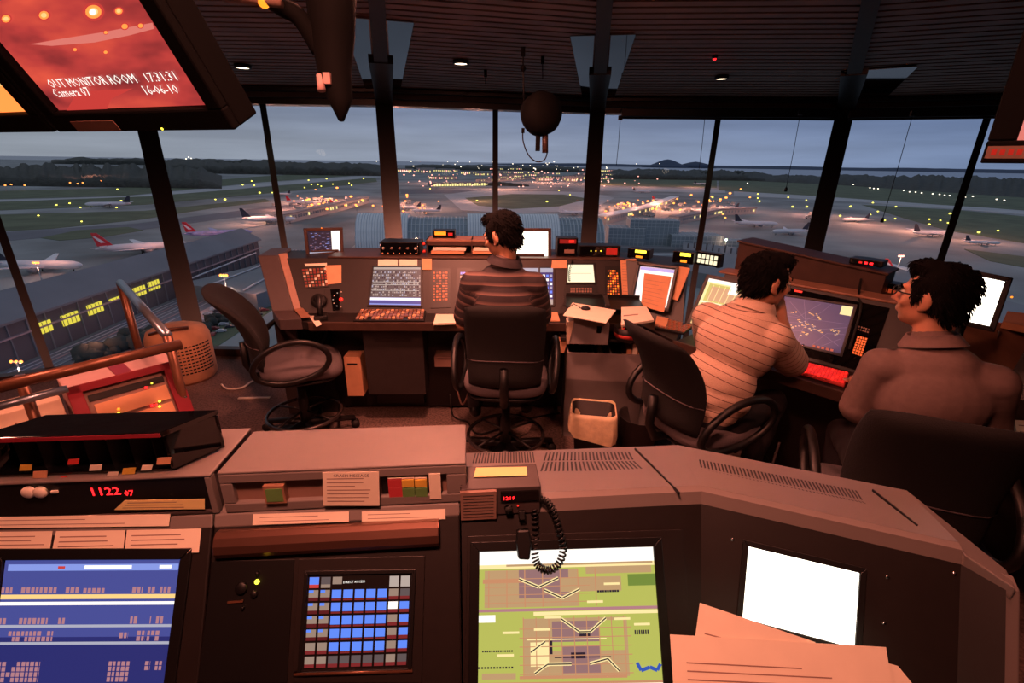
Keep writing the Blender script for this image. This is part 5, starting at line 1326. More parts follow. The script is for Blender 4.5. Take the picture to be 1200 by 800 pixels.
# big white monitor behind the striped-shirt person
P_ = Panel(frame(FM@Vector((1.3,.50,1.25)), YM, radians(86)))
monitor(P_, [(600,271),(642,271),(642,307),(600,307)], 'monitor with blank white screen standing behind the head of the striped-shirt person', .022, [(0,0,1,1,'s_white')], .05, TZ+.013, 'wood_dark', sbase=(.10,.14))
def d_red(t, T, w, h):
    m = MB(); m.box((-w*.4,-.002,h*.72), (w*.4,0,h*.93), 'lit_red_dim'); m.box((w*.05,-.003,h*.76), (w*.3,-.001,h*.9), 'led_red_dim'); m.cb((w*.1,-.002,h*.3),(w*.5,.003,h*.2),'speaker_brown'); put(m, 'display', t, T, 0, 'red lit display')
shelf_box(FM, 653, 279, 677, 304, .46, .12, 'display_unit', 'black unit with red display strip right of the blank white monitor', 'display box', deco=d_red)
def d_yel3(t, T, w, h):
    m = MB()
    for k in range(3): m2 = MB(); m2.cb((-w*.22+k*w*.12,-.001,h*.55), (.006,.003,.006), 'led_yellow'); put(m2, 'indicator', t, T, 0, 'small yellow light')
    m.box((w*.15,-.002,h*.2), (w*.42,0,h*.8), 'sticker_red'); put(m, 'red_label', t, T)
shelf_box(FM, 679, 288, 727, 304, .46, .12, 'display_unit', 'wide black unit with three yellow lights and red label below the middle post', 'display box', deco=d_yel3)
def d_yel(t, T, w, h):
    m = MB(); m.box((-w*.15,-.002,h*.66), (w*.35,0,h*.92), 'led_yellow'); m.cb((w*.05,-.001,h*.25), (w*.3,.003,h*.2), 'led_orange'); put(m, 'display', t, T, 0, 'yellow lit display')

# ---- the bent corner with the tablet screen
YN = radians(-29); ON = FM@Vector((LM,0,0)); 
PN = None
YR = radians(-48.5); OR = Vector((.93, 2.55, 0)); FR = frame(OR, YR); LR = .94
PR = Panel(frame((1.577,2.4,.927), YR, radians(58)))
# depth of R face line at desk and top heights
ytop = (FR.inverted()@(PR.T@Vector((0,(TZ-.927)/sin(radians(58)),0)))).y; ydk = (FR.inverted()@(PR.T@Vector((0,(DESK-.927)/sin(radians(58)),0)))).y
M_end_d, M_end_t = FM@Vector((LM,.2,0)), FM@Vector((LM,.41,0))
R0_f, R0_d, R0_t = FR@Vector((0,0,0)), FR@Vector((-.12,ydk,0)), FR@Vector((-.26,ytop,0))
cn = base('desk_console', 'bent corner console holding the upright tablet screen between the two desks', 'console', frame((.95,3.2,0), YN))
Mf = FM@Vector((LM,0,0))
up = lambda v, z: Vector((v.x,v.y,z))
Rb = FR@Vector((-.40,ytop+.3,0)); Mb_ = FM@Vector((LM,.75,0))
m = MB(); V = [up(Mf,DESK), up(R0_f,DESK), up(R0_d,DESK), up(M_end_d,DESK), up(M_end_t,TZ), up(R0_t,TZ), up(Mb_,TZ), up(Rb,TZ), up(Mb_,0.02), up(Rb,0.02), up(Mf,DESK-.045), up(R0_f,DESK-.045), up(M_end_d,.02), up(R0_d,.02), up(M_end_d,DESK-.045), up(R0_d,DESK-.045)]
m.add(V, [(0,1,2,3),(3,2,5,4),(4,5,7,6),(6,7,9,8),(10,11,1,0),(14,15,11,10),(12,13,15,14),(8,9,13,12),(0,3,4,6,8,12,14,10),(1,11,15,13,9,7,5,2)], 'panel_black'); put(m, 'body', cn, Matrix())
nl = up(M_end_d,DESK); nr_ = up(R0_d,DESK); nt_ = (up(M_end_t,TZ)+up(R0_t,TZ))/2; nb_ = (nl+nr_)/2
nz_ = (nr_-nl).cross(nt_-nb_).normalized(); nx_ = (nr_-nl).normalized(); ny_ = nz_.cross(nx_)
PN = Panel(Matrix.Translation((nb_+nt_)/2+nz_*.03)@Matrix((nx_,ny_,nz_)).transposed().to_4x4())
tq = [(750.5,311.5),(791.5,316),(781.5,361.5),(742,354.5)]
monitor(PN, tq, 'upright tablet screen with a tan sheet taped over its blue-white picture', .02, [(0,0,1,1,'s_pale'), (.02,.02,.98,.98,'s_white1'), (.02,.9,.98,.98,'s_blue_lt')], .03, DESK+.001, 'plastic_black', stand=False)
sheet('taped_sheet', 'tan printed sheet taped over the upright tablet screen', Panel(PN.T@Matrix.Translation((0,0,.009))), [(755,320),(787,324),(778,366),(751,358)], 0, 'card', 7, cat='sheet')
m = MB(); slabq(m, PN, [(796,312),(809,314),(794,352),(787,350)], -.028, -.02, 'card'); put(m, 'side_panel', cn, PN.T, 0, 'tan strip panel')
nm_ = (up(M_end_t,0)+up(R0_t,0))/2; YNn = atan2((R0_t-M_end_t).y,(R0_t-M_end_t).x); FNn = frame(nm_, YNn)@Matrix.Translation((0,.03,0))
shelf_box(FNn, 735, 292, 761, 304, .0, .10, 'display_unit', 'small black unit with yellow display left above the tablet screen', 'display box', deco=d_yel)
shelf_box(FNn, 788, 295, 813, 308, .0, .10, 'display_unit', 'small black unit with yellow display above the tablet screen by the thin mullion', 'display box', deco=d_yel)

# ---- right desk with the map screen and the radar
prof = [(0,DESK-.045), (0,DESK), (ydk,DESK), (ytop,TZ), (ytop+.36,TZ), (ytop+.36,.02), (.42,.02), (.42,DESK-.045)]
cr_ = base('desk_console', 'right desk console with the purple radar screen where the leaning person works', 'console', FR@Matrix.Translation((LR/2,.4,0)))
put(MB().profile(prof, 0, LR, 'panel_black'), 'body', cr_, FR)
m = MB(); m.box((-.01,-.012,DESK-.05), (LR,.004,DESK+.004), 'wood_dark'); put(m, 'desk_edge', cr_, FR, .003)
m = MB(); m.box((LR-.05,.02,.02), (LR-.005,.42,DESK-.05), 'grey_metal_dark'); put(m, 'end_support', cr_, FR, .006)
m = MB(); m.profile([(ytop+.005,TZ), (ytop+.005,TZ+.012), (ytop+.13,TZ+.015), (ytop+.15,TZ)], -.05, LR+.1, 'wood'); put(m, 'wood_ledge', cr_, FR, .003)
hb_ = hit(FR, 950, 297, (0,ytop+.16,0), (0,1,0)).z
ys_ = ytop+.16; qa = hit(FR, 872, 285, (0,ys_,0), (0,1,0)); qb = hit(FR, 1028, 320, (0,ys_,0), (0,1,0)); sl = (qb.z-qa.z)/(qb.x-qa.x); zx = lambda x: qa.z+(x-qa.x)*sl
m = MB(); xa_, xb_ = -.02, qb.x+.04
m.add([(xa_,ys_,TZ),(xb_,ys_,TZ),(xb_,ys_,zx(xb_)),(xa_,ys_,zx(xa_)),(xa_,ys_+.2,TZ),(xb_,ys_+.2,TZ),(xb_,ys_+.2,zx(xb_)),(xa_,ys_+.2,zx(xa_))], [(0,1,2,3),(5,4,7,6),(3,2,6,7),(0,3,7,4),(1,5,6,2),(0,4,5,1)], 'wood_dark')
m.add([(xa_-.01,ys_-.012,zx(xa_)),(xb_+.01,ys_-.012,zx(xb_)),(xb_+.01,ys_+.21,zx(xb_)),(xa_-.01,ys_+.21,zx(xa_)),(xa_-.01,ys_-.012,zx(xa_)+.012),(xb_+.01,ys_-.012,zx(xb_)+.012),(xb_+.01,ys_+.21,zx(xb_)+.012),(xa_-.01,ys_+.21,zx(xa_)+.012)], [(0,3,2,1),(4,5,6,7),(0,1,5,4),(1,2,6,5),(2,3,7,6),(3,0,4,7)], 'wood_dark')
put(m, 'raised_shelf', cr_, FR, .002)
mq = [(830,326),(884,333),(866,391),(808,379)]
mq = [(831,326),(905,340),(873,395),(809,378.5)]
m = MB(); frameq(m, PR, mq, .02, .0005, .009, 'plastic_black'); put(m, 'screen_bezel', cr_, PR.T, .001)
m = MB(); f = quadmap(PR, mq, .003); q = [(0,0,1,1,'s_cream2'), (0,.93,1,1,'s_white1'), (.05,.1,.95,.9,'s_green'), (.1,.55,.9,.85,'s_tan'), (.0,.48,1,.52,'s_cream'), (.15,.2,.8,.42,'s_tan'), (.4,.75,.55,.95,'s_white1')]
for k in range(8): q.append((.12+.1*k,.12,.13+.1*k,.88,'s_cream2'))
cells(m, f, q, .003); put(m, 'map_screen', cr_, PR.T, 0, 'pale green and cream map screen')
rq = [(919.6,347),(1001,359.5),(984.5,414.5),(905,396)]
m = MB(); slabq(m, PR, [(905,333),(1043,361),(1016,437),(888,402)], .0005, .004, 'gloss_black'); put(m, 'black_surround', cr_, PR.T, .001)
m = MB(); frameq(m, PR, rq, .012, .004, .011, 'plastic_black'); put(m, 'screen_bezel', cr_, PR.T, .001)
m = MB(); f = quadmap(PR, rq, .006); q = [(0,0,1,1,'s_purple'), (.84,.80,.99,.99,'s_cream2')]
r = random.Random(12)
for (x, y) in ((.42,.70),(.47,.68),(.52,.70),(.56,.66),(.60,.62),(.18,.66),(.23,.67),(.30,.50),(.35,.48),(.40,.49),(.45,.46),(.50,.47),(.53,.43),(.28,.38),(.33,.40),(.38,.42),(.43,.38),(.48,.36),(.52,.34),(.56,.38),(.62,.38),(.66,.36),(.78,.44),(.84,.43),(.88,.42),(.42,.26),(.46,.24),(.40,.20),(.25,.32),(.20,.36),(.86,.36)):
    for k in range(3): dx, dy = r.uniform(-.02,.02), r.uniform(-.02,.02); q.append((x+dx,y+dy,x+dx+r.uniform(.012,.03),y+dy+.016,r.choice(['s_amber','s_amber','s_yellow','s_grey_lt'])))
cells(m, f, q, .006)
for pts in ([(.0,.40),(.35,.46),(.6,.78),(.7,.98)], [(.1,.9),(.5,.45),(.95,.15)], [(.3,.98),(.42,.5),(.38,.05)], [(.02,.2),(.4,.3),(.98,.55)], [(.6,.05),(.75,.35),(.98,.4)], [(.05,.65),(.3,.6),(.55,.95)], [(.68,.02),(.95,.3)], [(.0,.55),(.98,.62)]): dia(pts, .0009, 's_purple_lt', .0075)
for k in range(6): a_ = f(.2+k*.03,.84); 
put(m, 'radar_screen', cr_, PR.T, 0, 'purple radar screen with yellow marks')
m = MB(); a = PR.xy(931,341); m.box((a[0],a[1]-.004,.004), (a[0]+.04,a[1]+.006,.0065), 'led_red_dim'); put(m, 'red_label', cr_, PR.T, 0, 'small glowing red label')
m = MB(); keypad(m, quadmap(PR, [(952,403),(978,409),(977,413),(951,407)], .004), 5, 1, .004, .004, .4, 'card'); put(m, 'button_row', cr_, PR.T); m = MB(); x, y = PR.xy(941,405); m.ball((x,y,.006), .008, 'chrome'); put(m, 'knob', cr_, PR.T)
m = MB(); keypad(m, quadmap(PR, [(1005,393),(1017,396),(1010,418),(998,414)], .004), 4, 7, .004, .004, .3, 'lit_orange'); keypad(m, quadmap(PR, [(1006,381),(1020,385),(1018,391),(1004,387)], .004), 5, 2, .004, .003, .4, 'speaker_brown'); put(m, 'number_keys', cr_, PR.T, 0, 'block of salmon lit number keys')
PRd = Panel(Matrix.Translation((0,0,DESK+.002)))
keyboard(PRd, [(936,426),(993,440),(988,453),(929,436)], 'red backlit keyboard on the right desk between the two seated persons', ['lit_red','led_red_dim','lit_red','lit_red'], 15, 4, 'sticker_red')
sheet('sticky_note', 'small orange-lit note on the desk by the elbow of the leaning person', PRd, [(914,404),(924,407),(921,413),(910,411)], 0, 'card', 0, cat='note')
t = base('ball_mouse', 'small glinting trackball at the foot of the salmon number keys', 'trackball', Matrix.Translation(wx(Matrix(), 995, 429, DESK)+Vector((0,0,.001))))
m = MB(); m.box((-.04,-.02,0), (.04,.02,.02), 'plastic_black'); put(m, 'housing', t, TW[t.name], .005); m = MB(); m.ball((.0,0,.022), .014, 'chrome'); put(m, 'ball', t, TW[t.name])
# keyboard and papers before the map screen
keyboard(PRd, [(779,376),(812,384),(801,392),(768,385)], 'dark low keyboard half behind the chair of the leaning person', ['speaker_brown','lit_orange_dim'], 12, 4)
def d_bw(t, T, w, h):
    m = MB()
    for i in range(5):
        for j in range(2): m.box((-w*.42+i*w*.17,-.003,h*.2+j*h*.36), (-w*.42+i*w*.17+w*.12,0,h*.2+j*h*.36+h*.28), 's_cream')
    put(m, 'display', t, T, 0, 'rows of bright white keys')
zz = TZ+.002
shelf_box(FR, 815, 296, 844, 316, ytop+.12, .05, 'key_panel', 'small panel of bright white keys on the shelf right of the thin mullion', 'key panel', z0=TZ+.001, deco=d_bw)
def d_rr(t, T, w, h):
    m = MB()
    for k in range(3): m.cb((-w*.15+k*w*.16,-.001,h*.5), (w*.1,.003,h*.3), 'led_red' if k else 'lit_red')
    put(m, 'display', t, T, 0, 'red digits')
shelf_box(FR, 993, 304, 1034, 321, ys_+.02, .10, 'radio_set', 'dark box with red digits on the raised right shelf', 'radio', z0=zx(hit(FR,1013,318,(0,ys_+.02,0),(0,1,0)).x)+.018, deco=d_rr)
def d_or(t, T, w, h):
    m = MB()
    for k in range(3): m.cb((-w*.25+k*w*.25,-.001,h*.62), (w*.16,.003,h*.3), 'lit_orange_dim')
    m.box((-w*.4,-.03,0), (w*.4,0,h*.2), 'card'); put(m, 'display', t, T, 0, 'dim amber windows')
m = MB(); a = FR@hit(FR, 1010, 322, (0,ytop+.2,0), (0,1,0)); b = PR.T@Vector((*PR.xy(1009,365), .02)); c = PR.T@Vector((*PR.xy(996,410), .02))
t = base('cable', 'dark cable hanging from the red digit box across the radar panel', 'cable', Matrix.Translation(a)); m.tube(smooth_path([a, lerp(a,b,.5)+Vector((-.03,-.03,-.01)), b, c], 12), .006, 'rubber', 6); put(m, 'cable', t, Matrix())

# ---- far right desk before the glasses wearer
YS = radians(-62); OS = FR@Vector((LR,0,0)); FSf = frame(OS, YS); LS = 1.7
R1t, R1d = FR@Vector((LR,ytop,0)), FR@Vector((LR,ydk,0))
cs = base('desk_console', 'far right desk console before the person wearing glasses', 'console', FSf@Matrix.Translation((LS/2,.4,0)))
m = MB(); yl = .62
m.profile([(0,DESK-.045), (0,DESK), (yl-.02,DESK), (yl+.10,1.0), (yl+.34,1.0), (yl+.34,.02), (.42,.02), (.42,DESK-.045)], .22, LS, 'panel_black')
put(m, 'body', cs, FSf)
m = MB(); S0 = [up(OS,DESK), up(FSf@Vector((.24,0,0)),DESK), up(FSf@Vector((.24,yl,0)),DESK), up(R1d,DESK)]
m.prism(S0, (0,0,-.045), 'panel_black')
m.prism([up(R1d,DESK), up(FSf@Vector((.24,yl,0)),DESK), up(FSf@Vector((.24,yl+.34,0)),1.0), up(R1t,TZ)], (0,0,-.02), 'wood'); put(m, 'corner_panel', cs, Matrix(), 0, 'reddish wooden corner panel')
m = MB(); m.box((.2,yl+.09,1.0), (LS,yl+.35,1.012), 'wood'); put(m, 'top_shelf', cs, FSf, .003)
PSs = Panel(frame(FSf@Vector((.6,yl+.2,1.15)), radians(-40), radians(84)))
c0 = at_dist(1150, 352, 2.75); PSs = Panel(frame(c0, radians(-52), radians(80)))
wq = [(1118,318),(1178,330),(1160,382),(1096,368)]
monitor(PSs, wq, 'tilted monitor with blank white screen behind the head of the person wearing glasses', .02, [(0,0,1,1,'s_white')], .04, DESK+.001, 'plastic_black', (1186,348,'led_orange'))
PS2 = Panel(frame(FSf@Vector((.6,yl+.03,.86)), YS, radians(60)))
for (qd, lb) in (([(1060,371),(1084,375),(1080,389),(1057,385)], 'blue-edged picture with card'), ([(1130,384),(1168,390),(1164,402),(1128,398)], 'dark picture with pale blue edge')):
    m = MB(); frameq(m, PS2, qd, .01, .0005, .006, 'plastic_black'); cells(m, quadmap(PS2, qd, .003), [(0,0,1,1,'s_dark'), (0,.85,1,1,'s_blue_lt'), (.05,.1,.8,.5,'s_grey_lt' if qd[0][0] < 1100 else 's_dark')], .003); put(m, 'small_screen', cs, PS2.T, 0, lb)
shelf_box(FSf, 1031, 332, 1055, 350, yl+.06, .09, 'display_unit', 'small box with dim amber windows left of the glasses wearer', 'display box', z0=1.013, deco=d_or)
PSd = Panel(Matrix.Translation((0,0,1.013)))
sheet('paper_stack', 'thick stack of paper on the shelf at the right edge, under the blank white monitor', PSd, [(1178,371),(1215,376),(1210,392),(1172,384)], 0, 'card', 0, cat='papers', th=.03)
PSd = Panel(Matrix.Translation((0,0,.90)))
sheet('paper_stack', 'lower tan papers at the right edge below the thick stack', PSd, [(1186,398),(1225,404),(1220,414),(1182,406)], 0, 'card', 0, cat='papers', th=.02)
PSd = Panel(Matrix.Translation((0,0,DESK+.002)))
sheet('paper_stack', 'pile of white papers on the desk at the right edge beside the elbow', PSd, [(1187,497),(1235,500),(1240,525),(1190,516)], 0, 'paper', 2, cat='papers', th=.02)
# ------------------------------------------------------------------ office chairs
def chair(T, label, seat_z=.52, back_lean=.12):
    "swivel chair facing local +y; origin on the floor under the column"
    t = base('office_chair', label, 'chair', T, 'black swivel chairs')
    sz = seat_z; m = MB(); n = 10
    # seat cushion: rounded rectangular pad
    def pad(cx, cy, w, d, z0, z1, mt, mb, front=.0):
        ring_ = []
        for k in range(28):
            a = 2*pi*k/28; ca, sa = cos(a), sin(a); e_ = .55
            ring_.append((cx+w/2*math.copysign(abs(ca)**e_, ca), cy+d/2*math.copysign(abs(sa)**e_, sa)))
        lv = [(.82,z0),(.97,z0+(z1-z0)*.25),(1.0,z0+(z1-z0)*.55),(.96,z0+(z1-z0)*.85),(.82,z1),(.0,z1+.004)]
        vs = []; fs = []
        for s_, z in lv:
            for x, y in ring_: vs.append((cx+(x-cx)*s_, cy+(y-cy)*s_, z-(front*max(0,(y-cy)/(d/2))**3)))
        for j in range(len(lv)-1):
            for k in range(28): fs.append((j*28+k, j*28+(k+1) % 28, (j+1)*28+(k+1) % 28, (j+1)*28+k))
        fs.append(tuple(range(28))[::-1]); mb.add(vs, fs, mt, True)
    pad(0, .03, .48, .47, sz-.06, sz+.035, 'fabric_grey', m, .03); put(m, 'seat', t, T)
    m = MB(); pad(0, .03, .44, .42, sz-.085, sz-.055, 'plastic_black', m); put(m, 'seat_shell', t, T)
    # back: padded shield with a lumbar curve
    m = MB(); nu, nv = 16, 14; H0_, H1_ = sz+.03, sz+.50
    def bp(u, v, side):
        ww = .215*(1-.10*(1-v)**2-.06*v**6); s_ = 2*u-1
        x = ww*math.copysign(abs(s_)**.9, s_); ed = (1-abs(s_)**4)*(1-(2*v-1)**6)
        y = -.22-.05*s_*s_*-1-back_lean*v*v-.05*sin(v*pi)*-.6; z = H0_+(H1_-H0_)*v-.03*abs(s_)**3*(v**4)
        return Vector((x, y+(.004+.034*ed**.5)*(1 if side else -1), z))
    vs = []; 
    for side in (0, 1):
        for j in range(nv+1):
            for i in range(nu+1): vs.append(bp(i/nu, j/nv, side))
    fs = []; o = (nu+1)*(nv+1)
    for j in range(nv):
        for i in range(nu):
            a_ = j*(nu+1)+i; fs.append((a_, a_+1, a_+nu+2, a_+nu+1)); fs.append((o+a_, o+a_+nu+1, o+a_+nu+2, o+a_+1))
    bd = [i for i in range(nu+1)]+[j*(nu+1)+nu for j in range(1,nv+1)]+[nv*(nu+1)+i for i in range(nu-1,-1,-1)]+[j*(nu+1) for j in range(nv-1,0,-1)]
    for k in range(len(bd)): a_, b_ = bd[k], bd[(k+1) % len(bd)]; fs.append((b_, a_, o+a_, o+b_))
    m.add(vs, fs, 'fabric_black', True); bk = put(m, 'backrest', t, T)
    m = MB(); m.tube([bp(u/10, .30+.04*sin(pi*u/10), 0)+Vector((0,-.002,0)) for u in range(11)], .003, 'fabric_grey', 6); put(m, 'seam', bk, T)
    m = MB(); m.tube([(0,-.10,sz-.07),(0,-.24,sz-.06),(0,-.275,sz+.02),(0,-.27,sz+.16)], .022, 'plastic_black', 8); put(m, 'back_bracket', t, T)
    for s_ in (-1, 1):
        m = MB(); pts = []
        for k in range(24):
            a_ = 2*pi*k/24; pts.append((s_*(.265+.015*sin(a_)), -.01+.20*cos(a_)*(1-.12*sin(a_)), sz+.095+.125*sin(a_)+.02*cos(a_)))
        m.tube(pts, .017, 'plastic_black', 8, closed=True); m.tube([(s_*.26,.0,sz-.03),(s_*.16,.0,sz-.07)], .016, 'plastic_black', 8); put(m, 'armrest', t, T)
    m = MB(); m.lathe([(.032,.08),(.032,.28),(.024,.29),(.024,sz-.085)], 'plastic_black', 16); put(m, 'column', t, T)
    m = MB(); pts = [(.225*cos(2*pi*k/36), .225*sin(2*pi*k/36), .17) for k in range(36)]; m.tube(pts, .011, 'chrome_dark', 8, closed=True)
    for k in range(4): a_ = pi/4+k*pi/2; m.tube([(.03*cos(a_),.03*sin(a_),.19),(.225*cos(a_),.225*sin(a_),.17)], .008, 'plastic_black', 6)
    put(m, 'foot_ring', t, T)
    for k in range(5):
        a_ = 2*pi*k/5+.35; c_, s__ = cos(a_), sin(a_); m = MB()
        m.tube([(.02*c_,.02*s__,.10),(.16*c_,.16*s__,.09),(.30*c_,.30*s__,.072)], .02, 'plastic_black', 8, rs=[.026,.022,.017]); lg = put(m, 'leg', t, T)
        m = MB(); cx, cy = .30*c_, .30*s__
        for d_ in (-.016,.016): m.cyl((cx-s__*(d_-.007),cy+c_*(d_-.007),.027),(cx-s__*(d_+.007),cy+c_*(d_+.007),.027),.027,'rubber',14)
        m.cyl((cx,cy,.03),(cx,cy,.075),.008,'plastic_black',8); put(m, 'caster', lg, T)
    return t
mat('chrome_dark', (90, 84, 84), .25, metal=.8)
def yaw_to(az): return radians(-az)          # az measured clockwise from the view direction
C1 = Vector((-1.33, 2.72, 0)); chair(frame(C1, yaw_to(68)), 'empty black office chair with looped arms left of the straight desk, turned sideways', .53, .19)
CH1 = Vector((-.03, 2.50, 0)); chair(frame(CH1, yaw_to(2)), 'black office chair under the person in the dark striped shirt', .55, .06)
CH2 = Vector((.90, 2.06, 0)); chair(frame(CH2, yaw_to(68)), 'black office chair under the leaning person in the pale pinstripe shirt', .55, .16)
CH3 = Vector((1.37, 1.42, 0)); chair(frame(CH3, yaw_to(24)), 'black office chair under the person wearing glasses, nearest the vented grey console', .54, .06)

# ------------------------------------------------------------------ cabinet, bin and things about the table
CT = frame((.585, 2.86, 0), radians(-4))
t = base('low_cabinet', 'pale grey open topped cabinet full of folders between the two desks', 'cabinet', CT)
x0_, x1_, y0_, y1_, hz_ = -.235, .25, -.12, .18, .60
m = MB(); k_ = .012
m.box((x0_,y0_,0), (x1_,y0_+k_,hz_), 'cabinet_grey'); m.box((x0_,y1_-k_,0), (x1_,y1_,hz_), 'cabinet_grey'); m.box((x0_,y0_,0), (x0_+k_,y1_,hz_), 'cabinet_grey'); m.box((x1_-k_,y0_,0), (x1_,y1_,hz_), 'cabinet_grey'); m.box((x0_,y0_,.02), (x1_,y1_,.42), 'cabinet_grey')
put(m, 'body', t, CT, .003); m = MB()
for kx in (.33, .56): x_ = x0_+(x1_-x0_)*kx; m.box((x_,y0_+k_,.42), (x_+.008,y1_-k_,hz_-.005), 'cabinet_grey')
put(m, 'divider', t, CT)
for k, (x_, w_, h_, mt) in enumerate(((-.2,.03,.14,'plastic_black'),(-.165,.03,.15,'plastic_black'),(-.12,.03,.13,'bin_dark'),(-.06,.03,.15,'plastic_black'),(-.02,.028,.16,'paper'),(.06,.035,.14,'bin_dark'),(.10,.035,.15,'plastic_black'),(.15,.03,.20,'card'),(.185,.03,.24,'paper'),(.215,.018,.22,'card'))):
    m = MB(); m.box((-w_/2,0,0), (w_/2,.22,h_), mt); m.box((-w_/2+.004,-.0015,h_*.4), (w_/2-.004,0,h_*.7), 'paper' if mt != 'paper' else 'ink')
    o = m.build('ring_binder', None, CT@Matrix.Translation((x_, y0_+.03, .421)), .002)
    cn_ = {'plastic_black':'black','bin_dark':'dark grey','paper':'white','card':'tan'}[mt]
    tag(o, cn_+' folder in the pale grey cabinet, '+['first','second','third','fourth','fifth','sixth','seventh','eighth','ninth','tenth'][k]+' from its left end', 'folder', 'folders in the pale grey cabinet')
# board laid over the cabinet with the boxes on it
BZ = .80
t = base('side_table', 'dark side table over the pale grey cabinet carrying cartons and papers', 'table', frame((.58,2.93,0), radians(-4)))
T = TW[t.name]; m = MB(); m.box((-.27,-.16,.665), (.27,.2,.685), 'panel_black'); put(m, 'table_top', t, T, .003)
for sx in (-1,1):
    m = MB(); m.box((sx*.265-.01,.17,0), (sx*.265+.01,.19,.665), 'panel_black'); put(m, 'leg', t, T)
bz = .686
a_, b_ = onz(667,403,bz), onz(712,403,bz); w_ = (b_-a_).length; zt_ = None
TB = frame(((a_.x+b_.x)/2, a_.y, bz), radians(-2))
t = base('tissue_carton', 'white carton with sloped shoulders and small dark hole on the side table', 'carton', TB)
m = MB(); hh = .175
m.prism([(-w_/2,0,0),(w_/2,0,0),(w_/2,0,hh*.72),(w_*.22,0,hh),(-w_*.28,0,hh),(-w_/2,0,hh*.8)], (0,.16,0), 'cabinet_grey'); m.box((w_*.18,-.002,hh*.42), (w_*.30,0,hh*.66), 'gloss_black'); put(m, 'box', t, TB, .003)
m = MB(); m.prism([(-w_/2-.012,-.006,.0),(-w_/2-.002,-.006,.0),(-w_/2+.02,-.02,hh*.9),(-w_/2-.02,-.02,hh*.8)], (0,.1,0), 'beige'); put(m, 'side_flap', t, TB)
c = onz(738,404,bz); t = base('helmet_bowl', 'round red and black bowl of small things beside the white carton', 'bowl', Matrix.Translation((c.x,c.y+.06,bz)))
m = MB(); m.lathe([(.04,0),(.075,.02),(.088,.06),(.085,.095),(.08,.095),(.078,.06),(.06,.025),(0,.02)], 'bin_dark', 24); put(m, 'bowl', t, TW[t.name])
m = MB(); m.lathe([(.087,.04),(.0895,.05),(.089,.062),(.086,.062)], 'sticker_red', 24); put(m, 'band', t, TW[t.name])
m = MB(); m.tube([(-.03,0,.03),(-.05,0,.13)], .005, 'card', 6); m.tube([(.0,-.01,.03),(.0,-.0,.14)], .01, 'wood', 8); m.tube([(.03,.01,.03),(.045,.01,.12)], .006, 'sticker_red', 6); m.ball((.01,.02,.06), .035, 'rubber'); put(m, 'contents', t, TW[t.name])
t = base('tray', 'dark shallow tray under the loose papers above the carton', 'tray', frame((.55,2.82,0), radians(-4)))
T = TW[t.name]; zt_ = bz+hh+.004
t.matrix_world = T = frame((.56,2.93,zt_), radians(-6)); TW[t.name] = T
m = MB(); m.box((-.22,-.13,0), (.26,.14,.008), 'plastic_black'); m.box((-.22,.13,0), (.26,.14,.03), 'plastic_black'); m.box((.02,-.12,.0), (.05,.12,.03), 'bin_dark'); put(m, 'body', t, T, .002)
PT_ = Panel(Matrix.Translation((0,0,zt_+.010)))
sheet('clipboard_sheet', 'large white sheet with a black squiggle on the tray left of the binder spine', PT_, [(671,355),(722,364),(710,379),(660,370)], .0, 'paper', 0, cat='paper', th=.004)
m = MB(); 
P0 = [PT_.T@Vector((*PT_.xy(a,b), .0062)) for a, b in ((667,361),(672,357),(678,360),(680,362))]
t = base('headset', 'thin black headset with round ear pad lying on the white sheet', 'headset', Matrix.Translation(P0[0]))
m = MB(); m.tube(P0, .003, 'rubber', 6); put(m, 'wire_bow', t, Matrix()); m = MB(); p = PT_.T@Vector((*PT_.xy(686,363), .005)); m.lathe([(.026,0),(.028,.008),(.02,.014),(0,.014)], 'rubber', 18, Matrix.Translation(p)); put(m, 'ear_pad', t, Matrix())
sheet('open_book', 'open white logbook with a dark edge lying right of the dark binder spine', PT_, [(728,362),(757,361),(766,377),(728,383)], .0, 'paper', 1, cat='book', th=.012)
p = onz(781, 382, DESK); PX = Panel(Matrix.Translation((0,0,DESK+.004)))
sheet('notepad', 'thick orange-lit notepad on the desk under the tablet screen', PX, [(770,371),(784,373),(780,386),(767,383)], .0, 'card', 0, cat='notepad', th=.02)
c = onz(762,372,DESK); t = base('curled_strip', 'curled tan paper roll standing beside the orange-lit notepad', 'paper roll', Matrix.Translation((c.x-.03,c.y+.04,DESK+.001)))
m = MB(); m.lathe([(.03,0),(.03,.09),(.026,.09),(.026,.0)], 'card', 20); put(m, 'roll', t, TW[t.name])
c = onz(655, 405, .62); t = base('hanging_card', 'tan card hanging crooked at the left side of the white carton', 'card', frame((c.x,c.y+.0,.60), radians(-10)))
m = MB(); m.prism([(-.045,0,0),(.03,0,-.03),(.055,0,.055),(-.02,0,.085)], (0,.0025,0), 'card'); put(m, 'card_sheet', t, TW[t.name])
m = MB(); m.tube([(.02,.002,.06),(.04,.06,.10)], .0015, 'rubber', 5); put(m, 'string', t, TW[t.name])
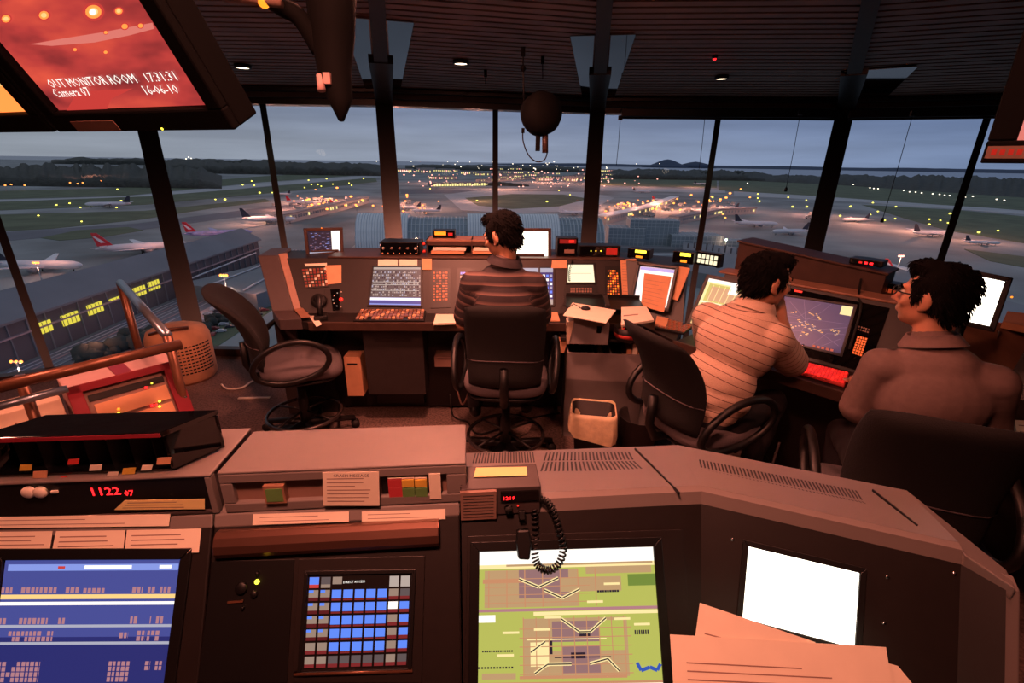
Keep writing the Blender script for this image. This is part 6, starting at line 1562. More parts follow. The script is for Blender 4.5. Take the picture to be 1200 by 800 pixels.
# bin with liner
BT = frame((.51, 2.62, 0), radians(-8)); t = base('waste_bin', 'dark waste bin with a translucent cream liner folded over its rim', 'bin', BT)
def rr(w, d, r_, z, n=8):
    out = []
    for cx, cy, a0 in ((w/2-r_,d/2-r_,0),(-w/2+r_,d/2-r_,90),(-w/2+r_,-d/2+r_,180),(w/2-r_,-d/2+r_,270)):
        for k in range(n): a = radians(a0+90*k/(n-1)); out.append(Vector((cx+r_*cos(a), cy+r_*sin(a), z)))
    return out
def loft(mb, rings, mt, cap0=True, cap1=False):
    n_ = len(rings[0]); vs = [v for r_ in rings for v in r_]; fs = [(j*n_+k, j*n_+(k+1) % n_, (j+1)*n_+(k+1) % n_, (j+1)*n_+k) for j in range(len(rings)-1) for k in range(n_)]
    if cap0: fs.append(tuple(range(n_))[::-1])
    if cap1: fs.append(tuple((len(rings)-1)*n_+k for k in range(n_)))
    mb.add(vs, fs, mt, True)
m = MB(); loft(m, [rr(.20,.15,.03,0), rr(.26,.20,.04,.28), rr(.27,.21,.04,.285), rr(.25,.19,.035,.28), rr(.19,.14,.03,.012)], 'bin_dark', True, True); put(m, 'bin_body', t, BT)
m = MB(); rn = random.Random(3); rings = []
for (w_, d_, z, am) in ((.20,.15,.07,.012),(.235,.175,.2,.006),(.262,.202,.288,.002),(.275,.215,.293,.002),(.288,.226,.26,.004),(.30,.236,.18,.012),(.295,.232,.13,.018)):
    R_ = rr(w_, d_, .04, z)
    for k, v in enumerate(R_): s_ = noise.noise(Vector((v.x*14, v.y*14, z*6))); v.x *= 1+am*6*s_; v.y *= 1+am*6*s_; v.z += am*2.2*noise.noise(Vector((v.x*20,v.y*20,5)))-(.06*(v.x/.15)*.5 if z < .2 and am > .01 and w_ > .28 else 0)
    rings.append(R_)
loft(m, rings, 'bag', True); put(m, 'bin_liner', t, BT)
# second dark bin behind
BT = frame((.80, 2.62, 0), 0); t = base('waste_bin', 'plain dark round bin half hidden right behind the lined bin', 'bin', BT)
m = MB(); m.lathe([(.10,0),(.125,.24),(.13,.245),(.12,.24),(.095,.01),(0,.01)], 'bin_dark', 28); put(m, 'bin_body', t, BT)
# pale box and white carton under the long desk
FK = Panel(frame(FM@Vector((.3,.20,0)), YM, radians(90)))
def under_box(px0, py0, px1, py1, y, dep, name, label, mt, cat='box'):
    a = hit(FM, px0, (py0+py1)/2, (0,y,0), (0,1,0)).x; b = hit(FM, px1, (py0+py1)/2, (0,y,0), (0,1,0)).x
    zt2 = hit(FM, (px0+px1)/2, py0, (0,y,0), (0,1,0)).z; zb2 = max(0.001, hit(FM, (px0+px1)/2, py1, (0,y,0), (0,1,0)).z)
    T = FM@Matrix.Translation(((a+b)/2, y, zb2)); t = base(name, label, cat, T); w = b-a
    m = MB(); m.box((-w/2,0,0), (w/2,dep,zt2-zb2), mt); put(m, 'body', t, T, .003)
    m = MB(); m.box((-w*.3,-.003,(zt2-zb2)*.8), (w*.3,0,(zt2-zb2)*.84), 'panel_black'); put(m, 'handle_slot', t, T); return t
under_box(405, 418, 424, 464, .10, .12, 'slim_carton', 'tall slim tan carton under the left end of the long desk', 'card', 'carton')
under_box(428, 384, 497, 462, .06, .18, 'computer_case', 'wide dark computer case under the long desk left of the striped-shirt person', 'bin_dark', 'computer')
under_box(509, 418, 534, 430, .10, .12, 'junction_box', 'small dark junction box under the long desk by the person\'s left leg', 'speaker_brown', 'box')
def cable(pts, r, label, mt='rubber', name='cable'):
    P = smooth_path([Vector(p) for p in pts], 10); t = base(name, label, 'cable', Matrix.Translation(P[0])); m = MB(); m.tube(P, r, mt, 7); put(m, 'wire', t, Matrix()); return t
cable([(-.38,2.93,.55),(-.37,2.9,.32),(-.33,2.88,.16),(-.27,2.86,.30)], .006, 'light cable looping down under the long desk beside the junction box', 'speaker_brown')
cable([(-.42,2.95,.20),(-.40,2.92,.05),(-.30,2.9,.012),(-.20,2.75,.012),(.1,2.95,.012),(.35,3.05,.012)], .006, 'black cable trailing over the carpet behind the striped-shirt person\'s chair')
cable([(1.3,2.0,.45),(1.25,1.9,.22),(1.4,1.75,.15),(1.6,1.75,.3)], .006, 'thin grey cable sagging under the right desk beside the leaning person', 'grey_metal_dark')
cable([(-2.30,3.42,.02),(-2.22,3.36,.012),(-2.12,3.38,.012),(-2.10,3.5,.012),(-2.05,3.56,.012)], .008, 'white bent cord lying on the carpet behind the empty chair', 'sticker_white')
p = onz(300, 466, .004); m = MB(); m.box((-.13,-.012,0), (.1,.012,.006), 'paper'); o = m.build('paper_strip', None, frame((p.x,p.y,.001), radians(4))); tag(o, 'white strip lying on the carpet in front of the empty chair', 'strip')
# ------------------------------------------------------------------ left: heater, rails, red cabinet
p = onz(226, 449, 0); HT = frame((p.x-.12,p.y+.12,0), radians(30))
t = base('air_unit', 'round tan perforated air unit on the carpet behind the red instrument case', 'air unit', HT)
m = MB(); m.lathe([(.20,0),(.225,.03),(.225,.36),(.20,.42),(.12,.45),(0,.46)], 'card', 36); put(m, 'drum', t, HT)
m = MB()
for k in range(26):
    for j in range(9):
        a = 2*pi*k/52-1.9; z = .10+j*.027; m.box((-.012,-.2285,z), (.006,-.2235,z+.009), 'panel_black', T=Matrix.Rotation(a, 4, 'Z'))
for k in range(8):
    for j in range(5): m.box((.02+k*.0,-.19+j*.03,.4), (.03,-.17+j*.03,.42), 'panel_black', T=Matrix.Rotation(-.5+k*.09, 4, 'Z'))
put(m, 'perforation', t, HT)
m = MB(); m.tube([(-.16,-.1,.43),(-.05,-.16,.47),(.1,-.14,.46)], .012, 'brass_brown', 8); put(m, 'handle', t, HT)
def rail(pts, r, name, label, mt, posts=()):
    P = [Vector(p) for p in pts]; t = base(name, label, 'railing', Matrix.Translation((P[0].x,P[0].y,0))); m = MB(); m.tube(P, r, mt, 12); put(m, 'top_tube', t, Matrix())
    for (a, b, mt2, rr_) in posts: m = MB(); m.tube([a, b], rr_, mt2, 10); put(m, 'post', t, Matrix())
    return t
A_, B_ = onz(141,331,.93), onz(196,393,.93)
rail([A_, B_], .022, 'stair_rail', 'shiny steel handrail bracket slanting down beside the thick left post', 'steel_blue', ((A_, Vector((A_.x,A_.y,0)), 'brass_brown', .024), (B_, Vector((B_.x,B_.y,0)), 'brass_brown', .02)))
A_, B_ = onz(-60,467,.93), onz(212,403,.93)
t = rail([A_, B_], .022, 'guard_rail', 'brown glinting guard rail running across the lowest left panes', 'brass_brown', ((onz(22,440,.93), Vector((onz(22,440,.93).x,onz(22,440,.93).y,0)), 'brass_brown', .018),))
m = MB(); m.tube([A_+Vector((0,0,-.07)), A_.lerp(B_,.42)+Vector((0,0,-.07))], .015, 'steel_blue', 10); put(m, 'lower_tube', t, Matrix())
# red instrument case
YL_ = radians(50); c0 = onz(75, 455, .78); c1 = onz(205, 422, .78)
YL_ = atan2(c1.y-c0.y, c1.x-c0.x); Wc = (c1-c0).length; LT = frame((c0.x,c0.y,0), YL_)
t = base('instrument_case', 'maroon framed instrument case with small red and yellow lights, left of the air unit', 'instrument', LT@Matrix.Translation((Wc/2,.1,0)))
T = LT; dc = hit(LT, 195, 412, (0,0,.78), (0,0,1)).y; dc = max(.10, min(.3, dc))
PK = Panel(LT@Matrix.Translation((0,0,.78))@Matrix.Rotation(radians(68),4,'X'))
fb = -.30
m = MB(); m.prism([(0,0,.78),(0,dc,.78),(0,dc,.40),(0,fb*cos(radians(68))-0,.78+fb*sin(radians(68)))], (Wc,0,0), 'salmon'); put(m, 'housing', t, T, .004)
m = MB(); bw = .05
for (xa_, xb_, ya_, yb2) in ((0,Wc,-bw*.7,0),(0,bw,fb,0),(Wc-bw*1.2,Wc,fb,0),(0,Wc,fb,fb+.03)): m.box((xa_,ya_,.0), (xb_,yb2,.02), 'maroon')
put(m, 'front_frame', t, PK.T, .003, 'maroon frame')
m = MB(); m.box((bw,fb+.03,.001), (Wc-bw*1.2,-bw*.7,.006), 'speaker_brown'); m.box((bw+.01,-.085,.006), (Wc-bw*1.2-.01,-.055,.009), 'plastic_black'); m.box((bw+.02,-.17,.006), (Wc-bw*1.4,-.10,.012), 'card'); m.box((bw+.02,-.25,.006), (Wc-bw*1.4,-.185,.012), 'card'); put(m, 'front_panel', t, PK.T, .002)
for (px, py, mt, r_) in ((171,454,'led_red',.006),(178,449,'led_yellow',.004),(139,479,'led_orange',.006),(139,484,'led_yellow',.005),(178,475,'led_red',.006),(183,474,'led_red',.005),(187,470,'led_yellow',.005),(187,476,'led_yellow',.005),(133,487,'sticker_white',.007),(217,465,'chrome',.009)):
    m = MB(); x, y = PK.xy(px, py, .014); m.ball((x,y,.014), r_, mt); put(m, 'indicator', t, PK.T)
m = MB(); m.box((Wc*.43,-.003,.781), (Wc*.58,dc,.783), 'maroon'); put(m, 'top_patch', t, T)
put(MB().box((0,.02,0), (Wc,dc,.42), 'wall_dark'), 'stand', t, T)
T2 = LT@Matrix.Translation((-.02,0,0)); t = base('side_locker', 'beige locker front with a thin bent handle left of the maroon instrument case', 'locker', T2@Matrix.Translation((-.1,0,0)))
m = MB(); m.prism([(-.20,0,.74),(-.20,dc,.74),(-.20,dc,.02),(-.20,-.10,.02),(-.20,-.10,.46)], (.20,0,0), 'beige'); put(m, 'body', t, T2, .004)
m = MB(); PK2 = T2@Matrix.Translation((0,0,.74))@Matrix.Rotation(radians(68),4,'X'); m.tube([(-.15,-.05,.012),(-.15,-.2,.016),(-.09,-.2,.016)], .004, 'brass_brown', 8); m.tube([(-.15,-.05,.0),(-.15,-.05,.012)], .004, 'brass_brown', 6); put(m, 'handle', t, PK2)
T3 = LT@Matrix.Translation((-.27,-.02,0)); t = base('monitor', 'back corner of a dark monitor at the far left edge below the guard rail', 'monitor', T3@Matrix.Translation((-.12,0,0)))
m = MB(); m.box((-.30,0,.35), (0,.16,.70), 'plastic_black'); put(m, 'housing', t, T3, .01); m = MB(); m.box((-.2,.03,0), (-.1,.12,.35), 'bin_dark'); put(m, 'pedestal', t, T3)
# ------------------------------------------------------------------ hanging things
# signal lamp
D_ = 3.4
c = at_dist(635, 133, D_); t = base('signal_lamp', 'round black signal lamp with grip hanging on a cord before the centre windows', 'signal lamp', Matrix.Translation(c))
T = Matrix.Translation(c)@Matrix.Rotation(radians(25),4,'Z')@Matrix.Rotation(radians(-100),4,'X'); R_ = .130
m = MB(); m.lathe([(0,-.10),(R_*.5,-.095),(R_*.85,-.07),(R_,-.02),(R_,.05),(R_*.93,.06),(R_*.9,.045),(0,.04)], 'housing_black', 36); put(m, 'drum', t, T)
m = MB(); m.lathe([(R_*.88,.0455),(0,.0465)], 'gloss_black', 30); put(m, 'lens', t, T)
Tw = Matrix.Translation(c); m = MB(); m.tube([(.025,0,-R_*.9),(.03,0,-.235)], .02, 'wood_dark', 10); put(m, 'grip', t, Tw)
m = MB(); m.box((-.035,-.015,-.225), (-.005,.015,-.11), 'housing_black'); put(m, 'trigger_box', t, Tw, .003)
cp = at_dist(613, 66, D_); m = MB(); m.tube([cp-c, at_dist(614,118,D_)-c], .005, 'rubber', 6); m.ball(at_dist(613,80,D_)-c, .018, 'housing_black'); m.box(tuple(cp-c-Vector((.012,.012,.0))), tuple(cp-c+Vector((.012,.012,.05))), 'housing_black'); m.tube([at_dist(614,118,D_)-c, Vector((-.09,0,-.05))], .005, 'rubber', 6); put(m, 'hanging_cord', t, Tw)
m = MB(); m.tube(smooth_path([at_dist(*p, D_)-c for p in ((613,150),(613,165),(619,181),(628,189),(637,188),(641,180),(640,172))], 8), .004, 'rubber', 6); m.box(tuple(at_dist(613,150,D_)-c-Vector((.01,.01,.03))), tuple(at_dist(613,150,D_)-c+Vector((.01,.01,.0))), 'housing_black'); put(m, 'cable_loop', t, Tw)
# hook and small plug hanging from ceiling beside it
for (px, py, py2, lb) in ((636, 66, 92, 'small black plug on a short line under the ceiling right of the signal lamp cord'), (569, 82, 98, 'tiny bracket on the ceiling left of the signal lamp cord')):
    P = ceil_at(px, py); q_ = at_dist(px, py2, hypot(P.x,P.y)-.05); t = base('ceiling_hook', lb, 'hook', Matrix.Translation(P))
    m = MB(); m.box((-.012,-.012,-.05), (.012,.012,.0), 'housing_black'); m.tube([(0,0,-.03), q_-P], .004, 'rubber', 6); put(m, 'hook_line', t, Matrix.Translation(P))
# two hanging screens at the upper left
# plane fitted from the lower edge and the leaning right edge of the near one
zc = EYE+.055; p1 = onz(281, 149, zc); p0 = onz(74, 152, zc); 
s_ = 1.0/hypot(p1.x, p1.y); E_ = Vector((0,0,EYE)); p1 = E_+(p1-E_)*s_; p0 = E_+(p0-E_)*s_
xv = (p1-p0); wv = xv.length; xv.normalize()
best = None
for k in range(0, 80):
    b_ = radians(k-20); nrm = Vector((-xv.y*-1, xv.x*-1, 0)); nrm = Vector((xv.y, -xv.x, 0))   # towards the viewer
    if nrm.dot(Vector((0,0,EYE))-p1) < 0: nrm = -nrm
    yv = Vector((0,0,1))*cos(b_)+nrm*sin(b_); zv = xv.cross(yv)
    PP = Panel(Matrix.Translation(p1)@Matrix((xv, yv, zv)).transposed().to_4x4()); x, y = PP.xy(192, 0)
    if best is None or abs(x) < best[0]: best = (abs(x), b_, PP)
PH = best[2]; print('hang tilt', degrees(best[1]), 'width', wv)
def hang_monitor(P, x0, x1, y1, label, content, words=(), sticker=None):
    "outer frame from x0..x1, 0..y1 in the plane P"
    T = P.T@Matrix.Translation(((x0+x1)/2, y1/2, 0)); t = base('hanging_monitor', label, 'monitor', T, None); bz_ = .034
    m = MB(); m.box((x0,0,-.05), (x1,y1,-.004), 'housing_black')
    for (a, b, c_, d) in ((x0,0,x1,bz_*1.1),(x0,y1-bz_,x1,y1),(x0,bz_,x0+bz_,y1-bz_),(x1-bz_,bz_,x1,y1-bz_)): m.box((a,b,-.004), (c_,d,.012), 'housing_black')
    put(m, 'housing', t, P.T, .004)
    m = MB(); w_, h_ = x1-x0-2*bz_, y1-2.1*bz_
    ff = lambda u, v: Vector((x0+bz_+u*w_, bz_*1.1+v*h_)); cells(m, ff, content, -.002); sc2 = put(m, 'screen', t, P.T)
    for (txt, px, py, size) in words:
        x, y = P.xy(px, py); m = MB(); m.text(txt, size, 's_white1', Matrix.Translation((x,y,.0)), sx=1.12); put(m, 'caption', sc2, P.T@Matrix.Translation((0,0,.0)))
    m = MB(); m.box(((x0+x1)/2-.03,y1*.5,-.075), ((x0+x1)/2+.03,y1*.5+.05,-.05), 'housing_black'); put(m, 'bracket', t, P.T)
    Pi = P.T; b0 = Pi@Vector(((x0+x1)/2,y1*.52,-.075)); m = MB(); m.tube([b0, b0+Vector((0,0,.04)), Vector((b0.x,b0.y,2.62))], .018, 'housing_black', 10); put(m, 'ceiling_pole', t, Matrix())
    return t
blobs = []
def rb_(cx, cy, w, h, mt): blobs.append((max(0,cx-w/2), max(0,cy-h/2), min(1,cx+w/2), min(1,cy+h/2), mt))
hm = wv*.62
t = hang_monitor(PH, -wv+.002, 0, hm, 'hanging monitor with red night camera picture and white caption at upper left', [(0,0,1,1,'camera_picture')],
    (('OUT MONITOR ROOM   17:31:31', 60, 103, .0205), ('Camera 07', 66, 114, .021), ('16-06-10', 170, 111, .021)))
x, y = PH.xy(196, 147); m = MB(); m.ball((x,y,.012), .0022, 'led_yellow'); put(m, 'power_light', t, PH.T)
m = MB(); a = PH.xy(100,152); b = PH.xy(141,140); m.box((a[0],.002,.012), (b[0],.022,.0135), 'speaker_brown'); put(m, 'maker_label', t, PH.T)
# picture details: aircraft shape, ground glow and flares
def pic(P, parent, pts, mt, z):
    mm = MB(); mm.poly([(*P.xy(px, py), z) for px, py in pts], mt); return mm
m = MB()
shapes = [([(35,52),(70,46),(120,38),(178,27),(180,34),(150,42),(110,50),(60,54)], 's_red_b'), ([(86,133),(92,116),(112,110),(125,118),(120,134)], 's_red_b'), ([(75,134),(90,108),(155,104),(130,116),(122,135)], 's_red_a')]
def circ(px, py, r, mt): shapes.append(([(px+r*cos(2*pi*k/18), py+r*.85*sin(2*pi*k/18)) for k in range(18)], mt))
for (px, py, r) in ((109,14,13),(51,18,8),(203,44,7),(139,13,6),(146,31,5),(7,22,7),(124,38,3),(88,58,3),(124,61,3),(165,30,4)):
    circ(px, py, r, 's_red_a'); circ(px, py, r*.72, 's_red_d')
    if r > 5: circ(px, py, r*.42, 's_yellow')
circ(109, 14, 4, 's_white1')
for i, (pts, mt) in enumerate(shapes):
    m.poly([(*PH.xy(px, py), -.0010+i*.00006) for px, py in pts], mt)
put(m, 'picture_detail', [c for c in t.children if c.name.startswith('screen')][0], PH.T)
a = PH.xy(72, 152)[0]
P2_ = PH; hang_monitor(P2_, -2*wv-.014, -wv-.012, hm, 'hanging monitor cut off at the left edge with an orange-red picture', [(0,0,1,1,'s_red_a'), (0,0,1,.3,'s_red_d'), (.4,.32,.95,.38,'s_yellow'), (.5,.22,1,.27,'s_yellow'), (0,.5,1,1,'s_red_c')])
# hanging screen at the right edge
p1 = E_+(ray(1149, 191)*1.28); PRt = Panel(frame(p1, radians(-50), radians(92)))
t = base('hanging_monitor', 'hanging monitor cut off at the right edge with pink picture and orange label', 'monitor', PRt.T, None)
wr = .50; m = MB(); hr = .55; m.box((0,0,-.05), (wr,hr,-.004), 'housing_black'); bz_ = .055
for (a, b, c_, d) in ((0,0,wr,.055),(0,hr-bz_,wr,hr),(0,.055,bz_,hr-bz_),(wr-bz_,.055,wr,hr-bz_)): m.box((a,b,-.004), (c_,d,.012), 'housing_black')
put(m, 'housing', t, PRt.T, .004); m = MB(); m.box((bz_,.055,-.003), (wr-bz_,hr-bz_,-.001), 's_red_b'); put(m, 'screen', t, PRt.T)
m = MB(); m.box((.006,.012,.012), (.09,.042,.0135), 'speaker_brown'); 
for k in range(4): m.box((.016+k*.016,.020,.0136), (.026+k*.016,.034,.0142), 'sticker_red')
put(m, 'label_plate', t, PRt.T); m = MB(); b0 = PRt.T@Vector((wr/2,hr*.9,-.05)); m.tube([b0, Vector((b0.x,b0.y,2.7))], .02, 'housing_black', 10); put(m, 'ceiling_pole', t, Matrix())
# dark lamp arm hanging close to the camera
A = lambda px, py, d: atd(px, py, d)
t = base('hanging_lamp', 'dark hanging lamp arm with painted reddish highlights and pointed tip close overhead at top', 'lamp', Matrix.Translation(A(385,20,1.0)))
m = MB(); c0, c1, c2, c3 = A(385,-60,.95), A(390,40,1.0), A(392,85,1.0), A(399,118,1.0)
m.tube([c0, c1, c2, c3, A(400,141,1.0)], .03, 'housing_black', 14, rs=[.055,.045,.034,.024,.006]); put(m, 'stem', t, Matrix())
m = MB(); m.tube(smooth_path([A(300,-12,.9), A(330,8,.95), A(352,22,.97), A(375,60,1.0)], 6), .018, 'housing_black', 10); put(m, 'arm', t, Matrix())
m = MB(); m.tube([A(374,88,.98), A(377,106,.98)], .009, 'salmon', 8, rs=[.006,.009]); m.cb(tuple(A(384,92,.97)), (.014,.014,.02), 'salmon'); put(m, 'red_highlight', t, Matrix(), 0, 'small painted reddish highlights')  # reddish highlights on the dark arm, built as salmon pieces
m = MB(); m.tube([A(262,-6,.9), A(330,1,.9)], .012, 'speaker_brown', 10); m.ball(A(309,2,.9), .011, 'led_orange'); put(m, 'lamp_head', t, Matrix(), 0, 'brown lamp tube with glowing orange bulb')
b0 = A(385,-60,.95); m = MB(); m.tube([b0, Vector((b0.x,b0.y,2.66))], .03, 'housing_black', 10); put(m, 'ceiling_mount', t, Matrix())
# ------------------------------------------------------------------ people
def capsule(mb, p0, p1, r0, r1, seg=14, mt='skin', sq=1., up=None):
    p0, p1 = Vector(p0), Vector(p1); d = p1-p0; L_ = d.length; t = d.normalized()
    pts, rs = [], []
    for k in range(5): a = pi/2*(1-k/4); pts.append(p0-t*r0*sin(a)); rs.append(max(.0008, r0*cos(a)))
    for k in range(1, 4): pts.append(p0+d*k/4); rs.append(r0+(r1-r0)*k/4)
    for k in range(5): a = pi/2*k/4; pts.append(p1+t*r1*sin(a)); rs.append(max(.0008, r1*cos(a)))
    mb.tube(pts, 0, mt, seg, rs=rs)
def ell(mb, c, r, mt='skin', R=None, seg=20, rings=14):
    T = Matrix.Translation(Vector(c))@(R or Matrix())@Matrix.Diagonal((r[0], r[1], r[2], 1)); mb.ball((0,0,0), 1, mt, seg, rings, T=T)
def blob(mb, voxel, smooth=4, factor=.5):
    "fuse overlapping closed forms into one continuous skin"
    me = mb.mesh('blob'); o = bpy.data.objects.new('blob', me); COL.objects.link(o)
    r = o.modifiers.new('r', 'REMESH'); r.mode = 'VOXEL'; r.voxel_size = voxel
    if smooth: s = o.modifiers.new('s', 'SMOOTH'); s.iterations = smooth; s.factor = factor
    out = bpy.data.meshes.new_from_object(o.evaluated_get(bpy.context.evaluated_depsgraph_get()))
    bpy.data.objects.remove(o)
    for p in out.polygons: p.use_smooth = True
    return out
def mesh_part(me, name, parent, T, mt, label=None):
    me.materials.clear(); me.materials.append(MATS[mt]); o = bpy.data.objects.new(name, me); COL.objects.link(o); o.parent = parent
    o.matrix_local = TW[parent.name].inverted()@T; TW[o.name] = T.copy()
    if label: o['label'] = label
    return o
def hand(mb, wrist, dirv, palmn, side, curl=.5, s=1.):
    "palm, four unequal bent fingers and a thumb leaving the side of the palm; palmn points out of the palm"
    y = Vector(dirv).normalized(); z = Vector(palmn); z = (z-y*z.dot(y)).normalized(); x = y.cross(z)*side
    w = Vector(wrist); P = lambda a, b, c: w+x*a*s+y*b*s+z*c*s
    for a in (-.026, -.009, .009, .026): capsule(mb, P(a*.7,.012,0), P(a,.078,.002), .014*s, .0115*s)
    capsule(mb, P(0,-.02,0), P(0,.03,0), .024*s, .026*s)
    for a, l in ((-.030,.062),(-.010,.075),(.010,.070),(.029,.055)):
        b = P(a,.082,.002); q1 = b+(y*cos(curl*.7)+z*sin(curl*.7)).normalized()*l*.45*s; q2 = q1+(y*cos(curl*1.7)+z*sin(curl*1.7))*l*.32*s; q3 = q2+(y*cos(curl*2.5)+z*sin(curl*2.5))*l*.25*s
        capsule(mb, b, q1, .0098*s, .0088*s, 10); capsule(mb, q1, q2, .0088*s, .008*s, 10); capsule(mb, q2, q3, .008*s, .0065*s, 10)
    t0 = P(-.030,.020,.004); t1 = P(-.052,.052,.016); t2 = P(-.056,.082,.026)
    capsule(mb, t0, t1, .0135*s, .011*s, 10); capsule(mb, t1, t2, .011*s, .0085*s, 10)
def person(label, T, J, head_rot, shirt, sleeve=.72, hands=(None,None), trousers='trousers', loose=.0, build=1., hairseed=1, hair_len=.028, glasses=False, face_marks=True):
    t = base('person', label, 'person', T, None); V = {k: Vector(v) for k, v in J.items()}
    Hm = Matrix.Translation(V['head'])@head_rot; Hp = lambda *a: Hm@Vector(a); HR = head_rot
    m = MB(); b = build
    # torso under the clothes
    ell(m, V['hip']+Vector((0,0,.0)), (.15*b,.11*b,.10)); ell(m, V['waist'], (.135*b,.095*b,.12)); ell(m, V['chest'], (.155*b,.105*b,.15))
    capsule(m, V['shL'], V['shR'], .055, .055); ell(m, (V['chest']+V['neck'])/2, (.14*b,.09,.12))
    capsule(m, V['neck']-Vector((0,0,.02)), Hp(0,-.02,-.07), .058, .052)
    for sd in 'LR':
        capsule(m, V['sh'+sd], V['el'+sd], .050*b, .038*b); capsule(m, V['el'+sd], V['wr'+sd], .040*b, .026)
        capsule(m, V['hp'+sd], V['kn'+sd], .078*b, .052*b); capsule(m, V['kn'+sd], V['an'+sd], .052*b, .034)
        hd = hands[0 if sd == 'L' else 1]
        dv = hd[0] if hd else (V['wr'+sd]-V['el'+sd]); pn = hd[1] if hd else (0,0,-1); cu = hd[2] if hd else .5
        hand(m, V['wr'+sd], dv, pn, -1 if sd == 'L' else 1, cu)
    # head
    ell(m, Hp(0,-.012,.028), (.076,.094,.094), R=HR); ell(m, Hp(0,.028,-.03), (.060,.062,.088), R=HR); ell(m, Hp(0,.052,-.088), (.032,.028,.026), R=HR)
    ell(m, Hp(0,.01,-.06), (.062,.055,.05), R=HR)
    capsule(m, Hp(0,.088,.008), Hp(0,.108,-.030), .008, .0125, 10); ell(m, Hp(-.013,.094,-.034), (.009,.011,.008), R=HR); ell(m, Hp(.013,.094,-.034), (.009,.011,.008), R=HR)
    ell(m, Hp(0,.078,.022), (.05,.016,.011), R=HR); ell(m, Hp(0,.085,-.058), (.022,.012,.006), R=HR); ell(m, Hp(0,.083,-.068), (.020,.012,.007), R=HR)
    for sx in (-1,1):
        ell(m, Hp(sx*.045,.058,-.025), (.022,.022,.022), R=HR)
        ell(m, Hp(sx*.078,-.008,-.008), (.010,.021,.033), R=HR@Matrix.Rotation(radians(-12),4,'X')@Matrix.Rotation(sx*radians(18),4,'Z')); ell(m, Hp(sx*.074,.002,-.036), (.008,.011,.012), R=HR)
    me = blob(m, .0062, 3); body = mesh_part(me, 'body', t, T, 'skin')
    # eyes and brows are small inlays of the same head
    for sx in (-1,1):
        m = MB(); ell(m, Hp(sx*.031,.078,.004), (.013,.010,.007), 'sticker_white', R=HR, seg=12, rings=8); ell(m, Hp(sx*.031,.0865,.004), (.006,.0035,.006), 'hair', R=HR, seg=10, rings=6); put(m, 'eye', t, T)
        m = MB(); m.tube([Hp(sx*.014,.091,.020), Hp(sx*.032,.090,.027), Hp(sx*.050,.078,.021)], .0032, 'hair', 6); put(m, 'eyebrow', t, T)
    # hair
    m = MB(); ell(m, Hp(0,-.024,.038), (.081,.094,.092), R=HR); ell(m, Hp(0,-.062,-.025), (.060,.044,.058), R=HR); ell(m, Hp(0,.030,.094), (.062,.058,.034), R=HR)
    for sx in (-1,1): ell(m, Hp(sx*.070,.020,.025), (.014,.026,.045), R=HR); ell(m, Hp(sx*.058,-.045,.0), (.026,.038,.05), R=HR)
    me = blob(m, .006, 4); rn = random.Random(hairseed)
    hm_ = MB(); pts = [(v.co.copy(), v.normal.copy()) for v in me.vertices]
    down = (HR@Vector((0,-.35,-1))).normalized(); fwd = HR@Vector((0,1,0)); upv = HR@Vector((0,0,1))
    hm_.add([v.co for v in me.vertices], [tuple(p.vertices) for p in me.polygons], 'hair', True)
    for k in range(1300):
        p, n_ = rn.choice(pts); lift = n_.dot(upv); loc = Hm.inverted()@p
        dr = (down*(.9-.55*max(0,lift))+n_*(.10+.22*rn.random())+Vector((rn.uniform(-.4,.4),rn.uniform(-.4,.4),rn.uniform(-.3,.3)))*.45+fwd*(.9*max(0,lift) if loc.y > 0 else -.2)).normalized()
        l = hair_len*rn.uniform(.5,1.25)
        hm_.tube([p-n_*.004, p+dr*l*.55+n_*.002, p+(dr+down*.25).normalized()*l], 0, 'hair', 3, rs=[.003,.0022,.0004], cap=False)
    put(hm_, 'hair', t, T)
    # shirt
    m = MB(); g_ = .014+loose
    ell(m, V['hip']+Vector((0,-.0,.02)), (.165*b+loose,.125*b+loose,.10)); ell(m, V['waist'], (.15*b+g_,.108*b+g_,.14)); ell(m, V['chest'], (.168*b+g_*.6,.112*b+g_,.165)); ell(m, (V['chest']+V['neck'])/2, (.15*b+g_*.4,.098+g_*.5,.13))
    ell(m, (V['hip']+V['waist'])/2, (.155*b+g_,.115*b+g_,.12))
    capsule(m, V['shL'], V['shR'], .060+g_*.4, .060+g_*.4)
    capsule(m, V['neck']-Vector((0,0,.035)), V['neck']+(Hp(0,-.02,-.07)-V['neck'])*.35, .085, .064)
    for sd in 'LR':
        e_ = V['sh'+sd]+(V['el'+sd]-V['sh'+sd])*sleeve; capsule(m, V['sh'+sd], e_, .060*b+g_*.5, .056*b+g_*.7)
        capsule(m, (V['sh'+sd]+V['chest'])/2, V['sh'+sd]+(V['el'+sd]-V['sh'+sd])*.35, .075*b+g_*.3, .058*b+g_*.4)
    me = blob(m, .0085, 5)
    spine = [V['hip']-Vector((0,0,.1)), V['hip'], V['waist'], V['chest'], V['neck'], V['neck']+Vector((0,0,.12))]
    at = me.attributes.new('along', 'FLOAT', 'POINT')
    def along_seg(p, a, c):
        d = c-a; L2 = d.length; t_ = max(0, min(1, (p-a).dot(d)/(L2*L2))); return (p-(a+d*t_)).length, t_*L2
    for i, v in enumerate(me.vertices):
        p = v.co; best = (9, 0); acc = 0
        for a, c in zip(spine[:-1], spine[1:]):
            d_, s_ = along_seg(p, a, c)
            if d_ < best[0]: best = (d_, acc+s_)
            acc += (c-a).length
        val = best[1]
        for sd in 'LR':
            a, c = V['sh'+sd], V['el'+sd]; d_, s_ = along_seg(p, a, c)
            if s_ > .03 and d_ < .095 and d_ < best[0]*.8: val = 2+s_
        at.data[i].value = val
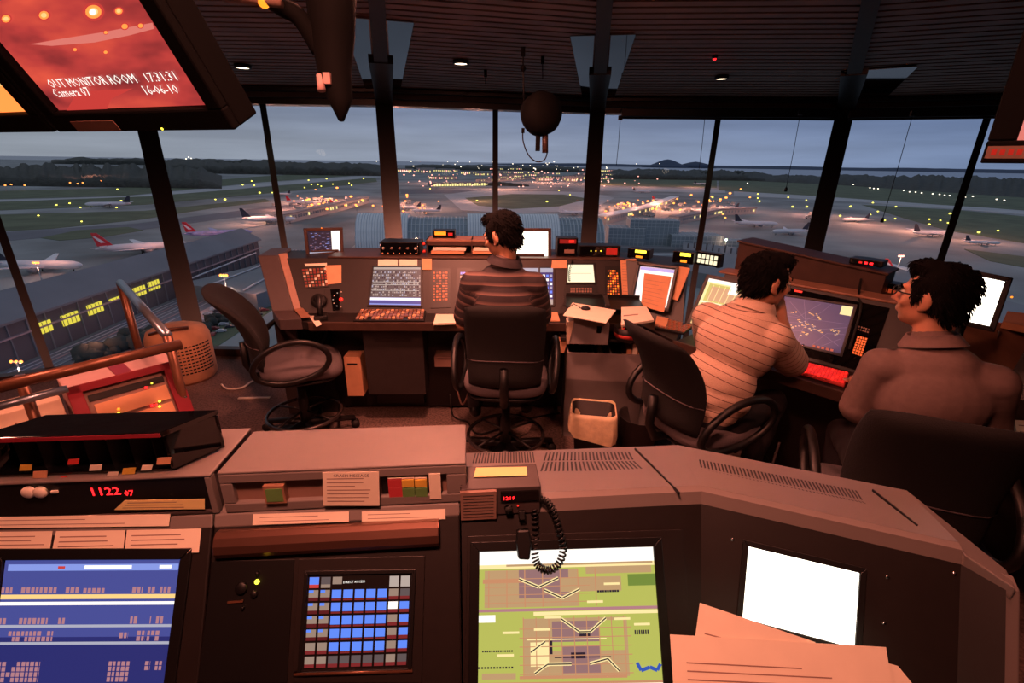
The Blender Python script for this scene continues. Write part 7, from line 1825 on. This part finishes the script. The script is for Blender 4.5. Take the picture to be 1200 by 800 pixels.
    # soft creases
    for v in me.vertices:
        n1 = noise.noise(v.co*9+Vector((hairseed,0,0))); n2 = noise.noise(Vector((v.co.x*6,v.co.y*6,v.co.z*26))+Vector((0,hairseed,0)))
        low = max(0, min(1, (V['chest'].z-v.co.z)/.3))
        v.co += v.normal*(.005*n1+.011*n2*low)
    me.update(); mesh_part(me, 'shirt', t, T, shirt)
    # collar
    nk = V['neck']; c2 = Hp(0,-.02,-.07); ax = (c2-nk).normalized(); u = ax.cross(Vector((0,1,0))).normalized(); w = ax.cross(u)
    m = MB(); rings = []
    for (h_, r_, o_) in ((.030,.074,0),(.062,.066,0),(.066,.069,.0),(.040,.084,-.002),(.024,.094,-.004)):
        rings.append([nk+ax*(h_+(.008 if math.sin(2*pi*k/28) < 0 else 0))+u*cos(2*pi*k/28)*r_*1.05+w*sin(2*pi*k/28)*r_ for k in range(28)])
    loft(m, rings, shirt, False, False); put(m, 'collar', t, T)
    # trousers and shoes
    m = MB(); ell(m, V['hip']-Vector((0,0,.03)), (.165*b,.13*b,.085))
    for sd in 'LR':
        capsule(m, V['hp'+sd], V['kn'+sd], .090*b, .066*b); capsule(m, V['kn'+sd], V['an'+sd], .066*b, .052)
    me = blob(m, .010, 4)
    for v in me.vertices: v.co += v.normal*.008*noise.noise(v.co*14)
    mesh_part(me, 'trousers', t, T, trousers)
    for sd in 'LR':
        a = V['an'+sd]; fd = Vector((.12 if sd == 'R' else -.12, 1, 0)).normalized(); m = MB()
        capsule(m, a+Vector((0,0,-.045))-fd*.03, a+Vector((0,0,-.055))+fd*.14, .040, .034); capsule(m, a, a-Vector((0,0,.03)), .042, .042)
        me = blob(m, .007, 3)
        zmin = a.z-.088
        for v in me.vertices: v.co.z = max(v.co.z, zmin)
        mesh_part(me, 'shoe', t, T, 'shoe')
    if glasses:
        m = MB()
        for sx in (-1,1):
            c_ = Hp(sx*.033,.103,.004); rx, rz = HR@Vector((1,0,0)), HR@Vector((0,0,1))
            m.tube([c_+rx*.024*cos(2*pi*k/20)+rz*.017*sin(2*pi*k/20) for k in range(20)], .0022, 'plastic_black', 6, closed=True)
            m.tube([Hp(sx*.057,.101,.008), Hp(sx*.079,.06,.008), Hp(sx*.083,-.005,.010), Hp(sx*.081,-.025,-.008)], .0024, 'plastic_black', 6)
            m.ball(Hp(sx*.060,.099,.009), .0035, 'chrome')
        m.tube([Hp(-.010,.104,.008), Hp(.010,.104,.008)], .002, 'plastic_black', 6); put(m, 'glasses', t, T, 0, 'thin dark framed glasses')
    return t
def hrot(yaw, nod=0, tilt=0): return Matrix.Rotation(radians(yaw),4,'Z')@Matrix.Rotation(radians(-nod),4,'X')@Matrix.Rotation(radians(tilt),4,'Y')
T = frame((-.045, 2.54, 0), yaw_to(2))
person('person in dark striped shirt seated with back to the camera, head turned left', T,
    dict(hip=(0,-.02,.63), waist=(0,-.01,.79), chest=(-.005,.0,.97), neck=(-.005,.02,1.165), head=(-.02,.035,1.335), shL=(-.175,.0,1.085), shR=(.165,.0,1.085),
         elL=(-.245,.06,.83), elR=(.215,.11,.83), wrL=(-.205,.30,.80), wrR=(.16,.34,.80), hpL=(-.09,.02,.60), hpR=(.09,.02,.60), knL=(-.17,.36,.59), knR=(.15,.38,.59), anL=(-.19,.16,.27), anR=(.14,.22,.27)),
    hrot(62, 16, 0), 'shirt_dark_stripe', .80, hands=((( .1,1,-.1),(0,0,-1),.35), ((0,1,-.1),(0,0,-1),.4)), hairseed=3, hair_len=.026)
T = frame((.95, 2.02, 0), yaw_to(48))
person('person in pale pinstripe shirt leaning on the right desk, hand at chin', T,
    dict(hip=(-.02,-.02,.62), waist=(.0,.01,.77), chest=(.03,.07,.93), neck=(.05,.12,1.075), head=(.075,.165,1.225), shL=(-.135,.10,1.02), shR=(.185,.085,1.0),
         elL=(-.20,.30,.82), elR=(.215,.30,.83), wrL=(-.06,.47,.81), wrR=(.13,.275,1.04), hpL=(-.09,.0,.59), hpR=(.09,.0,.59), knL=(-.15,.38,.58), knR=(.14,.38,.58), anL=(-.14,.30,.27), anR=(.13,.28,.27)),
    hrot(-38, 6, 0), 'shirt_pinstripe', .86, hands=(((.6,1,-.1),(0,0,-1),.3), ((-.35,.12,1),(-.9,.2,-.2),.9)), loose=.010, hairseed=7, hair_len=.026)
T = frame((1.49, 1.50, 0), yaw_to(26))
person('person with glasses in a plain taupe shirt seated at right, head turned left', T,
    dict(hip=(0,-.01,.60), waist=(0,.02,.75), chest=(0,.06,.92), neck=(-.025,.10,1.08), head=(-.065,.14,1.272), shL=(-.165,.07,1.01), shR=(.155,.07,1.01),
         elL=(-.19,.12,.78), elR=(.215,.14,.78), wrL=(-.14,.42,.80), wrR=(.17,.43,.80), hpL=(-.09,.0,.57), hpR=(.09,.0,.57), knL=(-.15,.40,.56), knR=(.15,.40,.56), anL=(-.15,.34,.26), anR=(.15,.34,.26)),
    hrot(58, -2, 0), 'shirt_taupe', .85, hands=(((.2,1,-.1),(0,0,-1),.4), ((-.2,1,-.1),(0,0,-1),.4)), glasses=True, hairseed=11, hair_len=.026, loose=.008, build=.93)
# ------------------------------------------------------------------ dusk sky
w = bpy.data.worlds.new('dusk'); SC.world = w; w.use_nodes = True
N = w.node_tree.nodes; L = w.node_tree.links; bg = N['Background']
tc = N.new('ShaderNodeTexCoord'); sx = N.new('ShaderNodeSeparateXYZ'); L.new(tc.outputs['Generated'], sx.inputs[0])
cr = N.new('ShaderNodeValToRGB'); L.new(sx.outputs['Z'], cr.inputs['Fac'])
e = cr.color_ramp.elements; e[0].position = 0.; e[0].color = (*lin((100,110,128)), 1); e[1].position = 1.; e[1].color = (*lin((92,98,110)), 1)
for p_, c_ in ((.03,(98,108,126)),(.10,(82,94,118)),(.3,(92,100,114))):
    k = e.new(p_); k.color = (*lin(c_), 1)
# greyer and brighter towards the left, bluer to the right
mr = N.new('ShaderNodeMapRange'); mr.inputs['From Min'].default_value = -.8; mr.inputs['From Max'].default_value = .75; L.new(sx.outputs['X'], mr.inputs['Value'])
c2 = N.new('ShaderNodeValToRGB'); e = c2.color_ramp.elements; e[0].color = (1.12,1.02,.84,1); e[1].color = (.70,.80,.96,1); k = e.new(.5); k.color = (1.12,1.06,1.02,1)
L.new(mr.outputs['Result'], c2.inputs['Fac'])
mx = N.new('ShaderNodeMix'); mx.data_type = 'RGBA'; mx.blend_type = 'MULTIPLY'; mx.inputs['Factor'].default_value = 1
L.new(cr.outputs['Color'], mx.inputs['A']); L.new(c2.outputs['Color'], mx.inputs['B'])
mp = N.new('ShaderNodeMapping'); mp.inputs['Scale'].default_value = (2.2, 2.2, 26); L.new(tc.outputs['Generated'], mp.inputs['Vector'])
nz = N.new('ShaderNodeTexNoise'); nz.inputs['Scale'].default_value = 1.6; nz.inputs['Detail'].default_value = 5; L.new(mp.outputs['Vector'], nz.inputs['Vector'])
m2 = N.new('ShaderNodeMapRange'); m2.inputs['From Min'].default_value = .35; m2.inputs['From Max'].default_value = .7; m2.inputs['To Min'].default_value = .86; m2.inputs['To Max'].default_value = 1.12; L.new(nz.outputs['Fac'], m2.inputs['Value'])
vm = N.new('ShaderNodeVectorMath'); vm.operation = 'SCALE'; L.new(mx.outputs['Result'], vm.inputs[0]); L.new(m2.outputs['Result'], vm.inputs['Scale'])
L.new(vm.outputs['Vector'], bg.inputs['Color']); bg.inputs['Strength'].default_value = 1.85
# ------------------------------------------------------------------ lamps of the cab (red night lighting)
def area(name, loc, target, size, E, col, spread=pi):
    L = bpy.data.lights.new(name, 'AREA'); L.shape = 'DISK'; L.size = size; L.energy = E; L.color = col; L.spread = spread
    o = bpy.data.objects.new(name, L); COL.objects.link(o); o.location = loc
    d = Vector(target)-Vector(loc); o.rotation_euler = d.to_track_quat('-Z', 'Y').to_euler(); return o
RED = (1., .31, .20)
area('ceiling_lamp_near', (-.25, .2, 2.62), (-.25, 1.0, 1), .25, 19, RED, radians(120))
area('ceiling_lamp_mid', (-.3, 1.9, 2.58), (-.3, 2.3, 0), .2, 33, RED, radians(150))
area('ceiling_lamp_left', (-2.2, 1.2, 2.45), (-2.0, 2.0, 0), .2, 19, RED, radians(150))
area('ceiling_lamp_right', (.9, 1.0, 2.6), (1.1, 2.0, 0), .2, 7, RED, radians(150))
area('ceiling_lamp_far', (-.5, 2.6, 2.5), (-.3, 3.0, 0), .2, 22, RED, radians(150))
# ------------------------------------------------------------------ camera
cam = bpy.data.cameras.new('camera'); cam.sensor_width = 36; cam.lens = 36*FPX/1200; cam.clip_end = 90000; cam.clip_start = .02
co = bpy.data.objects.new('camera', cam); COL.objects.link(co); SC.camera = co
# horizon falls to the right: the camera is turned a little anticlockwise about its axis
Rm = Matrix.Rotation(pi/2-PITCH, 4, 'X')@Matrix.Rotation(ROLL, 4, 'Z')
co.matrix_world = Matrix.Translation((0,0,EYE))@Rm
v = SC.view_settings; SC.display_settings.display_device = 'sRGB'; v.view_transform = 'Standard'; v.look = 'None'; v.gamma = 1; v.use_curve_mapping = False; v.exposure = .15
SC.cycles.use_denoising = True; SC.cycles.max_bounces = 6; SC.cycles.diffuse_bounces = 3; SC.cycles.transparent_max_bounces = 12
SC.cycles.sample_clamp_indirect = 4; SC.cycles.caustics_reflective = False; SC.cycles.caustics_refractive = False
